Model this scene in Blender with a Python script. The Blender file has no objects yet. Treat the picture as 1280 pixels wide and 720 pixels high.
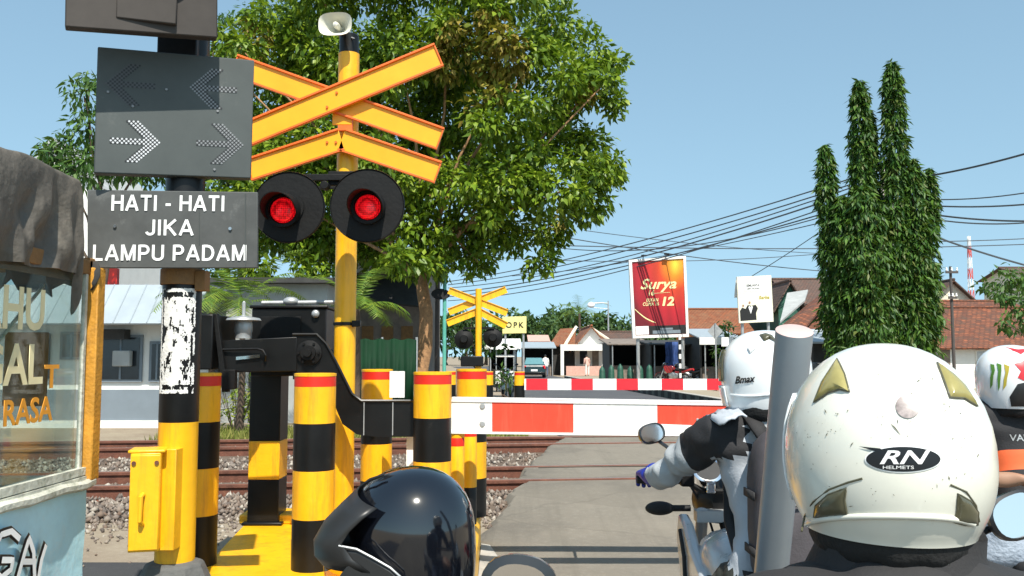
import bpy, bmesh, math, random
import numpy as np
from mathutils import Vector, Matrix, Euler, noise

SC = bpy.context.scene
COL = SC.collection
RND = random.Random(11)
NPR = np.random.default_rng(5)
rad = math.radians

# ------------------------------------------------------------------ camera
F = 1100.0
CAMZ = 1.55
TH = math.atan(85.0 / F)
cam_d = bpy.data.cameras.new("camera")
cam_d.sensor_width = 36.0
cam_d.lens = 36.0 * F / 1280.0
cam_d.clip_start = 0.05
cam_d.clip_end = 3000
cam = bpy.data.objects.new("camera", cam_d)
COL.objects.link(cam)
cam.location = (0, 0, CAMZ)
cam.rotation_euler = (rad(90) + TH, 0, 0)
SC.camera = cam


def P(px, py, Y):
    """a point of the street: bearing and height as surveyed from the photo, distance Y"""
    a = (px - 640.0) / F
    b = (360.0 - py) / F
    s = Y / (math.cos(TH) - b * math.sin(TH))
    return Vector((a * s, Y, CAMZ + s * (math.sin(TH) + b * math.cos(TH))))


# ------------------------------------------------------------------ light
ELEV, AZ = rad(54), rad(14)
SUN = Vector((math.cos(ELEV) * math.sin(AZ), -math.cos(ELEV) * math.cos(AZ), math.sin(ELEV)))
w = bpy.data.worlds.new("World")
SC.world = w
w.use_nodes = True
nt = w.node_tree
bg = nt.nodes["Background"]
sky = nt.nodes.new("ShaderNodeTexSky")
sky.sky_type = 'NISHITA'
sky.sun_disc = False
sky.sun_elevation = ELEV
sky.sun_rotation = rad(180) - AZ
sky.air_density = 1.1
sky.dust_density = .5
sky.ozone_density = .7
tcw = nt.nodes.new("ShaderNodeTexCoord")
sep = nt.nodes.new("ShaderNodeSeparateXYZ")
nt.links.new(tcw.outputs['Generated'], sep.inputs[0])
zz_ = nt.nodes.new("ShaderNodeMath")
zz_.operation = 'MULTIPLY_ADD'
zz_.use_clamp = True
zz_.inputs[1].default_value = .62
zz_.inputs[2].default_value = .24
nt.links.new(sep.outputs[2], zz_.inputs[0])
cmb = nt.nodes.new("ShaderNodeCombineXYZ")
for i_ in (0, 1):
    nt.links.new(sep.outputs[i_], cmb.inputs[i_])
nt.links.new(zz_.outputs[0], cmb.inputs[2])
nrm = nt.nodes.new("ShaderNodeVectorMath")
nrm.operation = 'NORMALIZE'
nt.links.new(cmb.outputs[0], nrm.inputs[0])
nt.links.new(nrm.outputs[0], sky.inputs[0])
tint = nt.nodes.new("ShaderNodeMix")
tint.data_type = 'RGBA'
tint.blend_type = 'MULTIPLY'
tint.inputs['Factor'].default_value = 1
tint.inputs['B'].default_value = (1.02, 1.08, .91, 1)
nt.links.new(sky.outputs[0], tint.inputs['A'])
nt.links.new(tint.outputs['Result'], bg.inputs[0])
bg.inputs[1].default_value = 0.142
sl = bpy.data.lights.new("sun", 'SUN')
sl.energy = 4.6
sl.angle = rad(0.5)
sl.color = (1.0, 0.95, 0.86)
so = bpy.data.objects.new("sun", sl)
COL.objects.link(so)
so.location = SUN * 60
so.rotation_euler = (-SUN).to_track_quat('-Z', 'Y').to_euler()
vs = SC.view_settings
vs.view_transform = 'Standard'
vs.look = 'None'
vs.exposure = 0.6
vs.gamma = 1.0
vs.use_curve_mapping = False
SC.cycles.use_denoising = True
SC.cycles.max_bounces = 8
SC.cycles.transparent_max_bounces = 16

# ------------------------------------------------------------------ materials
MATS = {}


def _bsdf(m):
    return m.node_tree.nodes["Principled BSDF"]


def mat(name, col, rough=.6, metal=0., var=.12, vs=6., bump=0., bs=40., dirt=None, damt=.3, ds=5.,
        coat=0., spec=.5, emit=0., streak=None):
    """painted / worn surface: base colour with soft variation, dirt blotches of their own shape and a fine bump"""
    m = bpy.data.materials.new(name)
    MATS[name] = m
    m.use_nodes = True
    t = m.node_tree
    N, L = t.nodes, t.links
    b = _bsdf(m)
    tc = N.new("ShaderNodeTexCoord")
    n1 = N.new("ShaderNodeTexNoise")
    n1.inputs['Scale'].default_value = vs
    n1.inputs['Detail'].default_value = 6
    n1.inputs['Roughness'].default_value = .65
    L.new(tc.outputs['Object'], n1.inputs['Vector'])
    mx = N.new("ShaderNodeMix")
    mx.data_type = 'RGBA'
    rmp = N.new("ShaderNodeMapRange")
    rmp.inputs[1].default_value = .3
    rmp.inputs[2].default_value = .7
    L.new(n1.outputs['Fac'], rmp.inputs[0])
    L.new(rmp.outputs[0], mx.inputs['Factor'])
    lo = [max(0, c * (1 - var)) for c in col]
    hi = [min(1, c * (1 + var)) for c in col]
    mx.inputs['A'].default_value = (*lo, 1)
    mx.inputs['B'].default_value = (*hi, 1)
    out = mx.outputs['Result']
    if dirt is not None:
        n2 = N.new("ShaderNodeTexNoise")
        n2.inputs['Scale'].default_value = ds
        n2.inputs['Detail'].default_value = 9
        n2.inputs['Roughness'].default_value = .72
        L.new(tc.outputs['Object'], n2.inputs['Vector'])
        r2 = N.new("ShaderNodeMapRange")
        r2.inputs[1].default_value = .66 - damt * .4
        r2.inputs[2].default_value = .74 - damt * .1
        r2.inputs[4].default_value = min(1, .35 + damt)
        L.new(n2.outputs['Fac'], r2.inputs[0])
        m2 = N.new("ShaderNodeMix")
        m2.data_type = 'RGBA'
        L.new(r2.outputs[0], m2.inputs['Factor'])
        L.new(out, m2.inputs['A'])
        m2.inputs['B'].default_value = (*dirt, 1)
        out = m2.outputs['Result']
    if streak is not None:
        mp = N.new("ShaderNodeMapping")
        mp.inputs['Scale'].default_value = (16, 16, 1.6)
        L.new(tc.outputs['Object'], mp.inputs[0])
        n4 = N.new("ShaderNodeTexNoise")
        n4.inputs['Scale'].default_value = 1.0
        n4.inputs['Detail'].default_value = 7
        n4.inputs['Roughness'].default_value = .7
        L.new(mp.outputs[0], n4.inputs['Vector'])
        r4 = N.new("ShaderNodeMapRange")
        r4.inputs[1].default_value = .50
        r4.inputs[2].default_value = .72
        r4.inputs[4].default_value = streak[3]
        L.new(n4.outputs['Fac'], r4.inputs[0])
        m4 = N.new("ShaderNodeMix")
        m4.data_type = 'RGBA'
        L.new(r4.outputs[0], m4.inputs['Factor'])
        L.new(out, m4.inputs['A'])
        m4.inputs['B'].default_value = (*streak[:3], 1)
        out = m4.outputs['Result']
        n5 = N.new("ShaderNodeTexNoise")
        n5.inputs['Scale'].default_value = 34
        n5.inputs['Detail'].default_value = 8
        n5.inputs['Roughness'].default_value = .8
        L.new(tc.outputs['Object'], n5.inputs['Vector'])
        r5 = N.new("ShaderNodeMapRange")
        r5.inputs[1].default_value = .68
        r5.inputs[2].default_value = .70
        r5.inputs[4].default_value = .8
        L.new(n5.outputs['Fac'], r5.inputs[0])
        m5 = N.new("ShaderNodeMix")
        m5.data_type = 'RGBA'
        L.new(r5.outputs[0], m5.inputs['Factor'])
        L.new(out, m5.inputs['A'])
        m5.inputs['B'].default_value = (*[c_ * .35 for c_ in streak[:3]], 1)
        out = m5.outputs['Result']
    L.new(out, b.inputs['Base Color'])
    b.inputs['Metallic'].default_value = metal
    b.inputs['Specular IOR Level'].default_value = spec
    b.inputs['Coat Weight'].default_value = coat
    b.inputs['Coat Roughness'].default_value = .08
    rr = N.new("ShaderNodeMapRange")
    rr.inputs[3].default_value = max(0.02, rough - .1)
    rr.inputs[4].default_value = min(1, rough + .1)
    L.new(n1.outputs['Fac'], rr.inputs[0])
    L.new(rr.outputs[0], b.inputs['Roughness'])
    if bump > 0:
        n3 = N.new("ShaderNodeTexNoise")
        n3.inputs['Scale'].default_value = bs
        n3.inputs['Detail'].default_value = 5
        L.new(tc.outputs['Object'], n3.inputs['Vector'])
        bp = N.new("ShaderNodeBump")
        bp.inputs['Strength'].default_value = bump
        bp.inputs['Distance'].default_value = .02
        L.new(n3.outputs['Fac'], bp.inputs['Height'])
        L.new(bp.outputs[0], b.inputs['Normal'])
    if emit > 0:
        b.inputs['Emission Color'].default_value = (*col, 1)
        b.inputs['Emission Strength'].default_value = emit
    return m


def island_mat(name, cols, rough=.8, trans=0., bump=0.):
    """per-piece colour (each leaf or stone its own tone), optional light through leaves"""
    m = bpy.data.materials.new(name)
    MATS[name] = m
    m.use_nodes = True
    t = m.node_tree
    N, L = t.nodes, t.links
    b = _bsdf(m)
    g = N.new("ShaderNodeNewGeometry")
    r = N.new("ShaderNodeValToRGB")
    els = r.color_ramp.elements
    n = len(cols)
    els[0].position = 0
    els[0].color = (*cols[0], 1)
    els[1].position = 1
    els[1].color = (*cols[-1], 1)
    for i in range(1, n - 1):
        e = els.new(i / (n - 1))
        e.color = (*cols[i], 1)
    L.new(g.outputs['Random Per Island'], r.inputs[0])
    L.new(r.outputs[0], b.inputs['Base Color'])
    b.inputs['Roughness'].default_value = rough
    b.inputs['Specular IOR Level'].default_value = .35
    if trans > 0:
        tr = N.new("ShaderNodeBsdfTranslucent")
        hs = N.new("ShaderNodeMix")
        hs.data_type = 'RGBA'
        hs.inputs['Factor'].default_value = .5
        L.new(r.outputs[0], hs.inputs['A'])
        hs.inputs['B'].default_value = (.16, .26, .01, 1)
        L.new(hs.outputs['Result'], tr.inputs[0])
        ms = N.new("ShaderNodeMixShader")
        ms.inputs[0].default_value = trans
        L.new(b.outputs[0], ms.inputs[1])
        L.new(tr.outputs[0], ms.inputs[2])
        L.new(ms.outputs[0], N["Material Output"].inputs[0])
    return m


def tile_mat(name, c1, c2, c3, sc=9.0, axis='X'):
    """clay roof tiles: rows and columns with random tile tones and moss"""
    m = bpy.data.materials.new(name)
    MATS[name] = m
    m.use_nodes = True
    t = m.node_tree
    N, L = t.nodes, t.links
    b = _bsdf(m)
    uv = N.new("ShaderNodeUVMap")
    br = N.new("ShaderNodeTexBrick")
    br.offset = 0.5
    br.inputs['Color1'].default_value = (*c1, 1)
    br.inputs['Color2'].default_value = (*c2, 1)
    br.inputs['Mortar'].default_value = (*[c * .35 for c in c1], 1)
    br.inputs['Scale'].default_value = 1.0
    br.inputs['Mortar Size'].default_value = .025
    br.inputs['Bias'].default_value = 0
    br.inputs['Brick Width'].default_value = .24
    br.inputs['Row Height'].default_value = .22
    L.new(uv.outputs[0], br.inputs['Vector'])
    n = N.new("ShaderNodeTexNoise")
    n.inputs['Scale'].default_value = 1.5
    n.inputs['Detail'].default_value = 10
    n.inputs['Roughness'].default_value = .82
    L.new(uv.outputs[0], n.inputs['Vector'])
    r = N.new("ShaderNodeMapRange")
    r.inputs[1].default_value = .44
    r.inputs[2].default_value = .60
    r.inputs[4].default_value = .85
    L.new(n.outputs['Fac'], r.inputs[0])
    mx = N.new("ShaderNodeMix")
    mx.data_type = 'RGBA'
    L.new(r.outputs[0], mx.inputs['Factor'])
    L.new(br.outputs['Color'], mx.inputs['A'])
    mx.inputs['B'].default_value = (*c3, 1)
    L.new(mx.outputs['Result'], b.inputs['Base Color'])
    b.inputs['Roughness'].default_value = .85
    bp = N.new("ShaderNodeBump")
    bp.inputs['Strength'].default_value = .6
    bp.inputs['Distance'].default_value = .05
    L.new(br.outputs['Fac'], bp.inputs['Height'])
    bp.invert = True
    L.new(bp.outputs[0], b.inputs['Normal'])
    return m


def glass_mat(name, tint, clear=.8, rough=.03):
    m = bpy.data.materials.new(name)
    MATS[name] = m
    m.use_nodes = True
    t = m.node_tree
    N, L = t.nodes, t.links
    N.remove(_bsdf(m))
    tr = N.new("ShaderNodeBsdfTransparent")
    tr.inputs[0].default_value = (*tint, 1)
    gl = N.new("ShaderNodeBsdfGlossy")
    gl.inputs['Roughness'].default_value = rough
    df = N.new("ShaderNodeBsdfDiffuse")
    df.inputs[0].default_value = (.5, .52, .48, 1)
    lwf = N.new("ShaderNodeLayerWeight")
    lwf.inputs[0].default_value = .5
    lw_ = N.new("ShaderNodeMath")
    lw_.operation = 'POWER'
    lw_.inputs[1].default_value = 4.5
    L.new(lwf.outputs['Facing'], lw_.inputs[0])
    lw = N.new("ShaderNodeMath")
    lw.operation = 'MULTIPLY_ADD'
    lw.inputs[1].default_value = .55
    lw.inputs[2].default_value = .03
    L.new(lw_.outputs[0], lw.inputs[0])
    tc = N.new("ShaderNodeTexCoord")
    no = N.new("ShaderNodeTexNoise")
    no.inputs['Scale'].default_value = 2.2
    no.inputs['Detail'].default_value = 7
    L.new(tc.outputs['Object'], no.inputs['Vector'])
    mr = N.new("ShaderNodeMapRange")
    mr.inputs[1].default_value = .35
    mr.inputs[2].default_value = .8
    mr.inputs[4].default_value = 1 - clear
    L.new(no.outputs['Fac'], mr.inputs[0])
    m1 = N.new("ShaderNodeMixShader")
    L.new(mr.outputs[0], m1.inputs[0])
    L.new(tr.outputs[0], m1.inputs[1])
    L.new(df.outputs[0], m1.inputs[2])
    m2 = N.new("ShaderNodeMixShader")
    L.new(lw.outputs[0], m2.inputs[0])
    L.new(m1.outputs[0], m2.inputs[1])
    L.new(gl.outputs[0], m2.inputs[2])
    L.new(m2.outputs[0], N["Material Output"].inputs[0])
    return m


# ------------------------------------------------------------------ mesh helpers
def world_loc(o):
    v = Vector((0, 0, 0))
    while o is not None:
        v += o.location
        o = o.parent
    return v


class MB:
    """collects shapes (world or local metres) and links them as ONE mesh object"""

    def __init__(self):
        self.bm = bmesh.new()

    def _f(self, vs, mi):
        try:
            f = self.bm.faces.new(vs)
            f.material_index = mi
            return f
        except ValueError:
            return None

    def box(self, c, s, rot=None, mi=0, top=1.0):
        c = Vector(c)
        M = rot.to_matrix() if isinstance(rot, Euler) else (rot or Matrix.Identity(3))
        v = []
        for z in (-.5, .5):
            k = top if z > 0 else 1.0
            for x, y in ((-.5, -.5), (.5, -.5), (.5, .5), (-.5, .5)):
                v.append(self.bm.verts.new(c + M @ Vector((x * s[0] * k, y * s[1] * k, z * s[2]))))
        for q in ((3, 2, 1, 0), (4, 5, 6, 7), (0, 1, 5, 4), (1, 2, 6, 5), (2, 3, 7, 6), (3, 0, 4, 7)):
            self._f([v[i] for i in q], mi)
        return self

    def slab(self, quad, t, mi=0):
        """quad: 4 points (front face, counter-clockwise seen from the front), thickness t away from the front"""
        q = [Vector(p) for p in quad]
        n = (q[1] - q[0]).cross(q[3] - q[0]).normalized()
        a = [self.bm.verts.new(p) for p in q]
        b = [self.bm.verts.new(p - n * t) for p in q]
        self._f(a, mi)
        self._f(b[::-1], mi)
        for i in range(4):
            j = (i + 1) % 4
            self._f([a[j], a[i], b[i], b[j]], mi)
        return self

    def prism(self, pts, M, d0, d1, mi=0):
        """pts: outline (x,z) in the local plane, extruded along local y from d0 to d1, M = 4x4"""
        ar = sum(pts[i][0] * pts[(i + 1) % len(pts)][1] - pts[(i + 1) % len(pts)][0] * pts[i][1] for i in range(len(pts)))
        if ar < 0:
            pts = pts[::-1]
        a = [self.bm.verts.new(M @ Vector((x, d0, z))) for x, z in pts]
        b = [self.bm.verts.new(M @ Vector((x, d1, z))) for x, z in pts]
        self._f(a, mi)
        self._f(b[::-1], mi)
        n = len(pts)
        for i in range(n):
            j = (i + 1) % n
            self._f([a[j], a[i], b[i], b[j]], mi)
        return self

    def ring(self, c, ax, r, n, ry=None, ref=None):
        ax = Vector(ax).normalized()
        ref = Vector(ref) if ref else (Vector((0, 0, 1)) if abs(ax.z) < .9 else Vector((1, 0, 0)))
        u = ref.cross(ax).normalized()
        v = ax.cross(u)
        ry = r if ry is None else ry
        return [self.bm.verts.new(Vector(c) + u * (math.cos(2 * math.pi * i / n) * r) + v * (math.sin(2 * math.pi * i / n) * ry)) for i in range(n)]

    def bridge(self, A, B, mi=0):
        n = len(A)
        for i in range(n):
            j = (i + 1) % n
            self._f([A[i], A[j], B[j], B[i]], mi)

    def cyl(self, p0, p1, r0, r1=None, n=16, mi=0, caps=True):
        p0, p1 = Vector(p0), Vector(p1)
        r1 = r0 if r1 is None else r1
        ax = p1 - p0
        A = self.ring(p0, ax, r0, n)
        B = self.ring(p1, ax, r1, n)
        self.bridge(A, B, mi)
        if caps:
            self._f(A[::-1], mi)
            self._f(B, mi)
        return self

    def tube(self, pts, r, n=8, mi=0, caps=True, closed=False):
        pts = [Vector(p) for p in pts]
        rs = r if isinstance(r, (list, tuple)) else [r] * len(pts)
        rings = []
        ref = None
        m = len(pts)
        for i in range(m):
            if closed:
                d = pts[(i + 1) % m] - pts[i - 1]
            else:
                d = pts[min(i + 1, m - 1)] - pts[max(i - 1, 0)]
            d.normalize()
            if ref is None:
                ref = Vector((0, 0, 1)) if abs(d.z) < .9 else Vector((1, 0, 0))
            u = ref.cross(d).normalized()
            v = d.cross(u).normalized()
            ref = v
            rings.append([self.bm.verts.new(pts[i] + u * (math.cos(2 * math.pi * k / n) * rs[i]) + v * (math.sin(2 * math.pi * k / n) * rs[i])) for k in range(n)])
        for i in range(m - 1):
            self.bridge(rings[i], rings[i + 1], mi)
        if closed:
            self.bridge(rings[-1], rings[0], mi)
        elif caps:
            self._f(rings[0][::-1], mi)
            self._f(rings[-1], mi)
        return self

    def lathe(self, prof, c, ax=(0, 0, 1), n=24, caps=True, sx=1., sy=1.):
        """prof: list of (r, h, material index of the band above it)"""
        ax = Vector(ax).normalized()
        rings = [self.ring(Vector(c) + ax * p[1], ax, max(p[0], 1e-4) * sx, n, max(p[0], 1e-4) * sy) for p in prof]
        for i in range(len(prof) - 1):
            self.bridge(rings[i], rings[i + 1], prof[i][2] if len(prof[i]) > 2 else 0)
        if caps:
            self._f(rings[0][::-1], prof[0][2] if len(prof[0]) > 2 else 0)
            self._f(rings[-1], prof[-1][2] if len(prof[-1]) > 2 else 0)
        return self

    def ell(self, c, r, rot=None, nu=20, nv=12, mi=0):
        M = rot.to_matrix() if isinstance(rot, Euler) else (rot or Matrix.Identity(3))
        c = Vector(c)
        rings = []
        for j in range(1, nv):
            ph = math.pi * j / nv
            rings.append([self.bm.verts.new(c + M @ Vector((r[0] * math.sin(ph) * math.cos(2 * math.pi * i / nu), r[1] * math.sin(ph) * math.sin(2 * math.pi * i / nu), r[2] * math.cos(ph)))) for i in range(nu)])
        t = self.bm.verts.new(c + M @ Vector((0, 0, r[2])))
        b = self.bm.verts.new(c - M @ Vector((0, 0, r[2])))
        for j in range(len(rings) - 1):
            self.bridge(rings[j + 1], rings[j], mi)
        for i in range(nu):
            k = (i + 1) % nu
            self._f([rings[0][i], rings[0][k], t], mi)
            self._f([rings[-1][k], rings[-1][i], b], mi)
        return self

    def grid(self, rows, mi=0):
        """rows: list of rows of points"""
        V = [[self.bm.verts.new(Vector(p)) for p in r] for r in rows]
        for i in range(len(V) - 1):
            for j in range(len(V[0]) - 1):
                self._f([V[i][j], V[i][j + 1], V[i + 1][j + 1], V[i + 1][j]], mi)
        return self

    def face(self, pts, mi=0):
        self._f([self.bm.verts.new(Vector(p)) for p in pts], mi)
        return self

    def build(self, name, mats, parent=None, loc=None, smooth=35, bevel=0., solid=0., uv=False):
        off = world_loc(parent) if parent is not None else Vector(loc or (0, 0, 0))
        me = bpy.data.meshes.new(name)
        bm = self.bm
        if uv:
            bm.normal_update()
            L = bm.loops.layers.uv.new("UVMap")
            for f in bm.faces:
                n = f.normal
                u = Vector((-n.y, n.x, 0))
                u = u.normalized() if u.length > .05 else Vector((1, 0, 0))
                v = n.cross(u)
                for lp in f.loops:
                    lp[L].uv = (lp.vert.co.dot(u), lp.vert.co.dot(v))
        bm.to_mesh(me)
        bm.free()
        me.transform(Matrix.Translation(-off))
        o = bpy.data.objects.new(name, me)
        COL.objects.link(o)
        for m in (mats if isinstance(mats, (list, tuple)) else [mats]):
            me.materials.append(MATS[m] if isinstance(m, str) else m)
        if parent is not None:
            o.parent = parent
        else:
            o.location = off
        if smooth:
            me.shade_smooth()
            me.set_sharp_from_angle(angle=rad(smooth))
        if solid:
            sm = o.modifiers.new("thickness", 'SOLIDIFY')
            sm.thickness = solid
            sm.offset = -1
        if bevel:
            bv = o.modifiers.new("soft_edges", 'BEVEL')
            bv.width = bevel
            bv.segments = 2
            bv.limit_method = 'ANGLE'
            bv.angle_limit = rad(40)
            bv.harden_normals = False
        return o


def raw_mesh(name, verts, faces, mats, parent=None, loc=None, mis=None, smooth=False):
    off = world_loc(parent) if parent is not None else Vector(loc or (0, 0, 0))
    me = bpy.data.meshes.new(name)
    verts = np.asarray(verts, dtype=np.float32) - np.array(off, dtype=np.float32)
    faces = np.asarray(faces, dtype=np.int32)
    k = faces.shape[1]
    me.vertices.add(len(verts))
    me.vertices.foreach_set("co", verts.ravel())
    me.loops.add(faces.size)
    me.loops.foreach_set("vertex_index", faces.ravel())
    me.polygons.add(len(faces))
    me.polygons.foreach_set("loop_start", np.arange(0, faces.size, k, dtype=np.int32))
    if mis is not None:
        me.polygons.foreach_set("material_index", np.asarray(mis, dtype=np.int32))
    me.update(calc_edges=True)
    o = bpy.data.objects.new(name, me)
    COL.objects.link(o)
    for m in (mats if isinstance(mats, (list, tuple)) else [mats]):
        me.materials.append(MATS[m] if isinstance(m, str) else m)
    if parent is not None:
        o.parent = parent
    else:
        o.location = off
    if smooth:
        me.shade_smooth()
    return o


def tag(o, label=None, cat=None, group=None, kind=None):
    if label:
        o["label"] = label
    if cat:
        o["category"] = cat
    if group:
        o["group"] = group
    if kind:
        o["kind"] = kind
    return o


def thing(name, loc, label, cat, group=None):
    o = bpy.data.objects.new(name, None)
    o.empty_display_size = .2
    COL.objects.link(o)
    o.location = loc
    return tag(o, label, cat, group)


def copy_tree(o, parent=None):
    c = o.copy()
    COL.objects.link(c)
    if parent is not None:
        c.parent = parent
    for ch in list(o.children):
        copy_tree(ch, c)
    return c


CAPH = .682


def text(s, h, M, m, parent, name="lettering", ext=.002, bold=0., width=None, shear=0., align='CENTER', space=1., proj=None, sub=0):
    """flat raised lettering; h = cap height; M: 4x4, local x right, y up, z towards the reader"""
    cu = bpy.data.curves.new(name, 'FONT')
    cu.body = s
    cu.size = 1.0
    cu.align_x = align
    cu.align_y = 'TOP_BASELINE'
    cu.extrude = 0 if proj else 0.5
    cu.offset = bold
    cu.shear = shear
    cu.space_character = space
    cu.resolution_u = 3
    ob = bpy.data.objects.new(name, cu)
    COL.objects.link(ob)
    dg = bpy.context.evaluated_depsgraph_get()
    me = bpy.data.meshes.new_from_object(ob.evaluated_get(dg))
    bpy.data.objects.remove(ob)
    xs = [v.co.x for v in me.vertices]
    ys = [v.co.y for v in me.vertices]
    cx, cy = (min(xs) + max(xs)) / 2, (min(ys) + max(ys)) / 2
    if align == 'LEFT':
        cx = min(xs)
    if align == 'RIGHT':
        cx = max(xs)
    cy = CAPH / 2
    sy = h / CAPH
    sx = width / (max(xs) - min(xs)) if width else sy
    off = world_loc(parent) if parent is not None else Vector((0, 0, 0))
    if proj:
        bm = bmesh.new()
        bm.from_mesh(me)
        bmesh.ops.triangulate(bm, faces=bm.faces)
        if sub:
            bmesh.ops.subdivide_edges(bm, edges=bm.edges, cuts=sub, use_grid_fill=True)
        bm.to_mesh(me)
        bm.free()
    for v in me.vertices:
        p = Vector(((v.co.x - cx) * sx, (v.co.y - cy) * sy, v.co.z * 2 * ext))
        v.co = (proj(p) if proj else M @ p) - off
    me.name = name
    me.materials.clear()
    me.materials.append(MATS[m])
    o = bpy.data.objects.new(name, me)
    COL.objects.link(o)
    o.parent = parent
    return o


def frame(o, x, up):
    """4x4 with origin o, local x along x, local y along up, local z = towards the reader"""
    x = Vector(x).normalized()
    z = x.cross(Vector(up)).normalized()
    y = z.cross(x)
    return Matrix.Translation(Vector(o)) @ Matrix((x, y, z)).transposed().to_4x4()


# ------------------------------------------------------------------ palette
mat("safety_yellow", (.85, .43, .006), .4, var=.10, vs=4, dirt=(.38, .2, .03), damt=.10, ds=7, bump=.10, bs=25, streak=(.46, .21, .02, .75))
mat("sign_yellow", (.87, .36, .006), .38, var=.07, vs=5, dirt=(.5, .2, .02), damt=.08, ds=6)
mat("sign_edge", (.75, .13, .01), .45)
mat("gloss_black", (.006, .006, .006), .38, var=.3, dirt=(.04, .035, .03), damt=.10, ds=9, spec=.3)
mat("dull_black", (.005, .005, .005), .6, var=.35, vs=12, dirt=(.03, .027, .024), damt=.08, ds=8, bump=.1, spec=.25)
mat("red_paint", (.62, .02, .008), .45, var=.1)
mat("boom_white", (.82, .81, .78), .4, var=.05, dirt=(.45, .42, .36), damt=.06, ds=4, streak=(.55, .50, .42, .35))
mat("boom_red", (.74, .06, .028), .4, var=.08, dirt=(.6, .2, .1), damt=.06, ds=4, streak=(.62, .16, .09, .4))
mat("boom_red_deep", (.62, .02, .03), .4, var=.08)
mat("panel_grey", (.075, .085, .083), .55, spec=.15, var=.12, vs=3, dirt=(.16, .16, .15), damt=.12, ds=3)
mat("panel_worn", (.085, .088, .085), .55, spec=.2, var=.25, vs=4, dirt=(.2, .2, .19), damt=.2, ds=5)
mat("box_brown", (.055, .048, .043), .55, spec=.15, var=.2, vs=3)
mat("letter_white", (.8, .8, .78), .5, var=.05)
mat("dot_white", (.52, .53, .54), .4)
mat("dot_shaded", (.06, .062, .065), .5)  # darker copy of the grey dots, signal head's shadow painted into one arrow
mat("dot_grey", (.20, .205, .21), .4)
mat("dot_dark", (.012, .013, .014), .5)
mat("lens_red", (.9, .006, .012), .3, var=.4, vs=120, emit=.45)
mat("paper_torn", (.66, .65, .62), .8, var=.15, vs=20)
mat("wood_brown", (.22, .11, .035), .75, var=.3, vs=10, bump=.2, bs=60)
mat("post_ochre", (.52, .24, .025), .6, var=.25, vs=9, dirt=(.2, .11, .04), damt=.3, ds=8, bump=.25, bs=50)
mat("tarp", (.105, .092, .075), .62, var=.3, vs=5, bump=.7, bs=14, dirt=(.19, .165, .13), damt=.35, ds=6, streak=(.05, .043, .035, .6))
mat("stall_blue", (.46, .73, .80), .6, var=.12, vs=4, dirt=(.6, .68, .68), damt=.3, ds=6, bump=.15, bs=25)
mat("stall_trim", (.50, .50, .42), .7, var=.3, vs=12, dirt=(.12, .14, .08), damt=.35, ds=14, bump=.3, bs=40)
mat("cream_letter", (.82, .70, .40), .6)
mat("orange_letter", (.75, .30, .02), .6)
mat("ink_black", (.008, .008, .008), .6)
mat("concrete_dark", (.10, .10, .095), .85, var=.25, bump=.4, bs=30)
mat("concrete", (.36, .34, .30), .85, var=.2, bump=.3, bs=30)
mat("rust", (.125, .045, .026), .8, var=.35, vs=9, dirt=(.25, .115, .06), damt=.25, ds=12, bump=.3, bs=50)
mat("rail_top", (.38, .27, .22), .35, metal=.6, var=.2)
mat("steel", (.5, .5, .5), .3, metal=1)
mat("chrome", (.85, .85, .87), .08, metal=1, var=.03)
mat("galv", (.42, .43, .43), .45, metal=.5, var=.15)
mat("wall_white", (.74, .73, .69), .8, var=.06, vs=2, dirt=(.5, .48, .42), damt=.12, ds=2)
mat("wall_bluegrey", (.17, .205, .235), .75, var=.08, vs=2)
mat("roof_metal", (.30, .345, .375), .5, var=.08, vs=2)
mat("wall_grey", (.34, .35, .34), .8, var=.15, vs=2)
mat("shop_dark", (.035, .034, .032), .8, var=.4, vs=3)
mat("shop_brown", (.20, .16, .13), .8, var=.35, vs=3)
mat("green_tarp", (.003, .026, .010), .7, spec=.15, var=.25, vs=3)
mat("window_dark", (.02, .025, .03), .15, var=.3)
mat("teal_paint", (.10, .38, .30), .5)
mat("orange_wall", (.52, .17, .035), .8, var=.25, vs=3, dirt=(.16, .08, .04), damt=.3, ds=4)
mat("cream_wall", (.68, .62, .48), .8, var=.1)
mat("pink_wall", (.55, .33, .27), .8, var=.15)
mat("bark", (.34, .185, .085), .85, var=.35, vs=12, dirt=(.12, .08, .05), damt=.35, ds=10, bump=.6, bs=25)
mat("bark_dark", (.09, .06, .04), .9, var=.3, bump=.5)
mat("wire", (.06, .07, .08), .6)
mat("pole_wood", (.07, .06, .055), .8)
mat("tower_red", (.6, .1, .08), .6)
mat("pvc", (.25, .28, .30), .3, var=.08, vs=5, dirt=(.3, .33, .34), damt=.15, ds=5)
mat("pvc_end", (.50, .36, .34), .7, var=.1)
mat("rubber", (.014, .014, .014), .75, var=.2)
mat("helmet_white", (.70, .69, .60), .26, var=.06, vs=7, coat=.5, dirt=(.48, .44, .33), damt=.16, ds=9)
mat("helmet_clean", (.78, .80, .80), .22, var=.03, coat=.6)
mat("helmet_black", (.004, .005, .008), .10, var=.2, coat=1.0)
mat("peak_black", (.017, .017, .017), .42, var=.15)
mat("amber_vent", (.30, .26, .09), .25, var=.15, vs=30, coat=.5)
mat("olive_vent", (.085, .08, .045), .3, var=.2, vs=30, coat=.4)
mat("padding", (.010, .010, .010), .85, var=.2, bump=.2, bs=120)
mat("jacket_dark", (.022, .021, .022), .85, var=.2, vs=8, bump=.12, bs=160)
mat("jacket_light", (.40, .43, .47), .8, var=.12, vs=8, bump=.12, bs=160)
mat("jacket_grey", (.36, .38, .39), .8, var=.12, vs=8, bump=.12, bs=160)
mat("jacket_black", (.014, .014, .016), .8, var=.2, bump=.12, bs=160)
mat("jacket_orange", (.72, .12, .03), .7)
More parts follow.
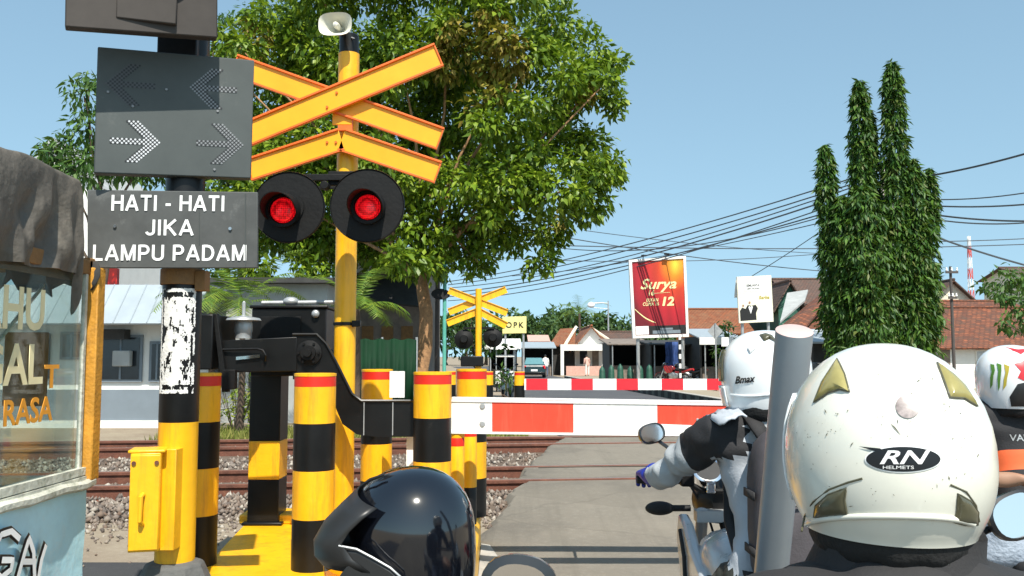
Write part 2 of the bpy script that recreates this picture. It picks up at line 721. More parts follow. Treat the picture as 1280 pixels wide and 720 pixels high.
mat("backpack", (.060, .053, .058), .8, var=.2, vs=10, bump=.12, bs=160)
mat("trousers", (.035, .037, .03), .85, var=.2, bump=.3)
mat("jeans", (.10, .13, .20), .85, var=.2, bump=.3)
mat("skin", (.34, .19, .12), .55, var=.08)
mat("glove_blue", (.012, .03, .30), .55, var=.15)
mat("bike_silver", (.50, .52, .53), .28, metal=.25, coat=.5, var=.05)
mat("bike_black", (.016, .016, .017), .3, coat=.5)
mat("bike_bluegrey", (.52, .57, .64), .35, coat=.4, var=.05)
mat("bike_red", (.35, .02, .02), .3, coat=.5)
mat("amber_lens", (.7, .25, .02), .2)
mat("mirror", (.80, .76, .72), .02, metal=1, var=.01)
mat("horn_cream", (.66, .64, .54), .5, var=.08)
mat("green_bin", (.018, .085, .055), .6, var=.3, vs=4)
mat("car_teal", (.012, .035, .042), .25, coat=.7)
mat("car_glass", (.10, .22, .24), .08)
mat("tail_red", (.7, .02, .03), .25)
mat("yellow_board", (.80, .70, .26), .6, var=.06)
mat("blue_cloth", (.03, .07, .22), .8, var=.4, vs=4)
mat("decal_black", (.006, .006, .007), .35)
mat("decal_white", (.8, .8, .78), .4)
mat("claw_green", (.09, .22, .03), .4)
mat("claw_gold", (.45, .36, .04), .4)
mat("decal_red", (.55, .03, .04), .4)
mat("sticker", (.30, .25, .24), .3, var=.6, vs=60)
mat("clear_shield", (.30, .14, .02), .1, var=.1)
glass_mat("pane_glass", (.86, .9, .88), .82)
glass_mat("shield_glass", (.8, .62, .36), .9)
tile_mat("tiles_red", (.29, .09, .038), (.12, .04, .022), (.065, .042, .03))
tile_mat("tiles_brown", (.16, .085, .06), (.11, .06, .045), (.07, .055, .045))
tile_mat("tiles_orange", (.30, .09, .032), (.19, .058, .024), (.2, .10, .05))
island_mat("leaf_big", [(.04, .09, .010), (.12, .20, .015), (.20, .29, .02), (.29, .37, .03), (.08, .15, .012), (.17, .27, .018), (.05, .10, .012)], .42, .34)
island_mat("leaf_autumn", [(.20, .14, .02), (.28, .22, .03), (.16, .2, .02), (.3, .2, .04)], .6, .25)
island_mat("leaf_dark", [(.012, .045, .012), (.03, .085, .02), (.06, .13, .02), (.02, .06, .015)], .45, .2)
island_mat("leaf_spire", [(.012, .05, .008), (.035, .10, .014), (.09, .18, .02), (.018, .065, .010), (.055, .125, .016), (.11, .13, .03)], .5, .2)
island_mat("leaf_mid", [(.03, .08, .02), (.06, .13, .025), (.09, .17, .03)], .55, .25)
island_mat("leaf_lime", [(.12, .2, .02), (.2, .28, .03), (.28, .34, .04), (.3, .28, .06)], .55, .3)
island_mat("leaf_palm", [(.06, .13, .02), (.12, .2, .025), (.2, .26, .03)], .45, .25)
island_mat("leaf_hill", [(.03, .07, .025), (.05, .10, .03), (.08, .14, .04)], .6, .2)
island_mat("stones", [(.08, .065, .055), (.20, .165, .14), (.15, .115, .09), (.42, .38, .32), (.13, .085, .06), (.25, .21, .175)], .9)
island_mat("grass_blades", [(.10, .14, .02), (.2, .2, .04), (.30, .27, .08), (.14, .2, .02)], .7, .2)

# LED cluster look of the lit lamps
_m = MATS["lens_red"]
_N, _L = _m.node_tree.nodes, _m.node_tree.links
_v = _N.new("ShaderNodeTexVoronoi")
_v.inputs['Scale'].default_value = 75
_v.inputs['Randomness'].default_value = .25
_tc = _N.new("ShaderNodeTexCoord")
_L.new(_tc.outputs['Object'], _v.inputs['Vector'])
_r = _N.new("ShaderNodeMapRange")
_r.inputs[1].default_value = .25
_r.inputs[2].default_value = .6
_r.inputs[3].default_value = .75
_r.inputs[4].default_value = .06
_L.new(_v.outputs['Distance'], _r.inputs[0])
_L.new(_r.outputs[0], _bsdf(_m).inputs['Emission Strength'])
_bsdf(_m).inputs['Base Color'].default_value = (.4, .003, .006, 1)
# ------------------------------------------------------------------ ground, road, tracks
def ground_mat(name, a, b_, c, s1=1.2, s2=18, rough=.92, bump=.5, crack=False, stain=None):
    m = bpy.data.materials.new(name)
    MATS[name] = m
    m.use_nodes = True
    t = m.node_tree
    N, L = t.nodes, t.links
    b = _bsdf(m)
    tc = N.new("ShaderNodeTexCoord")

    def nz(s, d=9, r=.65):
        n = N.new("ShaderNodeTexNoise")
        n.inputs['Scale'].default_value = s
        n.inputs['Detail'].default_value = d
        n.inputs['Roughness'].default_value = r
        L.new(tc.outputs['Object'], n.inputs['Vector'])
        return n.outputs['Fac']

    def mr(x, lo, hi, to=1.):
        r = N.new("ShaderNodeMapRange")
        r.inputs[1].default_value = lo
        r.inputs[2].default_value = hi
        r.inputs[4].default_value = to
        L.new(x, r.inputs[0])
        return r.outputs[0]

    def mix(f, A, B):
        x = N.new("ShaderNodeMix")
        x.data_type = 'RGBA'
        L.new(f, x.inputs['Factor'])
        for k, v in (('A', A), ('B', B)):
            if isinstance(v, tuple):
                x.inputs[k].default_value = (*v, 1)
            else:
                L.new(v, x.inputs[k])
        return x.outputs['Result']
    base = mix(mr(nz(s1), .35, .65), a, b_)
    base = mix(mr(nz(s2, 6, .8), .5, .75, .7), base, c)
    grain = nz(140, 3, .8)
    base = mix(mr(grain, .56, .7, .35), base, tuple(min(1, v * 1.6) for v in a))
    if stain:
        base = mix(mr(nz(.6, 8, .7), .52, .66, .65), base, stain)
    if crack:
        mpt = N.new("ShaderNodeMapping")
        mpt.inputs['Scale'].default_value = (2.6, .10, 1)
        L.new(tc.outputs['Object'], mpt.inputs[0])
        nt_ = N.new("ShaderNodeTexNoise")
        nt_.inputs['Scale'].default_value = 1.0
        nt_.inputs['Detail'].default_value = 7
        nt_.inputs['Roughness'].default_value = .7
        L.new(mpt.outputs[0], nt_.inputs['Vector'])
        base = mix(mr(nt_.outputs['Fac'], .5, .66, .5), base, tuple(v * .62 for v in a))
        vp = N.new("ShaderNodeTexVoronoi")
        vp.inputs['Scale'].default_value = .33
        L.new(tc.outputs['Object'], vp.inputs['Vector'])
        sp_ = N.new("ShaderNodeSeparateColor")
        L.new(vp.outputs['Color'], sp_.inputs[0])
        base = mix(mr(sp_.outputs[0], .62, .64, .22), base, tuple(v * .55 for v in a))
        base = mix(mr(nz(9, 5, .6), .70, .74, .6), base, tuple(v * .4 for v in a))
        vo = N.new("ShaderNodeTexVoronoi")
        vo.feature = 'DISTANCE_TO_EDGE'
        vo.inputs['Scale'].default_value = .55
        wp = N.new("ShaderNodeTexNoise")
        wp.inputs['Scale'].default_value = 1.7
        wp.inputs['Detail'].default_value = 6
        L.new(tc.outputs['Object'], wp.inputs['Vector'])
        ad = N.new("ShaderNodeMix")
        ad.data_type = 'VECTOR'
        ad.inputs['Factor'].default_value = .35
        L.new(tc.outputs['Object'], ad.inputs['A'])
        L.new(wp.outputs['Color'], ad.inputs['B'])
        L.new(ad.outputs['Result'], vo.inputs['Vector'])
        f = N.new("ShaderNodeMapRange")
        f.inputs[1].default_value = .0
        f.inputs[2].default_value = .008
        f.inputs[3].default_value = .22
        f.inputs[4].default_value = 0.
        L.new(vo.outputs['Distance'], f.inputs[0])
        base = mix(f.outputs[0], base, tuple(v * .35 for v in a))
    L.new(base, b.inputs['Base Color'])
    b.inputs['Roughness'].default_value = rough
    b.inputs['Specular IOR Level'].default_value = .3
    bp = N.new("ShaderNodeBump")
    bp.inputs['Strength'].default_value = bump
    bp.inputs['Distance'].default_value = .015
    L.new(nz(60, 6, .8), bp.inputs['Height'])
    L.new(bp.outputs[0], b.inputs['Normal'])


ground_mat("dirt", (.30, .25, .18), (.23, .18, .13), (.38, .33, .26))
ground_mat("ballast_bed", (.11, .08, .06), (.16, .12, .09), (.08, .06, .05), bump=.9)
ground_mat("road_grey", (.215, .190, .152), (.175, .155, .125), (.265, .24, .20), s1=.8, crack=True, stain=(.125, .112, .095))
ground_mat("asphalt", (.085, .088, .094), (.07, .073, .08), (.10, .10, .105), s1=.7, stain=(.11, .11, .112))
ground_mat("shaded_paving", (.055, .055, .056), (.045, .045, .047), (.07, .07, .07))  # asphalt colour kept dark to stand for the shadow of stall and sign
ground_mat("earth_path", (.33, .28, .2), (.28, .24, .18), (.4, .36, .28))

b = MB()
b.grid([[(-900, -40, 0), (900, -40, 0)], [(-900, 1600, 0), (900, 1600, 0)]])
tag(b.build("ground", "dirt", smooth=0), kind="structure")


def interp(tab, y):
    for (a, b_) in zip(tab, tab[1:]):
        if a[0] <= y <= b_[0]:
            t = (y - a[0]) / (b_[0] - a[0])
            return [u + (v - u) * t for u, v in zip(a[1:], b_[1:])]
    return list(tab[-1][1:]) if y > tab[-1][0] else list(tab[0][1:])


# (Y, left X, right X, z)
ROAD = [(-12, -1.9, 6.4, .006), (6.9, -1.9, 6.4, .006), (7.0, -.55, 6.4, .01), (7.6, -.25, 6.4, .02), (8.6, -.03, 6.4, .09), (9.5, .10, 6.4, .172), (11, .2, 6.4, .175),
        (13, .50, 6.4, .175), (15.4, .98, 6.4, .172), (17.2, .98, 6.4, .06), (19, .8, 6.4, .02), (26, .3, 6.2, .012), (37, -.4, 5.4, .012), (64, -2.2, 3.6, .012), (90, -4.6, 1.2, .012), (130, -9, -3, .012)]


def road_piece(name, y0, y1, step, m, jag):
    b = MB()
    rows = []
    y = y0
    while y <= y1 + 1e-6:
        xl, xr, z = interp(ROAD, y)
        j = jag * (noise.noise(Vector((y * 2.3, 3.1, 0))) + .6 * noise.noise(Vector((y * 8, 1, 0)))) if 7.0 < y < 17 else 0
        xl += j
        rows.append([(xl - .10, y, -.02), (xl - .02, y, z - .012)] + [(xl + (xr - xl) * k / 8, y, z + .006 * noise.noise(Vector((xl + (xr - xl) * k / 8, y * .7, 0)))) for k in range(9)] + [(xr + .1, y, -.02)])
        y += step
    b.grid(rows)
    return tag(b.build(name, m, smooth=60), kind="structure")


road_piece("crossing_road", -12, 16.2, .10, "road_grey", .17)
road_piece("road", 16.2 + .003, 130, 1.0, "asphalt", 0)

# track bed between dirt and rails
b = MB()
TS = .11      # the tracks run a little away from square to the view


def ty(y, x):
    return y + TS * x


rows = []
for y, z in ((8.75, .002), (9.2, .035), (12.0, .05), (12.6, .04), (15.9, .05), (16.6, .003)):
    rows.append([(x, ty(y, x), z + .02 * noise.noise(Vector((x * .9, y, 4)))) for x in np.arange(-40, 1.2 if y < 14 else 1.6, .6)])
b.grid(rows)
tag(b.build("ballast", "ballast_bed", smooth=60), kind="structure")
b = MB()
rows = []
for y, z in ((8.75, .002), (9.2, .035), (12.0, .05), (12.6, .04), (15.9, .05), (16.6, .003)):
    rows.append([(x, ty(y, x), z) for x in np.arange(6.3, 40, 1.5)])
b.grid(rows)
tag(b.build("ballast", "ballast_bed", smooth=60), kind="structure")


def rail_profile():
    h = [(-.07, 0), (.07, 0), (.07, .014), (.014, .034), (.010, .125), (.034, .14), (.034, .17), (.026, .18), (-.026, .18), (-.034, .17), (-.034, .14), (-.010, .125), (-.014, .034), (-.07, .014)]
    return h


RAIL_Y = (9.86, 11.03, 13.85, 15.02)
RL = ["nearest rusty rail of the near track, in front of the crossing", "second rusty rail, far side of the near track",
      "third rusty rail, near side of the far track", "fourth rusty rail, farthest from the island beside the grass"]
for k, ry in enumerate(RAIL_Y):
    b = MB()
    ang = math.atan(TS)
    M = Matrix.Translation(Vector((0, ry, .012))) @ Matrix.Rotation(ang + math.pi / 2, 4, 'Z')
    prof = rail_profile()
    b.prism(prof, M, -38, 42)
    for f in b.bm.faces:
        f.normal_update()
        if f.normal.z > .8 and f.calc_center_median().z > .15:
            f.material_index = 1
    tag(b.build("rail", ["rust", "rail_top"], loc=(0, ry, 0), smooth=20), RL[k], "rail", "rails of the two tracks")


# dark flangeway grooves beside each rail across the road
for k, ry in enumerate(RAIL_Y):
    b = MB()
    s_ = .075 if k % 2 == 0 else -.075
    xs_ = np.linspace(interp(ROAD, ry)[0] + .12, 6.3, 30)
    b.grid([[(x, ty(ry, x) + s_ - .035 + .008 * noise.noise(Vector((x * 4, k, 0))), .184) for x in xs_], [(x, ty(ry, x) + s_ + .03 + .008 * noise.noise(Vector((x * 4, k, 9))), .184) for x in xs_]])
    tag(b.build("road_groove", "ballast_bed", smooth=0), kind="structure")

# loose ballast stones
def stones(name, n, fx, smin, smax):
    o8 = np.array([(1, 0, 0), (-1, 0, 0), (0, 1, 0), (0, -1, 0), (0, 0, 1), (0, 0, -1), ], dtype=float)
    f8 = np.array([(0, 2, 4), (2, 1, 4), (1, 3, 4), (3, 0, 4), (2, 0, 5), (1, 2, 5), (3, 1, 5), (0, 3, 5)])
    pts = np.array([fx() for _ in range(n)])
    sz = NPR.uniform(smin, smax, (n, 1, 1)) * NPR.uniform(.6, 1.25, (n, 1, 3))
    jit = 1 + NPR.uniform(-.3, .3, (n, 6, 3))
    a = NPR.uniform(0, 6.28, n)
    v = o8[None] * sz * jit
    # shear + spin
    v[:, :, 0] += v[:, :, 2] * NPR.uniform(-.6, .6, (n, 1))
    c, s = np.cos(a)[:, None], np.sin(a)[:, None]
    x = v[:, :, 0] * c - v[:, :, 1] * s
    y = v[:, :, 0] * s + v[:, :, 1] * c
    v = np.stack([x, y, v[:, :, 2]], 2) + pts[:, None]
    f = f8[None] + (np.arange(n) * 6)[:, None, None]
    return tag(raw_mesh(name, v.reshape(-1, 3), f.reshape(-1, 3), "stones"), kind="stuff")


def bal():
    while True:
        x = RND.uniform(-9.5, 1.2)
        y0 = RND.choice([RND.uniform(9.1, 9.75), RND.uniform(8.7, 9.8), RND.uniform(9.95, 10.9), RND.uniform(11.2, 13.75), RND.uniform(11.5, 13.6), RND.uniform(13.95, 14.95), RND.uniform(15.1, 16.4)])
        y = ty(y0, x)
        xl = interp(ROAD, y)[0]
        if x < xl - .10:
            z = .035 if 9.1 < y0 < 16 else .0
            if 8.7 <= y0 < 9.75:
                z = .01 + .05 * (y0 - 8.7)
            return (x, y, z + RND.uniform(0, .03))


stones("ballast_stones", 12000, bal, .02, .042)


def rub():
    while True:
        x = RND.uniform(-6.5, .25)
        y = 9.0 + TS * x - abs(RND.gauss(0, .55))
        if y > 6.0 and x < interp(ROAD, y)[0] - .03 and not (-2.1 < x < -.15 and y < 7.7):
            return (x, y, RND.uniform(.0, .014))


stones("rubble", 2300, rub, .010, .03)

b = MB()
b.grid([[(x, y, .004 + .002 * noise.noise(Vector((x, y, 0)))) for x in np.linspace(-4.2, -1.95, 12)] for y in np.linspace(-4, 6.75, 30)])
tag(b.build("pavement", "shaded_paving", smooth=60), kind="structure")


# grass verge beyond the tracks
def grass(name, n, x0, x1, y0, y1, h):
    x = NPR.uniform(x0, x1, n)
    y = NPR.uniform(y0, y1, n) + TS * x
    a = NPR.uniform(0, 6.28, n)
    hh = h * NPR.uniform(.5, 1.3, n)
    ln = NPR.uniform(-.6, .6, (n, 2)) * hh[:, None]
    wd = .018
    z = np.zeros(n)
    v = np.stack([np.stack([x - wd * np.cos(a), y - wd * np.sin(a), z], 1), np.stack([x + wd * np.cos(a), y + wd * np.sin(a), z], 1), np.stack([x + ln[:, 0], y + ln[:, 1], hh], 1)], 1)
    f = np.arange(n * 3).reshape(n, 3)
    return tag(raw_mesh(name, v.reshape(-1, 3), f, "grass_blades"), kind="stuff")


grass("grass", 8000, -6.4, .3, 16.2, 18.8, .16)

# ------------------------------------------------------------------ yellow island and bollards
IS = .28


def island():
    t = thing("traffic_island", (-1.1, 6.1, 0), "yellow painted concrete island carrying the striped bollards and gate", "traffic island")
    out = [(-1.78, 4.75), (-.22, 4.75), (-.24, 6.4), (-.26, 7.45), (-1.15, 7.52), (-2.08, 7.1), (-1.96, 6.1)]
    b = MB()
    n = len(out)
    A = [b.bm.verts.new(Vector((x, y, 0))) for x, y in out]
    c = Vector((-1.1, 6.1, 0))
    B = [b.bm.verts.new(Vector((x, y, IS - .03))) for x, y in out]
    Cc = [b.bm.verts.new(c + (Vector((x, y, 0)) - c) * .975 + Vector((0, 0, IS))) for x, y in out]
    b.bridge(A, B)
    b.bridge(B, Cc)
    b._f(Cc, 0)
    b.build("base", "safety_yellow", t, smooth=25)
    b = MB()
    b.box((-1.86, 6.93, IS + .035), (.42, .3, .07))
    b.build("step", "safety_yellow", t, bevel=.012)
    b = MB()
    b.grid([[(-.24, 4.6, .03), (.12, 4.4, .008)], [(-.235, 6.3, .03), (-.02, 6.4, .012)], [(-.25, 7.3, .03), (-.18, 7.3, .018)]])
    b.build("skirt", "concrete", t)
    return t


island()


def bollard_mesh(r, bands):
    """bands: list of (top height, material index)"""
    prof = []
    z = 0
    for i, (h, m) in enumerate(bands):
        prof.append((r, z + (.0 if i == 0 else .001), m))
        prof.append((r, h - .002, m))
        prof.append((r * .985, h, m))
        z = h
    prof.append((r * .985, z, bands[-1][1]))
    b = MB()
    b.lathe(prof, (0, 0, 0), n=32)
    # weld bead and rim at the cap
    b.lathe([(r * 1.015, z - .012, 0), (r * 1.015, z + .004, 0), (r * .9, z + .006, 0)], (0, 0, 0), n=32)
    return b


BANDS = [(.30, 1), (.585, 0), (.865, 1), (1.085, 0), (1.145, 2), (1.16, 0)]
proto = bollard_mesh(.125, BANDS).build("bollard", ["safety_yellow", "gloss_black", "red_paint"], smooth=30)
GB = "striped bollards around the level crossing gate"
bl = [((392, 5.4, 1.0), "thick black and yellow bollard in front, beside the black helmet's peak"),
      ((540, 5.85, 1.0), "thick striped bollard at the inner end of the striped boom"),
      ((470, 7.0, .98), "striped bollard partly hidden behind the yellow signal pole and black gate bracket"),
      ((589, 7.15, .98), "striped bollard behind the boom's white end, nearest the crossing rails"),
      ((249, 5.5, .92), "striped bollard half hidden behind the yellow pole with control box")]
for i, ((px, Y, k), lab) in enumerate(bl):
    o = proto if i == 0 else copy_tree(proto)
    x = P(px, 600, Y).x
    o.location = (x, Y, IS)
    o.scale = (k, k, 1)
    o.rotation_euler.z = i * 1.3
    tag(o, lab, "bollard", GB)
small = bollard_mesh(.055, [(.26, 1), (.62, 0), (.68, 2), (.70, 0)]).build("bollard", ["safety_yellow", "gloss_black", "red_paint"], smooth=30)
small.location = (P(571, 560, 6.45).x, 6.45, IS)
tag(small, "thin low post with red top, left one of the pair", "bollard", GB)
o = copy_tree(small)
o.location = (P(587, 560, 6.8).x, 6.8, IS)
o.scale = (1, 1, 1.06)
tag(o, "thin low post with red top, right one of the pair", "bollard", GB)


# ------------------------------------------------------------------ crossbuck signal
def board(a, b_, w_, th, Y, parent, name="cross_arm", mit=(0, 0), skip=""):
    """flat yellow board with raised orange lips between two points of the plane Y"""
    a, b_ = Vector(a), Vector(b_)
    x = (b_ - a)
    L = x.length
    M = frame((a + b_) / 2, x, (0, 0, 1)) @ Matrix.Rotation(-math.pi / 2, 4, 'X')
    m = MB()
    # local: x along, z... prism plane (x,z) with y depth
    M = Matrix.Translation((a + b_) / 2) @ Matrix((x.normalized(), Vector((0, 1, 0)), Vector((0, 1, 0)).cross(x.normalized()) * -1)).transposed().to_4x4()
    h = w_ / 2
    l0, l1 = -L / 2, L / 2
    m.prism([(l0 + mit[0], -h), (l1 + mit[1], -h), (l1 - mit[1], h), (l0 - mit[0], h)], M, -th / 2, th / 2, 0)
    lip = .014
    for s in (-1, 1):
        m.prism([(l0 + (mit[0] if s < 0 else -mit[0]), s * (h + .001)), (l1 + (mit[1] if s < 0 else -mit[1]), s * (h + .001)), (l1 + (mit[1] if s < 0 else -mit[1]), s * (h - lip)), (l0 + (mit[0] if s < 0 else -mit[0]), s * (h - lip))], M, -th / 2 - .018, -th / 2 + .001, 1)
    for l, s in ((l0, 1), (l1, -1)):
        if (s > 0 and "L" in skip) or (s < 0 and "R" in skip):
            continue
        m.prism([(l, -h + lip), (l + s * .010, -h + lip), (l + s * .010, h - lip), (l, h - lip)], M, -th / 2 - .012, -th / 2 + .001, 1)
    return m.build(name, ["sign_yellow", "sign_edge"], parent, smooth=25, bevel=.002)


def signal_near():
    Y = 6.3
    c = P(428, 640, Y)
    t = thing("crossing_signal", (c.x, Y, IS), "tall yellow railway crossing signal with cross boards and two lit red lamps", "crossing signal")
    top = P(428, 68, Y).z
    bk = P(428, 44, Y).z
    b = MB()
    r = .076
    b.lathe([(r * 1.9, IS, 0), (r * 1.9, IS + .02, 0), (r, IS + .022, 0), (r, top, 0)], (c.x, Y, 0), n=28)
    b.build("pole", ["safety_yellow"], t, smooth=30)
    b = MB()
    b.lathe([(r * .93, top, 0), (r * .93, bk - .01, 0), (r * .8, bk, 0)], (c.x, Y, 0), n=28)
    b.build("pole_cap", "gloss_black", t, smooth=30)
    # cable clamp
    z = P(428, 405, Y).z
    b = MB()
    b.lathe([(r + .008, z - .012, 0), (r + .008, z + .012, 0)], (c.x, Y, 0), n=28)
    b.box((c.x + .09, Y - .05, z), (.06, .05, .045))
    b.build("clamp", "gloss_black", t, smooth=30, bevel=.004)
    YB = Y - .115

    def B(px, py, y=YB):
        return P(px, py, y)
    # two crossing boards: the rear one first
    board(B(293, 82, YB + .012), B(551, 174, YB + .012), .165, .02, YB, t)
    board(B(305, 170, YB - .03), B(549, 69, YB - .03), .178, .02, YB, t)
    # chevron board below, two halves mitred at the middle
    apx = B(427, 175, YB)
    board(B(311, 213, YB), apx, .165, .02, YB, t, "chevron_arm", skip="R")
    board(apx + Vector((.001, 0, 0)), B(548, 216, YB), .165, .02, YB, t, "chevron_arm", skip="L")
    b = MB()
    for px, py, yy in ((421, 116, YB - .04), (409, 134, YB - .04), (409, 178, YB - .01), (420, 178, YB - .01)):
        p = P(px, py, yy)
        mb_ = MB()
        mb_.cyl(p, p + Vector((0, -.012, 0)), .009, n=8)
        mb_.build("bolt", "sign_edge", t)
    b.box((c.x, Y - .09, P(428, 160, Y).z), (.10, .035, .09))
    b.build("bolt_plate", "sign_edge", t, smooth=30)
    b = MB()
    p = P(428, 146, Y - .10)
    b.box(p, (.14, .02, .12))
    b.build("gusset", "sign_yellow", t, smooth=30, bevel=.003)
    # lamp bracket
    b = MB()
    zl = P(420, 222, 6.1).z
    b.box(((P(345, 0, 6.1).x + P(470, 0, 6.1).x) / 2, 6.1, zl), (.70, .035, .045))
    b.box(((P(345, 0, 6.1).x + P(470, 0, 6.1).x) / 2, 6.1, P(420, 235, 6.1).z), (.70, .02, .02))
    b.box((c.x, 6.19, zl), (.2, .15, .10))
    b.cyl((P(410, 0, 6.05).x, 6.02, P(410, 232, 6.05).z), (P(410, 0, 6.05).x, 6.1, P(410, 232, 6.05).z), .03)
    b.build("lamp_bracket", "dull_black", t, bevel=.004)
    for px, py, R, lx, ly in ((361, 259, .243, 354, 263), (459, 257, .252, 460, 259)):
        yd = 5.86
        p = P(px, py, yd)
        b = MB()
        b.lathe([(R * .4, -.10, 0), (R * .55, -.03, 0), (R, -.012, 0), (R * 1.0, .0, 0), (R * .985, .012, 0), (R * .96, .004, 0), (.105, .004, 0), (.105, .02, 0)], p, ax=(0, -1, 0), n=48)
        d = b.build("lamp_disc", "dull_black", t, smooth=35)
        q = P(lx, ly, yd - .03)
        b = MB()
        b.lathe([(.086, 0, 0), (.082, .012, 0), (.07, .024, 0), (.04, .031, 0), (.001, .034, 0)], q, ax=(0, -1, 0), n=28, caps=False)
        b.build("lens", "lens_red", d, smooth=40)
        b = MB()
        b.lathe([(.115, -.03, 0), (.115, .02, 0), (.094, .02, 0), (.094, -.01, 0)], q, ax=(0, -1, 0), n=32, caps=False)
        # hood: upper part of a tube, longer at the top
        rows = []
        for rr in (.118, .112):
            pass
        n = 22
        A0, A1, B0, B1 = [], [], [], []
        for i in range(n + 1):
            a = rad(-35) + rad(250) * i / n
            ln = .02 + .20 * max(0., math.sin(max(0, min(math.pi, (a + rad(35)) / rad(250) * math.pi)))) ** .7
            for rr, S0, S1 in ((.118, A0, A1), (.112, B0, B1)):
                x, z = math.cos(a) * rr, math.sin(a) * rr
                S0.append(q + Vector((x, 0.0, z)))
                S1.append(q + Vector((x, -ln, z - .12 * ln)))
        b.grid([A0, A1, B1, B0])
        b.build("hood", "dull_black", d, smooth=50)
    # horn loudspeaker
    p = P(419, 30, Y - .2)
    b = MB()
    ax = Vector((-.12, -1, -.03)).normalized()
    u = Vector((0, 0, 1)).cross(ax).normalized() * -1
    v = ax.cross(u) * -1

    def rr_(c_, hw, hh, n=28):
        L = []
        for i in range(n):
            a = 2 * math.pi * i / n
            cx, cz = math.cos(a), math.sin(a)
            k = (abs(cx) ** 3.2 + abs(cz) ** 3.2) ** (-1 / 3.2)
            L.append(c_ + u * (cx * k * hw) + v * (cz * k * hh))
        return L
    secs = [rr_(p - ax * .24, .02, .02), rr_(p - ax * .16, .03, .028), rr_(p - ax * .08, .055, .045), rr_(p - ax * .02, .10, .07), rr_(p, .122, .083),
            rr_(p + ax * .006, .122, .083), rr_(p - ax * .002, .112, .074), rr_(p - ax * .03, .086, .056), rr_(p - ax * .09, .045, .035), rr_(p - ax * .13, .02, .02)]
    R = [[b.bm.verts.new(x) for x in s] for s in secs]
    for i in range(len(R) - 1):
        b.bridge(R[i], R[i + 1])
    b._f(R[-1], 0)
    h = b.build("horn_speaker", "horn_cream", t, smooth=50)
    b = MB()
    b.lathe([(.017, -.13, 0), (.022, -.03, 0), (.018, .0, 0), (.008, .006, 0)], p, ax=ax, n=16)
    b.build("driver", "horn_cream", h)
    b = MB()
    b.cyl(p - ax * .24, p - ax * .36, .045, n=18)
    b.tube([p - ax * .2 + Vector((.0, 0, -.02)), p - ax * .2 + Vector((.05, .0, -.08)), P(432, 52, Y)], .012)
    b.tube([p - ax * .2 + Vector((.03, 0, -.02)), p + Vector((.12, .1, -.07)), P(436, 50, Y)], .008)
    b.build("bracket", "galv", h)
    return t


signal_near()


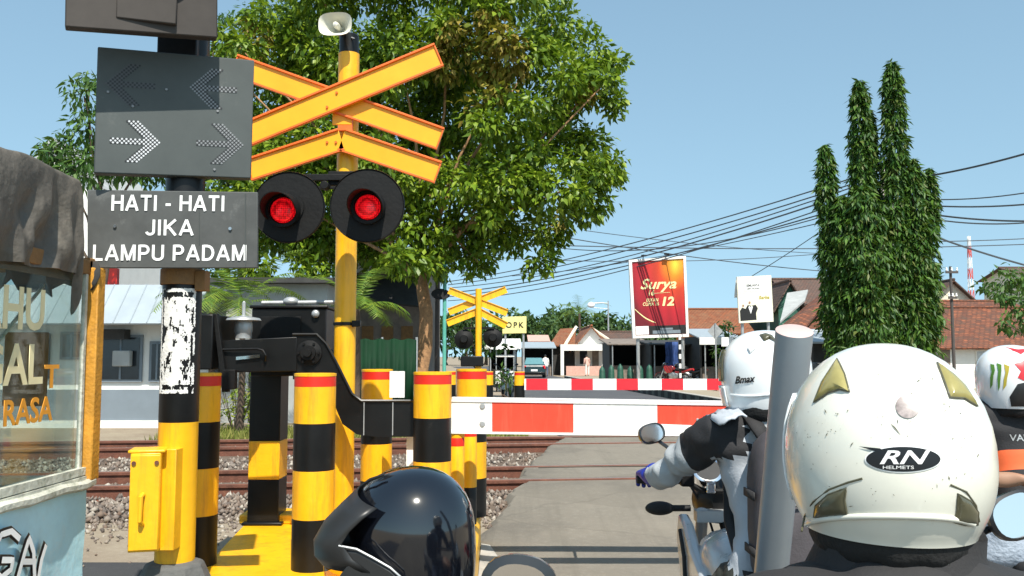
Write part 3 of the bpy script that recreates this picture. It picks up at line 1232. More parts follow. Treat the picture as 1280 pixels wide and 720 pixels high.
# ------------------------------------------------------------------ barrier gate
def gate_near():
    YB = 6.0
    t = thing("barrier_gate", (-1.55, 6.6, IS), "black crossing gate machine with long red and white boom lowered across the road", "barrier gate")
    # drive housing behind
    b = MB()
    x0, x1 = P(326, 0, 6.6).x, P(416, 0, 6.6).x
    z0, z1 = P(370, 470, 6.6).z, P(370, 386, 6.6).z
    b.box(((x0 + x1) / 2, 6.72, (z0 + z1) / 2), (x1 - x0, .34, z1 - z0))
    b.box(((x0 + x1) / 2, 6.72, z1 + .012), (x1 - x0 + .03, .37, .024))
    h = b.build("housing", "gloss_black", t, bevel=.008)
    b = MB()
    b.box((x0 + .22, 6.542, (z0 + z1) / 2 + .04), (.30, .012, .30))
    b.build("hatch", "dull_black", h, bevel=.004)
    b = MB()
    zt = z1 + .045
    b.tube([(x0 + .06, 6.6, zt), (x1 + .08, 6.6, zt + .005)], .016)
    b.ell((P(371, 0, 6.6).x, 6.6, zt + .01), (.06, .05, .035))
    b.build("shaft", "galv", h)
    b = MB()
    b.ell((P(400, 0, 6.5).x, 6.53, P(0, 392, 6.5).z), (.03, .02, .03))
    b.build("lock", "galv", h)
    # pedestal
    xp = P(349, 0, 6.9).x
    b = MB()
    zb = [IS, P(0, 596, 6.9).z, P(0, 549, 6.9).z, z0 + .0]
    b.box((xp, 6.86, (zb[0] + zb[1]) / 2), (.235, .24, zb[1] - zb[0]), mi=1)
    b.box((xp, 6.86, (zb[1] + zb[2]) / 2), (.236, .241, zb[2] - zb[1]), mi=0)
    b.box((xp, 6.86, (zb[2] + zb[3]) / 2), (.235, .24, zb[3] - zb[2]), mi=1)
    b.box((xp, 6.86, IS + .012), (.30, .30, .024), mi=1)
    b.build("pedestal", ["safety_yellow", "gloss_black"], t, bevel=.006)
    # bracket plate that carries the boom
    pl = [(366, 418), (396, 418), (408, 430), (420, 452), (432, 476), (440, 492), (452, 501), (524, 501), (524, 546), (470, 546), (446, 543), (428, 530), (418, 506), (412, 480), (366, 474)]
    for yy in (YB - .02, YB + .34):
        b = MB()
        p2 = [(P(px, py, yy).x, P(px, py, yy).z) for px, py in pl]
        b.prism(p2, Matrix.Translation((0, yy, 0)), 0, .016)
        rim = [Vector((x, yy - .006, z)) for x, z in p2[:8]]
        b.tube(rim, .010, n=6)
        b.build("bracket_plate", "gloss_black", t, smooth=20)
    b = MB()
    for px in (455, 491):
        q0, q1 = P(px, 503, YB - .03), P(px, 544, YB - .03)
        b.box((q0 + q1) / 2, (.006, .012, (q0 - q1).length))
    b.build("seam_strip", "galv", t)
    # hub
    p = P(387, 441, YB - .02)
    b = MB()
    b.lathe([(.085, -.01, 0), (.085, .02, 0), (.07, .024, 0), (.05, .03, 0), (.05, .05, 0), (.028, .05, 0), (.026, .075, 0), (.0, .075, 0)], p, ax=(0, -1, 0), n=28)
    for i in range(6):
        a = i * math.pi / 3
        q = p + Vector((math.cos(a) * .068, -.024, math.sin(a) * .068))
        b.cyl(q, q + Vector((0, -.012, 0)), .009, n=6)
    b.cyl(p + Vector((0, 0, 0)), p + Vector((0, .7, 0)), .03)
    b.build("hub", "dull_black", t)
    # counterweight beam
    for yy in (YB - .03, YB + .35):
        b = MB()
        q = [P(272, 466, yy), P(371, 464, yy), P(371, 421, yy), P(272, 426, yy)]
        b.slab(q, .05)
        bm_ = b.build("counterweight_beam", "gloss_black", t, bevel=.005)
        if yy < YB:
            hb = bm_
    b = MB()
    yy = YB - .05
    b.tube([P(274, 437, yy), P(322, 436, yy - .01), P(329, 438, yy - .02), P(332, 444, yy - .02), P(331, 451, yy)], .008)
    b.build("handle", "gloss_black", hb)
    b = MB()
    b.slab([P(295, 450, yy), P(325, 447, yy), P(325, 443, yy), P(295, 446, yy)], .012)
    b.build("name_plate", "chrome", hb)
    b = MB()
    q0, q1 = P(246, 462, YB - .05), P(269, 393, YB - .05)
    b.box(((q0.x + q1.x) / 2 + .0, YB + .16, (q0.z + q1.z) / 2), (q1.x - q0.x, .5, q1.z - q0.z))
    b.build("counterweight", "gloss_black", t, bevel=.008)
    b = MB()
    b.slab([P(277, 490, YB - .07), P(285, 490, YB - .07), P(271, 392, YB - .07), P(266, 392, YB - .07)], .05)
    b.slab([P(281, 462, YB - .06), P(297, 462, YB - .06), P(297, 486, YB - .06), P(281, 488, YB - .06)], .06)
    b.build("strap_plate", "dull_black", t, bevel=.004)
    # bell on top of the beam
    p = P(304, 423, YB + .12)
    b = MB()
    b.lathe([(.055, 0, 0), (.055, .035, 0), (.062, .05, 0), (.062, .10, 0), (.055, .12, 0), (.12, .125, 0), (.11, .14, 0), (.03, .155, 0), (.012, .16, 0), (.012, .25, 0), (.004, .26, 0)], p, n=24)
    b.build("bell", "galv", t)
    # boom: two striped boards with a gap, on spacers
    cuts = [563, 616, 714, 815, 925, 1040, 1160]
    bx = [P(px, 0, YB).x for px in cuts] + [3.4]
    zt0, zt1, zb0, zb1 = P(563, 500, YB).z, P(900, 505, YB).z, P(563, 541, YB).z, P(900, 545, YB).z
    slope_t = (zt1 - zt0) / (P(900, 0, YB).x - bx[0])
    slope_b = (zb1 - zb0) / (P(900, 0, YB).x - bx[0])
    bo = None
    for yy in (YB, YB + .37):
        b = MB()
        for i in range(len(bx) - 1):
            xa, xb = bx[i], bx[i + 1]
            f = lambda x, k: (zt0 + slope_t * (x - bx[0])) if k else (zb0 + slope_b * (x - bx[0]))
            b.slab([(xa, yy, f(xa, 0)), (xb, yy, f(xb, 0)), (xb, yy, f(xb, 1)), (xa, yy, f(xa, 1))], .022, mi=i % 2)
        # rolled edges, a touch lighter and proud of the board
        for k, s in ((1, 1), (0, -1)):
            b.slab([(bx[0] + .003, yy - .008, f(bx[0], k) - (.010 if k else .004)), (bx[-1] - .003, yy - .008, f(bx[-1], k) - (.010 if k else .004)), (bx[-1] - .003, yy - .008, f(bx[-1], k) + (.004 if k else .010)), (bx[0] + .003, yy - .008, f(bx[0], k) + (.004 if k else .010))], .034, mi=0)
        o = b.build("boom_board", ["boom_white", "boom_red"], t, smooth=0)
        bo = bo or o
    b = MB()
    for px, py in ((603, 508), (603, 530), (880, 525), (872, 525)):
        p = P(px, py, YB - .002)
        b.cyl(p, p + Vector((0, -.008, 0)), .020 if px < 700 else .012, .014 if px < 700 else .008, n=14)
    b.build("bolt", "galv", bo)
    # reflective strip with arrows, low on the outer board
    b = MB()
    b.slab([P(823, 542, YB - .006), P(906, 543, YB - .006), P(906, 533, YB - .006), P(823, 530, YB - .006)], .004)
    a = [(868, 536), (878, 524), (884, 529), (890, 523), (902, 536)]
    b.prism([(P(x, y, YB - .008).x, P(x, y, YB - .008).z) for x, y in a], Matrix.Translation((0, YB - .008, 0)), 0, .003)
    b.build("reflector_strip", "boom_white", bo, smooth=0)
    b = MB()
    for x in (bx[0] + 1.12, 3.2):
        b.box((x, YB + .195, (zt0 + zb0) / 2 - .01), (.02, .33, .03))
    b.build("spacer", "boom_white", bo)
    b = MB()
    q0, q1 = P(487, 497, YB + .42), P(506, 464, YB + .42)
    b.box(((q0.x + q1.x) / 2, YB + .42, (q0.z + q1.z) / 2), (q1.x - q0.x, .02, q0.z - q1.z))
    q0, q1 = P(508, 583, YB + .42), P(517, 541, YB + .42)
    b.box(((q0.x + q1.x) / 2, YB + .42, (q0.z + q1.z) / 2), (q1.x - q0.x, .02, q0.z - q1.z))
    b.box((P(500, 0, YB + .42).x, YB + .45, P(0, 522, YB + .42).z), (.14, .04, .24))
    b.build("end_plate", "boom_white", t)
    return t


gate_near()


# ------------------------------------------------------------------ warning sign post
def sign_post():
    Y = 4.4
    c = P(220, 640, Y)
    t = thing("warning_post", (c.x, Y, 0), "striped post carrying dark arrow display and panel reading HATI - HATI JIKA LAMPU PADAM", "warning sign")
    r = .094
    zc, zy, zt = P(220, 703, Y).z, P(220, 527, Y).z, P(240, 20, Y).z
    b = MB()
    b.lathe([(r, zc - .05, 0), (r, zy, 1), (r * 1.004, zy + .002, 1), (r * 1.004, P(0, 357, Y).z, 1), (r, P(0, 356, Y).z, 1), (r, zt, 1)], (c.x, Y, 0), n=36)
    b.build("pole", ["safety_yellow", "gloss_black"], t, smooth=30)
    b = MB()
    b.lathe([(.30, 0, 0), (.27, .25, 0), (.135, zc - .0, 0), (.10, zc + .012, 0)], (c.x, Y, 0), n=9)
    b.build("footing", "concrete_dark", t, smooth=20, bevel=.01)
    # collar under the panel
    z0, z1 = P(0, 357, Y).z, P(0, 337, Y).z
    b = MB()
    b.lathe([(r + .012, z0, 0), (r + .012, z1, 0)], (c.x, Y, 0), n=28)
    b.box((c.x + .11, Y - .03, (z0 + z1) / 2 - .02), (.05, .08, .10))
    b.build("collar", "wood_brown", t, smooth=30, bevel=.004)
    # torn poster on the pole
    b = MB()
    rr = r + .003
    zt_, zb_ = P(0, 362, Y).z, P(0, 491, Y).z
    n, mrow = 56, 84
    V = {}
    for i in range(n + 1):
        for j in range(mrow + 1):
            a = rad(-140) + rad(112) * i / n
            V[i, j] = Vector((c.x + math.cos(a) * rr, Y + math.sin(a) * rr, zb_ + (zt_ - zb_) * j / mrow))
    vm = {}
    for i in range(n):
        for j in range(mrow):
            q = Vector((i * .085, j * .07, 3.0))
            edge = min(i, n - 1 - i, j, mrow - 1 - j)
            if noise.noise(q) + .6 * noise.noise(q * 2.7) + (.35 if edge > 6 else -.1) + .35 * noise.noise(q * 7) > .10 or (edge <= 2 and noise.noise(q * 1.3) > -.25):
                vv = []
                for k in ((i, j), (i + 1, j), (i + 1, j + 1), (i, j + 1)):
                    if k not in vm:
                        vm[k] = b.bm.verts.new(V[k] + Vector((RND.uniform(-.002, .002), RND.uniform(-.001, 0), RND.uniform(-.002, .002))))
                    vv.append(vm[k])
                b._f(vv, 0)
    b.build("torn_poster", "paper_torn", t, smooth=0, solid=.001)
    # control box strapped to the pole
    b = MB()
    yb = Y - .23
    x0, x1 = P(172, 0, yb).x, P(214, 0, yb).x
    z0, z1 = P(190, 690, yb).z, P(190, 566, yb).z
    RZ = Matrix.Rotation(rad(14), 3, 'Z')
    cc = Vector(((x0 + x1) / 2 + .015, yb + .06, (z0 + z1) / 2))
    b.box(cc, (x1 - x0 - .03, .14, z1 - z0), rot=RZ)
    b.box(cc + Vector((.0, .01, (z1 - z0) / 2 + .006)), (x1 - x0 + .0, .16, .016), rot=RZ)
    k = b.build("control_box", "safety_yellow", t, bevel=.006)
    b = MB()
    b.box(cc + RZ @ Vector((0, -.073, 0)), (x1 - x0 - .035, .010, z1 - z0 - .02), rot=RZ)
    d = b.build("door", "safety_yellow", k, bevel=.003)
    b = MB()
    q = cc + RZ @ Vector((-.005, -.08, -.03))
    b.tube([q + Vector((0, 0, .07)), q + Vector((0, -.028, .06)), q + Vector((0, -.03, -.05)), q + Vector((0, 0, -.07))], .011)
    b.build("handle", "safety_yellow", d)
    b = MB()
    for s in (-1, 1):
        q = cc + RZ @ Vector((s * .05, -.078, (z1 - z0) / 2 - .045))
        b.cyl(q, q + RZ @ Vector((0, -.008, 0)), .010, n=8)
    b.build("bolt", "rust", d)
    b = MB()
    b.box((cc.x + .085, Y - .10, cc.z + .0), (.09, .12, z1 - z0 + .02))
    b.build("mounting_channel", "safety_yellow", k, bevel=.004)

    # panels: quads surveyed with the near edge closer
    def panel(name, q, th, m, bevel=.006):
        b = MB()
        b.slab(q, th)
        return b.build(name, m, t, bevel=bevel)
    # q = lower-left, lower-right, upper-right, upper-left
    qa = [P(117, 216, 4.13), P(314, 223, 4.40), P(318, 75, 4.40), P(122, 58, 4.13)]
    pa = panel("arrow_display", qa, .07, "panel_grey")
    qt = [P(109, 335, 4.20), P(322, 335, 4.27), P(322, 240, 4.27), P(109, 237, 4.20)]
    pt = panel("text_panel", qt, .022, "panel_worn", .004)
    n = (qt[1] - qt[0]).cross(qt[3] - qt[0]).normalized()

    def uv(q, u, v, off=0.0):
        n_ = (q[1] - q[0]).cross(q[3] - q[0]).normalized()
        return (q[0] * (1 - u) + q[1] * u) * (1 - v) + (q[3] * (1 - u) + q[2] * u) * v + n_ * off

    def pxuv(q, px, py):
        # invert the quad roughly by iteration
        u, v = .5, .5
        for _ in range(12):
            p = uv(q, u, v)
            d = p - Vector((0, 0, CAMZ))
            ct, st = math.cos(TH), math.sin(TH)
            dep = d.y * ct + d.z * st
            X = 640 + F * d.x / dep
            Yp = 360 - F * (d.z * ct - d.y * st) / dep
            u += (px - X) / 205.0
            v -= (py - Yp) / (155.0 if q is qa else 97.0)
        return u, v
    n_t = (qt[1] - qt[0]).cross(qt[3] - qt[0]).normalized()
    arc = lambda cx, cy, rx, ry, a0, a1, k=8: [(cx + rx * math.cos(rad(a0 + (a1 - a0) * i / k)), cy + ry * math.sin(rad(a0 + (a1 - a0) * i / k))) for i in range(k + 1)]
    GL = {"H": (.68, [[(.07, 0), (.07, 1)], [(.61, 0), (.61, 1)], [(.07, .52), (.61, .52)]]), "A": (.72, [[(.04, 0), (.36, 1)], [(.68, 0), (.36, 1)], [(.16, .3), (.56, .3)]]),
          "T": (.62, [[(.31, 0), (.31, 1)], [(0, .93), (.62, .93)]]), "I": (.16, [[(.08, 0), (.08, 1)]]), "-": (.34, [[(.02, .4), (.32, .4)]]), " ": (.22, []),
          "J": (.50, [[(.43, 1)] + arc(.25, .24, .18, .17, 0, -175)]), "K": (.66, [[(.07, 0), (.07, 1)], [(.60, 1), (.07, .40)], [(.24, .56), (.62, 0)]]),
          "L": (.54, [[(.07, 0), (.07, 1)], [(.07, .07), (.54, .07)]]), "M": (.80, [[(.07, 0), (.07, 1)], [(.73, 0), (.73, 1)], [(.10, 1), (.40, .02)], [(.70, 1), (.40, .02)]]),
          "P": (.62, [[(.07, 0), (.07, 1)], [(.07, .93), (.34, .93)] + arc(.34, .69, .21, .24, 90, -90)[1:] + [(.07, .45)]]),
          "U": (.66, [[(.07, 1)] + arc(.33, .28, .26, .215, 180, 360) + [(.59, 1)]]), "D": (.68, [[(.07, 0), (.07, 1)], [(.07, .93), (.28, .93)] + arc(.28, .5, .33, .43, 90, -90)[1:] + [(.07, .07)]])}
    for s, px, py, hp, wp in (("HATI - HATI", 210.5, 254, 20, 138), ("JIKA", 212, 284.5, 20, 59), ("LAMPU PADAM", 213, 316, 20, 187)):
        u, v = pxuv(qt, px, py)
        o = uv(qt, u, v, .002)
        k_ = 4.235 / F
        H_ = hp * k_
        tot = sum(GL[c_][0] for c_ in s) + .14 * (len(s) - 1)
        sx_ = wp * k_ / tot
        X = -wp * k_ / 2
        ux_ = (qt[1] - qt[0]).normalized()
        b = MB()
        lay = 0
        for c_ in s:
            wd, strokes = GL[c_]
            for st in strokes:
                lay += 1
                off = .0004 * (lay % 9)
                pts = [o + ux_ * (X + x * sx_) + Vector((0, 0, (y - .5) * H_)) + n_t * off for x, y in st]
                L_, R_ = [], []
                hw = .083 * H_
                for i, p in enumerate(pts):
                    d = (pts[min(i + 1, len(pts) - 1)] - pts[max(i - 1, 0)]).normalized()
                    nn_ = n_t.cross(d) * hw
                    L_.append(p + nn_)
                    R_.append(p - nn_)
                b.grid([L_, R_])
            X += (wd + .14) * sx_
        bmesh.ops.recalc_face_normals(b.bm, faces=b.bm.faces)
        b.build("lettering", "letter_white", pt, smooth=0)
    b = MB()
    for px, py in ((144, 283), (288, 286)):
        p = uv(qt, *pxuv(qt, px, py), .001)
        b.cyl(p, p + n * .008, .008, n=10)
    b.build("rivet", "steel", pt)
    b = MB()
    b.slab([uv(qt, .925, .01, .006), uv(qt, .93, .01, .006), uv(qt, .93, .97, .006), uv(qt, .925, .97, .006)], .006)
    b.slab([uv(qt, .652, .3, .003), uv(qt, .656, .3, .003), uv(qt, .656, .75, .003), uv(qt, .652, .75, .003)], .003)
    b.build("seam", "panel_grey", pt)
    # LED arrows: staggered grid of dots inside an arrow outline
    na = (qa[1] - qa[0]).cross(qa[3] - qa[0]).normalized()
    ux = (qa[1] - qa[0]).normalized()
    uz = Vector((0, 0, 1))
    kk = 4.27 / F
    for (px, py, dirn, m0) in ((163, 106, -1, "dot_shaded"), (267, 111, -1, "dot_grey"), (169, 177, 1, "dot_white"), (275, 180, 1, "dot_grey")):
        c0 = uv(qa, *pxuv(qa, px, py), .001)
        b = MB()
        st = 3.0
        for i in range(-12, 13):
            for j in range(-11, 12):
                X, Z = i * st * .84, j * st * .84
                inn = False
                xx = X * dirn
                if abs(Z) <= 4.2 and -30 <= xx <= 14:
                    inn = True
                dd = xx + abs(Z) * 1.02
                if 15 <= dd + 0 <= 29.5 and abs(Z) <= 27:
                    inn = True
                if not inn:
                    continue
                chk = (i + j) % 2
                q = c0 + ux * (X * kk) + uz * (Z * kk)
                h = .0052
                pts = [q + ux * (math.cos(a) * h) + uz * (math.sin(a) * h) for a in (.39, 1.18, 1.96, 2.75, 3.53, 4.32, 5.1, 5.89)]
                b._f([b.bm.verts.new(p + na * (.0015 if chk else .001)) for p in pts], 0 if chk else 1)
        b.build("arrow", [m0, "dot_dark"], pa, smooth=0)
    b = MB()
    for px, py in ((166, 133), (272, 139), (268, 212), (135, 115), (208, 112)):
        p = uv(qa, *pxuv(qa, px, py), .0)
        b.cyl(p, p + na * .006, .006, n=8)
    b.build("screw", "dot_grey", pa)
    # signal head above, its hood hanging in front
    qh = [P(81, 33, 3.86), P(272, 47, 4.13), P(272, -150, 4.13), P(84, -150, 3.86)]
    ph = panel("signal_head", qh, .06, "box_brown")
    nh = (qh[1] - qh[0]).cross(qh[3] - qh[0]).normalized()
    cx = uv(qh, .55, .60, 0)
    b = MB()
    hx = (qh[1] - qh[0]).normalized()
    R0 = .20
    pts = []
    nn = 40
    for rr_, off in ((R0, 0), (R0, .09), (R0 - .012, .09), (R0 - .012, .02), (R0 * .6, .01)):
        pts.append([cx + hx * (math.cos(2 * math.pi * i / nn) * rr_) + uz * (math.sin(2 * math.pi * i / nn) * rr_ * 1.02) + nh * off for i in range(nn)])
    RR = [[b.bm.verts.new(p) for p in s] for s in pts]
    for i in range(len(RR) - 1):
        b.bridge(RR[i], RR[i + 1])
    b._f(RR[-1], 0)
    b.build("lamp_hood", "dull_black", ph, smooth=40)
    b = MB()
    b.box(uv(qh, .52, .16, .004), (.26, .03, .14), rot=Matrix.Rotation(rad(19), 3, 'Z'))
    b.build("hood_bracket", "box_brown", ph, bevel=.006)
    b = MB()
    b.box((P(232, 0, 4.4).x, 4.40, P(232, 62, 4.4).z), (.2, .2, .22))
    b.build("neck", "gloss_black", t, bevel=.008)
    b = MB()
    b.box((c.x, Y - .125, P(0, 280, Y).z), (.16, .06, .12))
    b.build("panel_bracket", "dull_black", t, bevel=.004)
    return t


sign_post()
# ------------------------------------------------------------------ food stall
def stall():
    t = thing("food_stall", (-2.6, 3.2, 0), "roadside food stall with grey tarpaulin awning, lettered glass and pale blue counter", "food stall")
    XF = -2.0
    Y0, Y1 = 1.9, 4.18
    zc = .96
    # counter panels
    b = MB()
    rows = []
    for j in range(9):
        z = .02 + (zc - .02) * j / 8
        rows.append([(XF + .02 * noise.noise(Vector((y * 2.2, z * 2.5, 1))) + .015 * math.sin(y * 9 + z), y, z) for y in np.linspace(Y0, Y1, 30)])
    b.grid([r[::-1] for r in rows])
    rows = []
    for j in range(9):
        z = .02 + (zc - .02) * j / 8
        rows.append([(x, Y1 + .012 * noise.noise(Vector((x * 3, z * 3, 7))), z) for x in np.linspace(XF, XF - 1.1, 12)])
    b.grid(rows)
    b.face([(XF - 1.1, Y0, .02), (XF, Y0, .02), (XF, Y0, zc), (XF - 1.1, Y0, zc)])
    c = b.build("counter", "stall_blue", t, smooth=60)
    # graffiti word on the counter: black-edged white letters
    k = 3.75 / F

    def onf(y, z, off=.022):
        return Vector((XF + off + .02 * noise.noise(Vector((y * 2.2, z * 2.5, 1))) + .015 * math.sin(y * 9 + z), y, z))

    def yz(px, py):
        y = 2.0 * F / (640 - px)
        return y, P(px, py, y).z
    strokes = {
        "G": [(22, 672), (14, 664), (3, 668), (-6, 690), (-6, 712), (4, 722), (14, 712), (16, 700), (6, 700)],
        "A": [(22, 722), (30, 690), (36, 672), (42, 690), (44, 722)],
        "A2": [(29, 702), (44, 702)],
        "L": [(60, 684), (54, 700), (50, 722)],
        "E": [(-18, 668), (-34, 668), (-36, 696), (-20, 696), (-36, 696), (-38, 726), (-20, 726)],
        "T": [(-44, 668), (-70, 668), (-57, 668), (-60, 728)],
    }
    bw, bk = MB(), MB()
    for s in strokes.values():
        pts = [onf(*yz(px, py)) for px, py in s]
        dense = []
        for p, q in zip(pts, pts[1:]):
            dense += [p.lerp(q, i / 4) for i in range(4)]
        dense.append(pts[-1])
        for B_, r, off in ((bk, .021, .000), (bw, .012, .006)):
            L_, R_ = [], []
            for i, p in enumerate(dense):
                d = (dense[min(i + 1, len(dense) - 1)] - dense[max(i - 1, 0)]).normalized()
                n = Vector((0, -d.z, d.y)) * r
                ex = -d * r if i == 0 else (d * r if i == len(dense) - 1 else Vector((0, 0, 0)))
                L_.append(p + n + ex + Vector((off, 0, 0)))
                R_.append(p - n + ex + Vector((off, 0, 0)))
            B_.grid([L_, R_])
    bk.build("painted_word", "ink_black", c, smooth=0)
    bw.build("painted_word_fill", "letter_white", c, smooth=0)
    # worn sill
    b = MB()
    pts = [Vector((XF + .02 + .006 * noise.noise(Vector((y * 6, 0, 0))), y, zc + .012 * noise.noise(Vector((y * 5, 2, 0))))) for y in np.linspace(Y0, Y1 + .03, 26)]
    b.tube(pts, [.022 + .010 * abs(noise.noise(Vector((p.y * 8, 4, 0)))) for p in pts], n=7)
    b.box((XF - .03, (Y0 + Y1) / 2, zc + .022), (.09, Y1 - Y0, .02))
    b.box((XF - .55, Y1 - .03, zc + .015), (1.1, .09, .03))
    b.box((XF - .005, (Y0 + Y1) / 2, zc + .055), (.03, Y1 - Y0, .035))
    b.build("sill", "stall_trim", t, smooth=40)
    # posts
    b = MB()
    b.box((XF + .0, Y1 + .02, 1.47), (.075, .075, 1.0))
    b.build("post", "post_ochre", t, bevel=.006)
    for x, y in ((XF - 1.1, Y1), (XF - 1.1, Y0), (XF, Y0)):
        b = MB()
        b.box((x, y, 1.13 if x < XF else .98), (.07, .07, 2.2 if x < XF else 1.9))
        b.build("post", "post_ochre", t, bevel=.006)
    # glass panes
    b = MB()
    zt = 1.95
    b.slab([(XF - .012, Y0 + .04, zc + .07), (XF - .012, Y1 - .03, zc + .07), (XF - .012, Y1 - .03, zt), (XF - .012, Y0 + .04, zt)], .005)
    g = b.build("glass_pane", "pane_glass", t, smooth=0)
    b = MB()
    b.slab([(XF - .05, Y1 - .02, zc + .04), (XF - 1.05, Y1 - .02, zc + .04), (XF - 1.05, Y1 - .02, zt), (XF - .05, Y1 - .02, zt)], .005)
    b.build("glass_pane", "pane_glass", t, smooth=0)
    b = MB()
    b.box((XF - .012, Y1 - .045, (zc + zt) / 2), (.018, .022, zt - zc))
    b.build("window_frame", "stall_trim", t)
    # lettering on the glass, read from the road

    def lab(s, px, py, hpx, m, wpx, off=.002, al='RIGHT', sh=0.):
        y = (2.0 - .0) * F / (640 - px)
        o = Vector((XF - .009 + off, y, P(px, py, y).z))
        y0 = 2.0 * F / (640 - (px - wpx))
        text(s, hpx * y / F, frame(o, (0, 1, 0), (0, 0, 1)), m, g, ext=.0012, bold=.02, width=(y - y0) if wpx else None, align=al, shear=sh)
    lab("TAHU", 57, 388, 48, "cream_letter", 112)
    lab("TEGAL", 58, 455, 46, "cream_letter", 142)
    lab("RASA", 72, 510, 28, "orange_letter", 60)
    lab("T", 78, 470, 27, "orange_letter", 18)
    # interior: shelf, dark board, bowls
    b = MB()
    b.box((XF - .245, Y1 - .10, 1.49), (.20, .02, .34))
    b.build("notice_board", "wood_brown", t, bevel=.006)
    b = MB()
    b.box((XF - .55, (Y0 + Y1) / 2, zc - .02), (1.0, Y1 - Y0 - .2, .03))
    b.build("shelf", "wood_brown", t)
    b = MB()
    b.tube([(XF - .1, 3.2, 1.30), (XF - .2, 4.12, 1.88)], .008)
    b.build("prop_stick", "stall_trim", t)
    # tarp awning: draped sheet hanging over the road side and round the end
    b = MB()
    rows = []
    prof = [(dx_ - .005, z_) for dx_, z_ in [(-1.45, 2.34), (-.9, 2.37), (-.5, 2.375), (-.2, 2.37), (-.04, 2.37), (.055, 2.368), (.070, 2.34), (.074, 2.24), (.075, 2.13), (.075, 2.02), (.065, 1.92)]]
    n = 90
    ys = np.linspace(1.5, 3.98, n)
    for k_, (dx, z) in enumerate(prof):
        r = []
        for y in ys:
            f = k_ / (len(prof) - 1)
            q1 = Vector((y * 2.1 + f * 1.6, f * 1.3 - y * .4, 3))
            q2 = Vector((y * 6.5 + f * 7.5, f * 2.2 - y * 1.5, 7))
            rg = 1 - 2 * abs(noise.noise(q1))
            rg2 = 1 - 2 * abs(noise.noise(q2))
            wv = .055 * (rg - .75) * (.45 + .8 * f) + .075 * (rg2 - .7) * (.4 + .6 * f) + .018 * noise.noise(Vector((y * 16, f * 12, 2)))
            wv *= .25 + .75 * min(1, max(0, (f - .6) * 4))
            e = max(0, (y - 3.3) / .8)
            drop = -.0 * e + .07 * f * noise.noise(Vector((y * 2, 9, 0)))
            r.append((XF + dx + wv - .03 * e, y + .05 * noise.noise(Vector((y * 2, f * 3, 5))), z + drop + .022 * noise.noise(Vector((y * 4, f * 5, 8)))))
        rows.append(r)
    b.grid(rows)
    # end flap
    end = [rows[i][-1] for i in range(len(rows))]
    fl = [[Vector(p) for p in end]]
    for s in (1, 2, 3):
        fl.append([Vector(p) + Vector((-.012 * s, .022 * s, -.07 * s + .03 * noise.noise(Vector((i * .8, s, 3))))) for i, p in enumerate(end)])
    b.grid(fl)
    bmesh.ops.recalc_face_normals(b.bm, faces=b.bm.faces)
    tp = b.build("tarpaulin", "tarp", t, smooth=80)
    sb = tp.modifiers.new("smooth", 'SUBSURF')
    sb.levels = sb.render_levels = 2
    b = MB()
    b.box((XF - .03, (Y0 + Y1) / 2, 1.97), (.06, Y1 - Y0, .07))
    b.box((XF - .5, Y1, 1.98), (1.0, .06, .07))
    b.build("roof_rail", "wood_brown", t, bevel=.005)
    b = MB()
    b.box((XF - .9, 2.7, 2.2), (.9, 1.5, .02))
    b.box((XF - .04, 3.5, 1.93), (.015, 1.2, .06))
    b.build("ceiling_board", "shop_brown", t)
    # ragged dark underlay hanging below the tarp's end
    b = MB()
    rows = []
    for k in range(5):
        rows.append([(XF + .03 - .9 * (i / 20) + .02 * math.sin(i * 1.9 + k), Y1 - .03 + .03 * math.sin(i * 1.3), 2.0 - .035 * k * (1 + .8 * noise.noise(Vector((i * .5, 3, 1))))) for i in range(21)])
    b.grid(rows)
    b.build("tarpaulin_hem", "shop_dark", t, smooth=60, solid=.004)
    return t


stall()


# ------------------------------------------------------------------ foliage
def leaf_geo(C, D, size, aspect, fold=.25, curl=.2):
    """C centres (n,3), D leaf directions (n,3), size (n,) -> pointed folded leaves of 6 verts / 4 tris"""
    n = len(C)
    D = D / np.linalg.norm(D, axis=1, keepdims=True)
    up = np.tile(np.array([0, 0, 1.0]), (n, 1)) + NPR.normal(0, .45, (n, 3))
    S = np.cross(D, up)
    S /= np.linalg.norm(S, axis=1, keepdims=True) + 1e-9
    U = np.cross(S, D)
    s = size[:, None]
    wd = s * aspect * .5 * NPR.uniform(.7, 1.2, (n, 1))
    fold = fold * NPR.uniform(-.6, 2.4, (n, 1))
    base = C
    midc = C + D * s * .45 - U * s * .02
    L1 = C + D * s * .40 + S * wd + U * wd * fold
    R1 = C + D * s * .40 - S * wd + U * wd * fold
    cu = NPR.uniform(-.2, 1.8, (n, 1)) * curl
    tip = C + D * s - U * s * cu + S * s * NPR.normal(0, .08, (n, 1))
    v = np.stack([base, L1, midc, R1, tip], 1)
    f = np.array([(0, 2, 1), (0, 3, 2), (1, 2, 4), (2, 3, 4)])
    F_ = f[None] + (np.arange(n) * 5)[:, None, None]
    return v.reshape(-1, 3), F_.reshape(-1, 3)


def clump_leaves(clumps, per_m2, size, droop=.4, shell=.55):
    """clumps: (centre, radius) -> leaf centres and outward, drooping directions, thinner inside"""
    Cs, Ds = [], []
    for c, r in clumps:
        n = max(8, int(per_m2 * r * r))
        d = NPR.normal(0, 1, (n, 3))
        d /= np.linalg.norm(d, axis=1, keepdims=True)
        rr = r * (shell + (1 - shell) * NPR.random(n) ** .6) * (1 + NPR.normal(0, .10, n))
        sq = np.array([1, 1, .8])
        Cs.append(np.array(c)[None] + d * rr[:, None] * sq)
        dd = d * .8 + NPR.normal(0, .45, (n, 3))
        dd[:, 2] -= droop
        Ds.append(dd)
    C = np.concatenate(Cs)
    D = np.concatenate(Ds)
    return C, D, size * NPR.uniform(.6, 1.25, len(C))


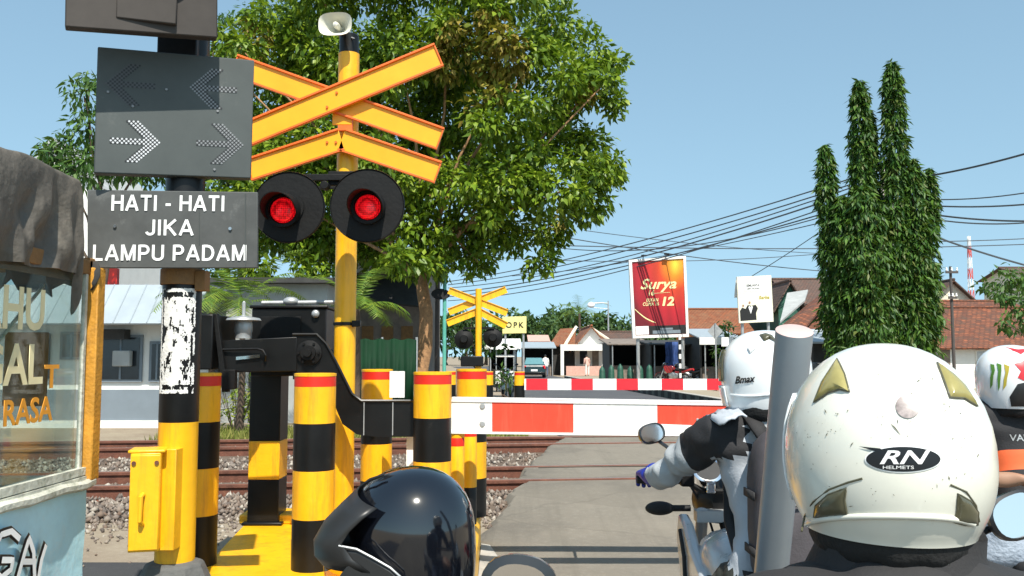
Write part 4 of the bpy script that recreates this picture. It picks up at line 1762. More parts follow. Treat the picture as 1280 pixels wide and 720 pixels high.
def limbs(name, base, r0, top, targets, mats, t, bend=.3, rmin=.02):
    b = MB()
    base, top = Vector(base), Vector(top)
    pts = [base + (top - base) * (i / 6) + Vector((bend * noise.noise(Vector((i * .7, base.x, 0))), bend * noise.noise(Vector((i * .7, base.x, 5))), 0)) * (i > 0) for i in range(7)]
    b.tube(pts, [r0 * (1.35 if i == 0 else 1.0 - .45 * i / 6) for i in range(7)], n=14)
    for tg, rr in targets:
        tg = Vector(tg)
        s = pts[RND.choice([4, 5, 6])]
        m = s.lerp(tg, .5) + Vector((RND.uniform(-.3, .3), RND.uniform(-.3, .3), RND.uniform(.0, .4)))
        b.tube([s, s.lerp(m, .5) + Vector((0, 0, .1)), m, m.lerp(tg, .5), tg], [rr, rr * .85, rr * .65, rr * .45, rmin], n=7)
    return b.build(name, mats, t, smooth=60)


def tree(name, label, cat, base, r0, top, clumps, per, size, aspect, leaf, bark="bark_dark", group=None, droop=.4, extra=None, sub=0, shell=.5):
    t = thing(name, base, label, cat, group)
    cl = []
    for c, r in clumps:
        cl.append((c, r))
        for _ in range(sub):
            d = Vector((RND.gauss(0, 1), RND.gauss(0, 1), RND.gauss(0, .8))).normalized()
            cl.append((tuple(Vector(c) + d * r * RND.uniform(.75, 1.15)), r * RND.uniform(.28, .5)))
    C, D, S = clump_leaves(cl, per, size, droop, shell)
    v, f = leaf_geo(C, D, S, aspect)
    mis = None
    ms = [leaf]
    if extra:
        ms = [leaf, extra[0]]
        sel = np.array([any((Vector(c) - Vector(e)).length < r for e, r in extra[1]) for c in C])
        mis = np.repeat(sel.astype(int), 4)
    raw_mesh("crown", v, f, ms, t, mis=mis)
    if r0 > 0:
        limbs("trunk", base, r0, top, [(c, r0 * .26) for c, r in clumps[:44:2]], bark, t)
    return t


# the big teak-like tree beyond the tracks
TY = 23.6
big = [(300, 60, 38), (345, 30, 50), (400, -10, 60), (480, -30, 66), (560, -25, 66), (630, -10, 60), (690, 30, 48), (735, 70, 42), (745, 110, 40), (700, 100, 55), (640, 70, 60), (570, 60, 66), (500, 70, 66),
       (430, 80, 60), (370, 110, 55), (330, 150, 40), (400, 170, 50), (470, 200, 44), (560, 150, 60), (625, 150, 60), (690, 170, 52), (735, 180, 36), (750, 220, 36), (735, 255, 38), (690, 240, 50), (630, 230, 55), (560, 230, 55),
       (520, 290, 44), (575, 300, 42), (625, 290, 42), (685, 290, 34), (675, 330, 20), (545, 330, 30), (500, 325, 30), (600, 330, 22), (320, 200, 46), (350, 240, 40), (450, 130, 32), (760, 100, 18), (765, 215, 20), (290, 90, 30), (520, 160, 40), (660, 200, 40), (300, 250, 40), (340, 290, 42), (385, 300, 42), (430, 290, 40), (470, 310, 36), (320, 335, 26), (395, 340, 26), (480, 250, 45), (415, 235, 45), (360, 190, 40), (290, 150, 34), (280, 200, 30), (270, 345, 20), (305, 362, 20), (345, 362, 18), (400, 362, 18), (262, 300, 26)]
cl = []
for i, (px, py, r) in enumerate(big):
    y = TY + RND.uniform(-2.2, 2.2) * (1 if 330 < px < 720 else .5)
    cl.append((tuple(P(px, py, y)), r * y / F * .86))
for px, py, r in ((300, 90, 45), (350, 90, 50), (400, 120, 50), (450, 150, 50), (500, 130, 50), (330, 180, 48), (390, 220, 50), (450, 230, 50), (500, 220, 46), (310, 270, 44), (370, 290, 44), (430, 310, 40), (480, 280, 40), (470, 60, 50), (400, 40, 50), (560, 100, 50), (560, 200, 50), (610, 110, 46), (610, 210, 44)):
    cl.append((tuple(P(px, py, TY + 3.0 + RND.uniform(-.6, .6))), r * (TY + 3) / F * .9))
tb = P(534, 0, TY).x
ext = [(P(600, 75, TY - 1.5), 1.3), (P(575, 110, TY - 1), .9), (P(310, 60, TY), .8), (P(700, 265, TY), .5), (P(740, 120, TY), .45)]
tree("tree", "large broad-leaved roadside tree with bright green and yellowing leaves behind the cross boards", "tree", (tb, TY, 0), .23, (tb - .1, TY, 5.4), cl, 760, .22, .56, "leaf_big", "bark", droop=.5, extra=("leaf_autumn", ext), sub=5, shell=.2)

# tree and white building beyond the stall
cl = [(tuple(P(px, py, 23 + RND.uniform(-1, 1))), r * 23 / F) for px, py, r in ((105, 120, 26), (112, 160, 30), (75, 195, 26), (100, 210, 34), (60, 215, 18), (140, 200, 36), (180, 190, 40), (220, 200, 40), (110, 100, 12), (260, 210, 40), (60, 190, 12))]
x = P(150, 0, 23).x
tree("tree", "leafy tree showing left of the arrow display above the stall", "tree", (x, 23, 0), .16, (x, 23, 5), cl, 420, .26, .38, "leaf_mid", droop=.7, sub=4, shell=.3)
cl = [(tuple(P(px, py, 26 + RND.uniform(-1, 1))), r * 26 / F) for px, py, r in ((300, 40, 30), (320, 20, 26), (285, 75, 28), (345, 5, 24), (265, 30, 14))]
x = P(310, 0, 26).x
tree("tree", "darker fine-leaved tree top rising behind the upper left cross arm", "tree", (x, 26, 0), .16, (x, 26, 7), cl, 330, .22, .34, "leaf_mid", droop=.8, sub=5, shell=.3)


def palm(label, base, h, n, L, seed, leaf="leaf_palm", lean=(0, 0), wid=.30, group=None, r=.06):
    R_ = random.Random(seed)
    t = thing("palm_tree", base, label, "palm", group)
    b = MB()
    base = Vector(base)
    top = base + Vector((lean[0], lean[1], h))
    b.tube([base, base.lerp(top, .5) + Vector((.03, 0, 0)), top], [r * 1.3, r, r * .8], n=10)
    b.build("trunk", "bark_dark", t, smooth=60)
    V, Fc = [], []
    for i in range(n):
        a = i * 2.4 + R_.uniform(-.3, .3)
        el = R_.uniform(.25, 1.25)
        ln = L * R_.uniform(.75, 1.1)
        d = Vector((math.cos(a) * math.cos(el), math.sin(a) * math.cos(el), math.sin(el)))
        p = top.copy()
        seg = 16
        for k in range(seg):
            d.z -= .075 + .05 * (k / seg)
            d.normalize()
            q = p + d * ln / seg
            s = d.cross(Vector((0, 0, 1)))
            s = s.normalized() if s.length > 1e-3 else Vector((1, 0, 0))
            # rib
            i0 = len(V)
            V += [p - s * .012, p + s * .012, q]
            Fc.append((i0, i0 + 1, i0 + 2))
            if k > 1:
                l_ = wid * math.sin(math.pi * min(1, (k + 1) / (seg + 1))) ** .6 * R_.uniform(.8, 1.1)
                for sg in (-1, 1):
                    for h_ in (0, .5):
                        r0 = p.lerp(q, h_)
                        e = r0 + s * sg * l_ + d * l_ * .55 - Vector((0, 0, l_ * .35 * R_.uniform(.6, 1.4)))
                        i0 = len(V)
                        V += [r0 - d * .014, r0 + d * .02, e]
                        Fc.append((i0, i0 + 1, i0 + 2))
            p = q
    raw_mesh("crown", [tuple(v) for v in V], Fc, leaf, t)
    return t


palm("slender palm with drooping fronds behind the black gate machine", (P(312, 0, 17.4).x, 17.4, 0), 2.6, 13, 1.9, 4, wid=.34)
palm("slender palm with fronds hanging right of the yellow signal pole", (P(452, 0, 18).x, 18, 0), 2.5, 12, 1.5, 9, wid=.3)
palm("short palm leaning out of the garden left of the gate machine", (P(275, 0, 19).x, 19, 0), 2.9, 11, 1.7, 21, wid=.3)


def shrub(label, c, r, h, n, size, leaf, group=None):
    t = thing("shrub", c, label, "shrub", group)
    cl = [((c[0] + RND.uniform(-r, r) * .7, c[1] + RND.uniform(-r, r) * .7, h * RND.uniform(.25, .85)), r * .5) for _ in range(9)]
    C, D, S = clump_leaves(cl, n, size, -.3, .2)
    C[:, 2] = np.maximum(C[:, 2], .03)
    v, f = leaf_geo(C, D, S, .3)
    raw_mesh("crown", v, f, leaf, t)
    b = MB()
    for k in range(9):
        a = k * .7
        b.tube([(c[0] + .04 * math.cos(a), c[1] + .04 * math.sin(a), 0), (c[0] + r * .6 * math.cos(a), c[1] + r * .5 * math.sin(a), h * .75)], [.014, .006], n=5)
    b.build("stem", "bark_dark", t)
    return t


shrub("bright lime green shrub under the counterweight beyond the rails", (P(308, 0, 17.6).x, 17.6, 0), .55, 1.1, 420, .17, "leaf_lime")
shrub("low yellow-green shrub right of the lime one by the gate pedestal", (P(345, 0, 17.9).x, 17.9, 0), .45, .7, 420, .15, "leaf_lime")

# ------------------------------------------------------------------ buildings left of the road


def wallbox(b, x0, x1, y0, y1, z0, z1, mi=0):
    b.box(((x0 + x1) / 2, (y0 + y1) / 2, (z0 + z1) / 2), (x1 - x0, y1 - y0, z1 - z0), mi=mi)


def station():
    Y = 19.2
    t = thing("station_building", (-9.5, Y + 2, 0), "low white railway building with blue-grey lower wall and metal fascia beyond the tracks", "building")
    x0, x1 = -16, P(250, 0, Y).x
    zr0, zr1 = P(150, 406, Y).z, P(150, 362, Y).z
    zm = P(150, 487, Y).z
    b = MB()
    wallbox(b, x0, x1, Y, Y + 5, 0, zm, 1)
    wallbox(b, x0 + .02, x1 - .02, Y + .02, Y + 4.98, zm, zr0 + .15, 0)
    wallbox(b, x0 - .02, x1 + .02, Y - .03, Y, 0, .16, 0)
    b.build("wall", ["wall_white", "wall_bluegrey"], t)
    b = MB()
    b.slab([(x0, Y - .9, zr0), (x1 + .4, Y - .9, zr0), (x1 + .4, Y - .1, zr1 + .1), (x0, Y - .1, zr1 + .1)], .05)
    wallbox(b, x0, x1 + .4, Y - .1, Y + 5.2, zr1 + .03, zr1 + .1)
    r = b.build("roof", "roof_metal", t)
    b = MB()
    for x in np.arange(x0, x1 + .4, .35):
        b.tube([(x, Y - .9, zr0 + .01), (x, Y - .1, zr1 + .11)], .012, n=4)
    b.build("roof_rib", "roof_metal", r)
    for px0, px1, py0, py1, nm in ((128, 176, 422, 474, "window"), (79, 103, 418, 446, "window"), (190, 205, 430, 474, "window"), (30, 60, 420, 470, "window")):
        a, c = P(px0, py1, Y), P(px1, py0, Y)
        b = MB()
        wallbox(b, a.x - .06, c.x + .06, Y - .04, Y - .0, a.z - .06, c.z + .06)
        f = b.build(nm, "wall_bluegrey", t)
        b = MB()
        wallbox(b, a.x, c.x, Y - .055, Y - .042, a.z, c.z)
        b.build("pane", "window_dark", f)
        b = MB()
        wallbox(b, (a.x + c.x) / 2 - .02, (a.x + c.x) / 2 + .02, Y - .07, Y - .056, a.z, c.z)
        b.build("mullion", "wall_bluegrey", f)
    a, c = P(146, 452, Y), P(168, 444, Y)
    b = MB()
    wallbox(b, a.x, c.x, Y - .24, Y - .075, a.z - .1, c.z + .1)
    b.build("air_conditioner", "wall_grey", t, bevel=.02)
    b = MB()
    wallbox(b, P(126, 0, Y).x, P(178, 0, Y).x, Y - .35, Y - .05, P(0, 424, Y).z, P(0, 412, Y).z)
    b.build("shutter_box", "shop_dark", t)
    return t


station()
o = MB()
a, c = P(120, 363, 24.6), P(146, 351, 24.6)
wallbox(o, a.x, c.x, 24.6, 24.75, a.z, c.z + .35)
tag(o.build("signboard", "red_paint", loc=(a.x, 24.6, a.z)), "small red signboard showing above the railway building's fascia", "sign")

b = MB()
t = thing("house", (P(78, 0, 34).x, 36, 0), "tall white house whose gable shows through leaves above the stall awning", "house")
x0, x1 = P(40, 0, 34).x, P(135, 0, 34).x
zt = P(0, 232, 34).z
wallbox(b, x0, x1, 34, 40, 0, zt)
xm, zp = (x0 + x1) / 2 - .3, P(0, 178, 34).z
b.prism([(x0, zt), (x1, zt), (xm, zp)], Matrix.Identity(4), 34, 40)
b.build("wall", "wall_white", t)
b = MB()
b.slab([(x0 - .3, 33.6, zt - .2), (x0 - .3, 40.4, zt - .2), (xm, 40.4, zp + .12), (xm, 33.6, zp + .12)][::-1], .1)
b.slab([(xm, 33.6, zp + .12), (xm, 40.4, zp + .12), (x1 + .3, 40.4, zt - .2), (x1 + .3, 33.6, zt - .2)][::-1], .1)
b.build("roof", "wall_grey", t)
b = MB()
wallbox(b, xm - .5, xm + .5, 33.95, 34.0, zt - 2.2, zt - .8)
b.build("window", "window_dark", t)


# pale garden wall / annex behind the palms
def annex():
    Y = 20.6
    t = thing("annex_building", (P(300, 0, Y).x, Y + 1.5, 0), "pale grey annex half hidden behind the palms and gate machine", "building")
    x0, x1 = P(252, 0, Y).x, P(415, 0, Y).x
    zt = P(0, 355, Y).z
    b = MB()
    wallbox(b, x0, x1, Y, Y + 3, 0, zt)
    b.build("wall", "wall_grey", t)
    b = MB()
    wallbox(b, x0 - .2, x1 + .2, Y - .4, Y + 3.2, zt, zt + .12)
    b.build("roof", "shop_dark", t)
    b = MB()
    wallbox(b, P(322, 0, Y).x, P(352, 0, Y).x, Y - .03, Y, .05, 2.1)
    b.build("door", "shop_dark", t)
    b = MB()
    wallbox(b, P(265, 0, Y).x, P(300, 0, Y).x, Y - .03, Y, 1.0, 2.1)
    b.build("window", "window_dark", t)


annex()


def shop_left():
    Y = 28.0
    t = thing("shop", (P(485, 0, Y).x, Y + 3, 0), "dim brown shophouse with dark awning behind the big tree's trunk", "shop")
    x0, x1 = P(425, 0, Y).x, P(534, 0, Y).x
    z1, z2 = P(0, 372, Y).z, P(0, 318, Y).z
    b = MB()
    wallbox(b, x0, x1, Y, Y + 6, 0, z2)
    b.build("wall", "shop_brown", t)
    b = MB()
    b.slab([(x0, Y - 1.3, z1 - .05), (x1 + .1, Y - 1.3, z1 - .35), (x1 + .1, Y, z1 + .55), (x0, Y, z1 + .75)], .06)
    b.build("awning", "shop_dark", t)
    b = MB()
    for u in (.30, .52, .74):
        wallbox(b, x0 + (x1 - x0) * u, x0 + (x1 - x0) * (u + .13), Y - .03, Y, 1.5, 2.5)
    b.build("shutter", "wood_brown", t)
    b = MB()
    wallbox(b, x0 - .2, x1 + .2, Y - .3, Y + 6.2, z2, z2 + .15)
    b.build("roof", "wall_grey", t)
    b = MB()
    wallbox(b, P(444, 0, Y).x, P(470, 0, Y).x, Y - .05, Y - .002, z1 + .8, z1 + 1.5)
    b.build("painted_panel", "wall_white", t)


shop_left()
Y = 21.5
b = MB()
x0, x1 = P(440, 0, Y).x, P(524, 0, Y).x
zz = P(0, 424, Y).z
n = 30
rows = []
for k in range(2):
    rows.append([(x0 + (x1 - x0) * i / n, Y + .03 * math.sin(i * 2.1), .1 if k == 0 else zz + .02 * math.sin(i)) for i in range(n + 1)])
b.grid(rows)
tf = thing("fence", ((x0 + x1) / 2, Y, 0), "dark green sheet fence under the brown shop's awning", "fence")
b.build("panel", "green_tarp", tf, solid=.01, smooth=60)
for x in (x0, (x0 + x1) / 2, x1):
    b = MB()
    b.cyl((x, Y + .07, 0), (x, Y + .07, zz + .05), .03, n=8)
    b.build("post", "galv", tf)
# ------------------------------------------------------------------ far side of the crossing
def far_signal():
    Y = 21.0
    c = P(598, 455, Y)
    t = thing("crossing_signal", (c.x, Y, 0), "smaller far yellow crossing signal seen from behind across the tracks", "crossing signal")
    b = MB()
    b.cyl((c.x, Y, 0), (c.x, Y, P(0, 361, Y).z), .075, n=16)
    b.build("pole", "safety_yellow", t, smooth=40)

    def bd(a, q, nm="cross_arm", dy=.10):
        a, q = P(*a, Y + dy), P(*q, Y + dy)
        x = (q - a).normalized()
        M = Matrix.Translation((a + q) / 2) @ Matrix((x, Vector((0, 1, 0)), Vector((0, 1, 0)).cross(x) * -1)).transposed().to_4x4()
        L = (q - a).length
        m = MB()
        m.prism([(-L / 2, -.085), (L / 2, -.085), (L / 2, .085), (-L / 2, .085)], M, -.012, .012)
        for s in (-1, 1):
            m.prism([(-L / 2, s * .086), (L / 2, s * .086), (L / 2, s * .07), (-L / 2, s * .07)], M, -.04, -.011)
        m.build(nm, "safety_yellow", t, smooth=0)
    bd((561, 363), (634, 391))
    bd((561, 390), (633, 362), dy=.15)
    bd((559, 404), (597.5, 389), "chevron_arm")
    bd((598.5, 389), (633, 407), "chevron_arm")
    b = MB()
    z = P(0, 410, Y).z
    b.box((c.x, Y + .12, z), (.75, .04, .05))
    b.build("lamp_bracket", "dull_black", t)
    for px, py in ((580, 424), (616, 422)):
        p = P(px, py, Y + .15)
        b = MB()
        b.lathe([(.08, -.14, 0), (.10, -.05, 0), (.235, 0, 0), (.235, .012, 0), (.15, .015, 0)], p, ax=(0, 1, 0), n=28)
        d = b.build("lamp_disc", "dull_black", t, smooth=35)
        b = MB()
        b.lathe([(.11, 0, 0), (.11, .16, 0), (.10, .16, 0), (.10, .01, 0)], p, ax=(0, 1, 0), n=20, caps=False)
        b.build("hood", "dull_black", d)
    b = MB()
    p0, p1 = P(576, 458, Y - .1), P(604, 445, Y - .1)
    b.box(((p0.x + p1.x) / 2, Y - .02, (p0.z + p1.z) / 2), (p1.x - p0.x, .3, p1.z - p0.z))
    b.build("relay_box", "gloss_black", t, bevel=.02)


far_signal()
for px, Y, lab in ((649, 19.9, "far striped bollard beside the far boom's tip"), (611, 20.2, "far striped bollard right of the far signal's yellow pole"), (566, 20.4, "far striped bollard left of the far signal's yellow pole")):
    o = copy_tree(proto)
    o.location = (P(px, 0, Y).x, Y, .0)
    o.scale = (.95, .95, 1.03)
    o.rotation_euler = (0, 0, px)
    tag(o, lab, "bollard", GB)


def far_gate():
    Y = 19.7
    t = thing("barrier_gate", (P(1015, 0, Y).x, Y, 0), "far crossing gate with slim red and white boom lowered beyond the rails", "barrier gate")
    b = MB()
    cuts = [655] + [657 + i * 54.6 / 2 + (0 if i % 2 == 0 else -1.2) for i in range(13)]
    xs = [P(c, 0, Y).x for c in cuts] + [P(1015, 0, Y).x]
    for i in range(len(xs) - 1):
        za = P(0, 487.5, Y).z
        zb = P(0, 473.5, Y).z
        b.slab([(xs[i], Y, za), (xs[i + 1], Y, za), (xs[i + 1], Y, zb), (xs[i], Y, zb)], .06, mi=(i % 2))
    b.build("boom", ["boom_white", "boom_red_deep"], t, smooth=0)
    x = P(1022, 0, Y).x
    b = MB()
    b.box((x, Y + .2, .5), (.4, .4, 1.0))
    b.box((x, Y + .2, 1.2), (.5, .45, .4))
    b.build("housing", "gloss_black", t, bevel=.02)
    b = MB()
    b.box((x + .55, Y + .05, .95), (.9, .12, .3))
    b.build("counterweight", "gloss_black", t, bevel=.02)


far_gate()

# painted kerb on the right of the road beyond the crossing
b = MB()
kp = [(6.25, 25.0), (6.05, 28), (5.75, 32), (5.35, 37), (5.0, 42), (4.3, 52), (3.6, 63)]


def kx(y):
    for (xa, ya), (xb, yb) in zip(kp, kp[1:]):
        if ya <= y <= yb:
            return xa + (xb - xa) * (y - ya) / (yb - ya)
    return kp[-1][0]


i = 0
y = 25.0
while y < 62:
    h = .26 if y < 44 else .14
    b.box((kx(y + .25) + .12, y + .25, h / 2), (.24, .485, h), rot=Matrix.Rotation(.075, 3, 'Z'), mi=i % 2)
    b.box((kx(y + .25) + .12, y + .25, h + .012), (.27, .5, .024), rot=Matrix.Rotation(.075, 3, 'Z'), mi=2)
    y += .5
    i += 1
mat("kerb_dark", (.02, .022, .02), .8, var=.3)
mat("kerb_pale", (.10, .115, .10), .85, var=.3)
tag(b.build("kerb", ["kerb_dark", "kerb_pale", "concrete"], smooth=0), kind="structure")
b = MB()
b.grid([[(kx(y) + .25, y, .10), (kx(y) + 30, y, .10)] for y in np.linspace(25, 63, 14)])
tag(b.build("footpath", "earth_path", smooth=0), kind="structure")


def house(name, label, x0, x1, y0, y1, zw, zr, axis, wm, rm, feats=(), cat="house", over=.5, z0=0., group=None, rtk=.08):
    """walls, gable roof (ridge along X or Y) and front openings given as (kind, x0, x1, z0, z1, material)"""
    t = thing(name, ((x0 + x1) / 2, (y0 + y1) / 2, z0), label, cat, group)
    b = MB()
    wallbox(b, x0, x1, y0, y1, z0, zw)
    if axis == 'Y':
        b.prism([(x0, zw + .001), (x1, zw + .001), ((x0 + x1) / 2, zr)], Matrix.Identity(4), y0, y1)
    else:
        M = Matrix.Rotation(math.pi / 2, 4, 'Z')
        b.prism([(y0, zw + .001), (y1, zw + .001), ((y0 + y1) / 2, zr)], M, -x1, -x0)
    b.build("wall", wm, t, smooth=0)
    b = MB()
    o = over
    if axis == 'Y':
        xm = (x0 + x1) / 2
        dz = (zr - zw) / (xm - x0) * o
        L, Rr = (x0 - o, zw - dz), (x1 + o, zw - dz)
        up = .10
        b.slab([(L[0], y0 - o, L[1] + up), (xm, y0 - o, zr + up), (xm, y1 + o, zr + up), (L[0], y1 + o, L[1] + up)], rtk)
        b.slab([(xm, y0 - o, zr + up), (Rr[0], y0 - o, Rr[1] + up), (Rr[0], y1 + o, Rr[1] + up), (xm, y1 + o, zr + up)], rtk)
    else:
        ym = (y0 + y1) / 2
        dz = (zr - zw) / (ym - y0) * o
        up = .10
        b.slab([(x0 - o, y0 - o, zw - dz + up), (x1 + o, y0 - o, zw - dz + up), (x1 + o, ym, zr + up), (x0 - o, ym, zr + up)], rtk)
        b.slab([(x0 - o, ym, zr + up), (x1 + o, ym, zr + up), (x1 + o, y1 + o, zw - dz + up), (x0 - o, y1 + o, zw - dz + up)], rtk)
    r = b.build("roof", rm, t, smooth=0, uv=True)
    b = MB()
    if axis == 'Y':
        b.tube([(xm, y0 - o, zr + .13), (xm, y1 + o, zr + .13)], .10, n=8)
    else:
        b.tube([(x0 - o, ym, zr + .13), (x1 + o, ym, zr + .13)], .10, n=8)
    b.build("ridge", rm, r, uv=True)
    for k, a, c, d, e, m in feats:
        b = MB()
        wallbox(b, a - .07, c + .07, y0 - .04, y0 - .001, d - (.07 if k == "window" else 0), e + .07)
        f = b.build(k, "wall_white" if m != "wall_white" else "galv", t)
        b = MB()
        wallbox(b, a, c, y0 - .055, y0 - .041, d, e)
        b.build("pane" if k == "window" else "leaf", m, f)
    return t


# white gabled house straight down the road
Y = 72.0


def X_(px, Y):
    return P(px, 0, Y).x


def Z_(py, Y):
    return P(640, py, Y).z


t = house("gabled_house", "white gabled house with red tiles and open porch straight down the road", X_(716, Y), X_(756, Y), Y, Y + 9, Z_(433, Y), Z_(409, Y), 'Y', "wall_white", "tiles_orange",
          [("window", X_(722, Y), X_(731, Y), .9, 2.0, "window_dark"), ("door", X_(737, Y), X_(745, Y), .05, 2.1, "shop_brown")])
b = MB()
wallbox(b, X_(697, Y), X_(753, Y), Y - 2.2, Y - 2.0, Z_(438.5, Y), Z_(431, Y))
wallbox(b, X_(697, Y), X_(753, Y), Y - 2.0, Y - .01, Z_(433, Y), Z_(431, Y))
b.build("porch_fascia", "wall_white", t)
for px in (699, 750):
    b = MB()
    b.box((X_(px, Y), Y - 2.1, Z_(438, Y) / 2), (.26, .18, Z_(438.6, Y)))
    b.build("porch_column", "wall_white", t)
b = MB()
wallbox(b, X_(704, Y), X_(748, Y), Y - 1.7, Y - 1.6, .0, .75)
b.build("porch_wall", "pink_wall", t)
b = MB()
b.slab([(X_(684, Y), Y - .5, Z_(432, Y)), (X_(716, Y), Y - .5, Z_(432, Y)), (X_(722, Y), Y + 4, Z_(408, Y)), (X_(702, Y), Y + 4, Z_(409, Y))], .1)
b.build("side_roof", "tiles_orange", t, smooth=0, uv=True)
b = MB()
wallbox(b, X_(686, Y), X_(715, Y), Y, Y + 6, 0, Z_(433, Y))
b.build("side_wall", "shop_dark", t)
b = MB()
b.tube([(X_(704, Y), Y - .6, Z_(431, Y)), (X_(722, Y), Y + 3.9, Z_(407, Y))], .14, n=6)
b.tube([(X_(757, Y + 4), Y - .5, Z_(430, Y)), (X_(738, Y), Y + 4, Z_(406, Y))], .14, n=6)
b.build("barge_board", "cream_wall", t)
t = house("house", "pale house with mauve roof beside the white gabled house's right gable", X_(757, 76), X_(790, 76), 76, 84, Z_(438, 76), Z_(415, 76), 'X', "cream_wall", "tiles_brown",
          [("window", X_(762, 76), X_(768, 76), 1.0, 1.9, "window_dark"), ("door", X_(773, 76), X_(779, 76), .05, 2.0, "shop_dark")])
b = MB()
wallbox(b, X_(757, 80), X_(769, 80), 84.2, 86, 0, Z_(412, 80))
tag(b.build("water_tank_house", "cream_wall", loc=(X_(763, 84), 84.2, 0)), "cream block standing behind the mauve-roofed house", "building")

# roadside stalls left of the far road


def kiosk(label, px0, px1, Y, ptop, depth, roofm, wallm, slope=.25, feats=(), name="roadside_stall", over=.8, fascia=None, z0=0.):
    x0, x1 = X_(px0, Y), X_(px1, Y)
    zt = Z_(ptop, Y)
    t = thing(name, ((x0 + x1) / 2, Y + depth / 2, z0), label, "stall")
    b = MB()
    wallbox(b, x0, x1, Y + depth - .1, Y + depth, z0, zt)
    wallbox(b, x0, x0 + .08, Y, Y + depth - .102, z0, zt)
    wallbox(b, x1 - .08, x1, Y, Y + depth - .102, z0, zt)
    b.build("wall", wallm, t)  # dark wall materials paint in the shade of the open interior
    b = MB()
    b.slab([(x0 - .2, Y - over, zt - .1), (x1 + .2, Y - over, zt - .1), (x1 + .2, Y + depth + .2, zt + slope), (x0 - .2, Y + depth + .2, zt + slope)], .06)
    b.build("roof", roofm, t)
    if fascia:
        b = MB()
        wallbox(b, x0 - .2, x1 + .2, Y - over - .04, Y - over, zt - .1 - fascia[0], zt - .08)
        b.build("fascia", fascia[1], t)
    for px in (x0 + .1, x1 - .1):
        b = MB()
        b.cyl((px, Y - over + .1, z0), (px, Y - over + .1, zt - .16), .035, n=8)
        b.build("post", "galv", t)
    b = MB()
    wallbox(b, x0 + .15, x1 - .15, Y + .2, Y + .8, z0, z0 + .9)
    b.build("counter", "shop_brown", t)
    return t


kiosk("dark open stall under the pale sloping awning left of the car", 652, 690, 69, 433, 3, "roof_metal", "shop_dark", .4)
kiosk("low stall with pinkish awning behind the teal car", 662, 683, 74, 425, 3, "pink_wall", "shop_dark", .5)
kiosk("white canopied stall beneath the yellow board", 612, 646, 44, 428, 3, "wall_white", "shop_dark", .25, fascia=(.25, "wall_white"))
t = thing("billboard", (X_(643, 42), 42, 0), "small pale yellow signboard on posts beside the far signal", "billboard")
b = MB()
b.slab([P(628, 417, 42), P(658, 416.5, 42), P(658, 395.5, 42), P(628, 396, 42)], .08)
pb = b.build("board", "yellow_board", t, bevel=.01)
text("OPK", .26, frame(P(643.5, 406, 41.98), (1, 0, 0), (0, 0, 1)), "ink_black", pb, bold=.01, width=.85, space=1.3)
for px in (632, 654):
    b = MB()
    b.cyl((X_(px, 42), 42.12, 0), (X_(px, 42), 42.12, Z_(398, 42)), .05, n=8)
    b.build("post", "galv", t)
# white van-like cart
Y = 38
t = thing("vending_cart", (X_(632, Y), Y, 0), "white glass-sided vending cart under the white canopy", "cart")
b = MB()
x0, x1 = X_(620, Y), X_(643, Y)
wallbox(b, x0, x1, Y, Y + .7, .35, .95)
wallbox(b, x0, x1, Y, Y + .7, 1.5, 1.6)
b.slab([(x0 - .1, Y - .2, 1.85), (x1 + .1, Y - .2, 1.85), (x1 + .1, Y + .4, 2.05), (x0 - .1, Y + .4, 2.05)], .04)
b.build("body", "wall_white", t, bevel=.02)
for x in (x0 + .03, x1 - .03):
    b = MB()
    b.cyl((x, Y + .05, .95), (x, Y + .05, 1.86), .02, n=8)
    b.build("post", "galv", t)
for x in (x0 + .05, x1 - .05):
    b = MB()
    b.lathe([(.28, -.03, 0), (.28, .03, 0)], (x, Y + .35, .28), ax=(1, 0, 0), n=20)
    b.build("wheel", "rubber", t)


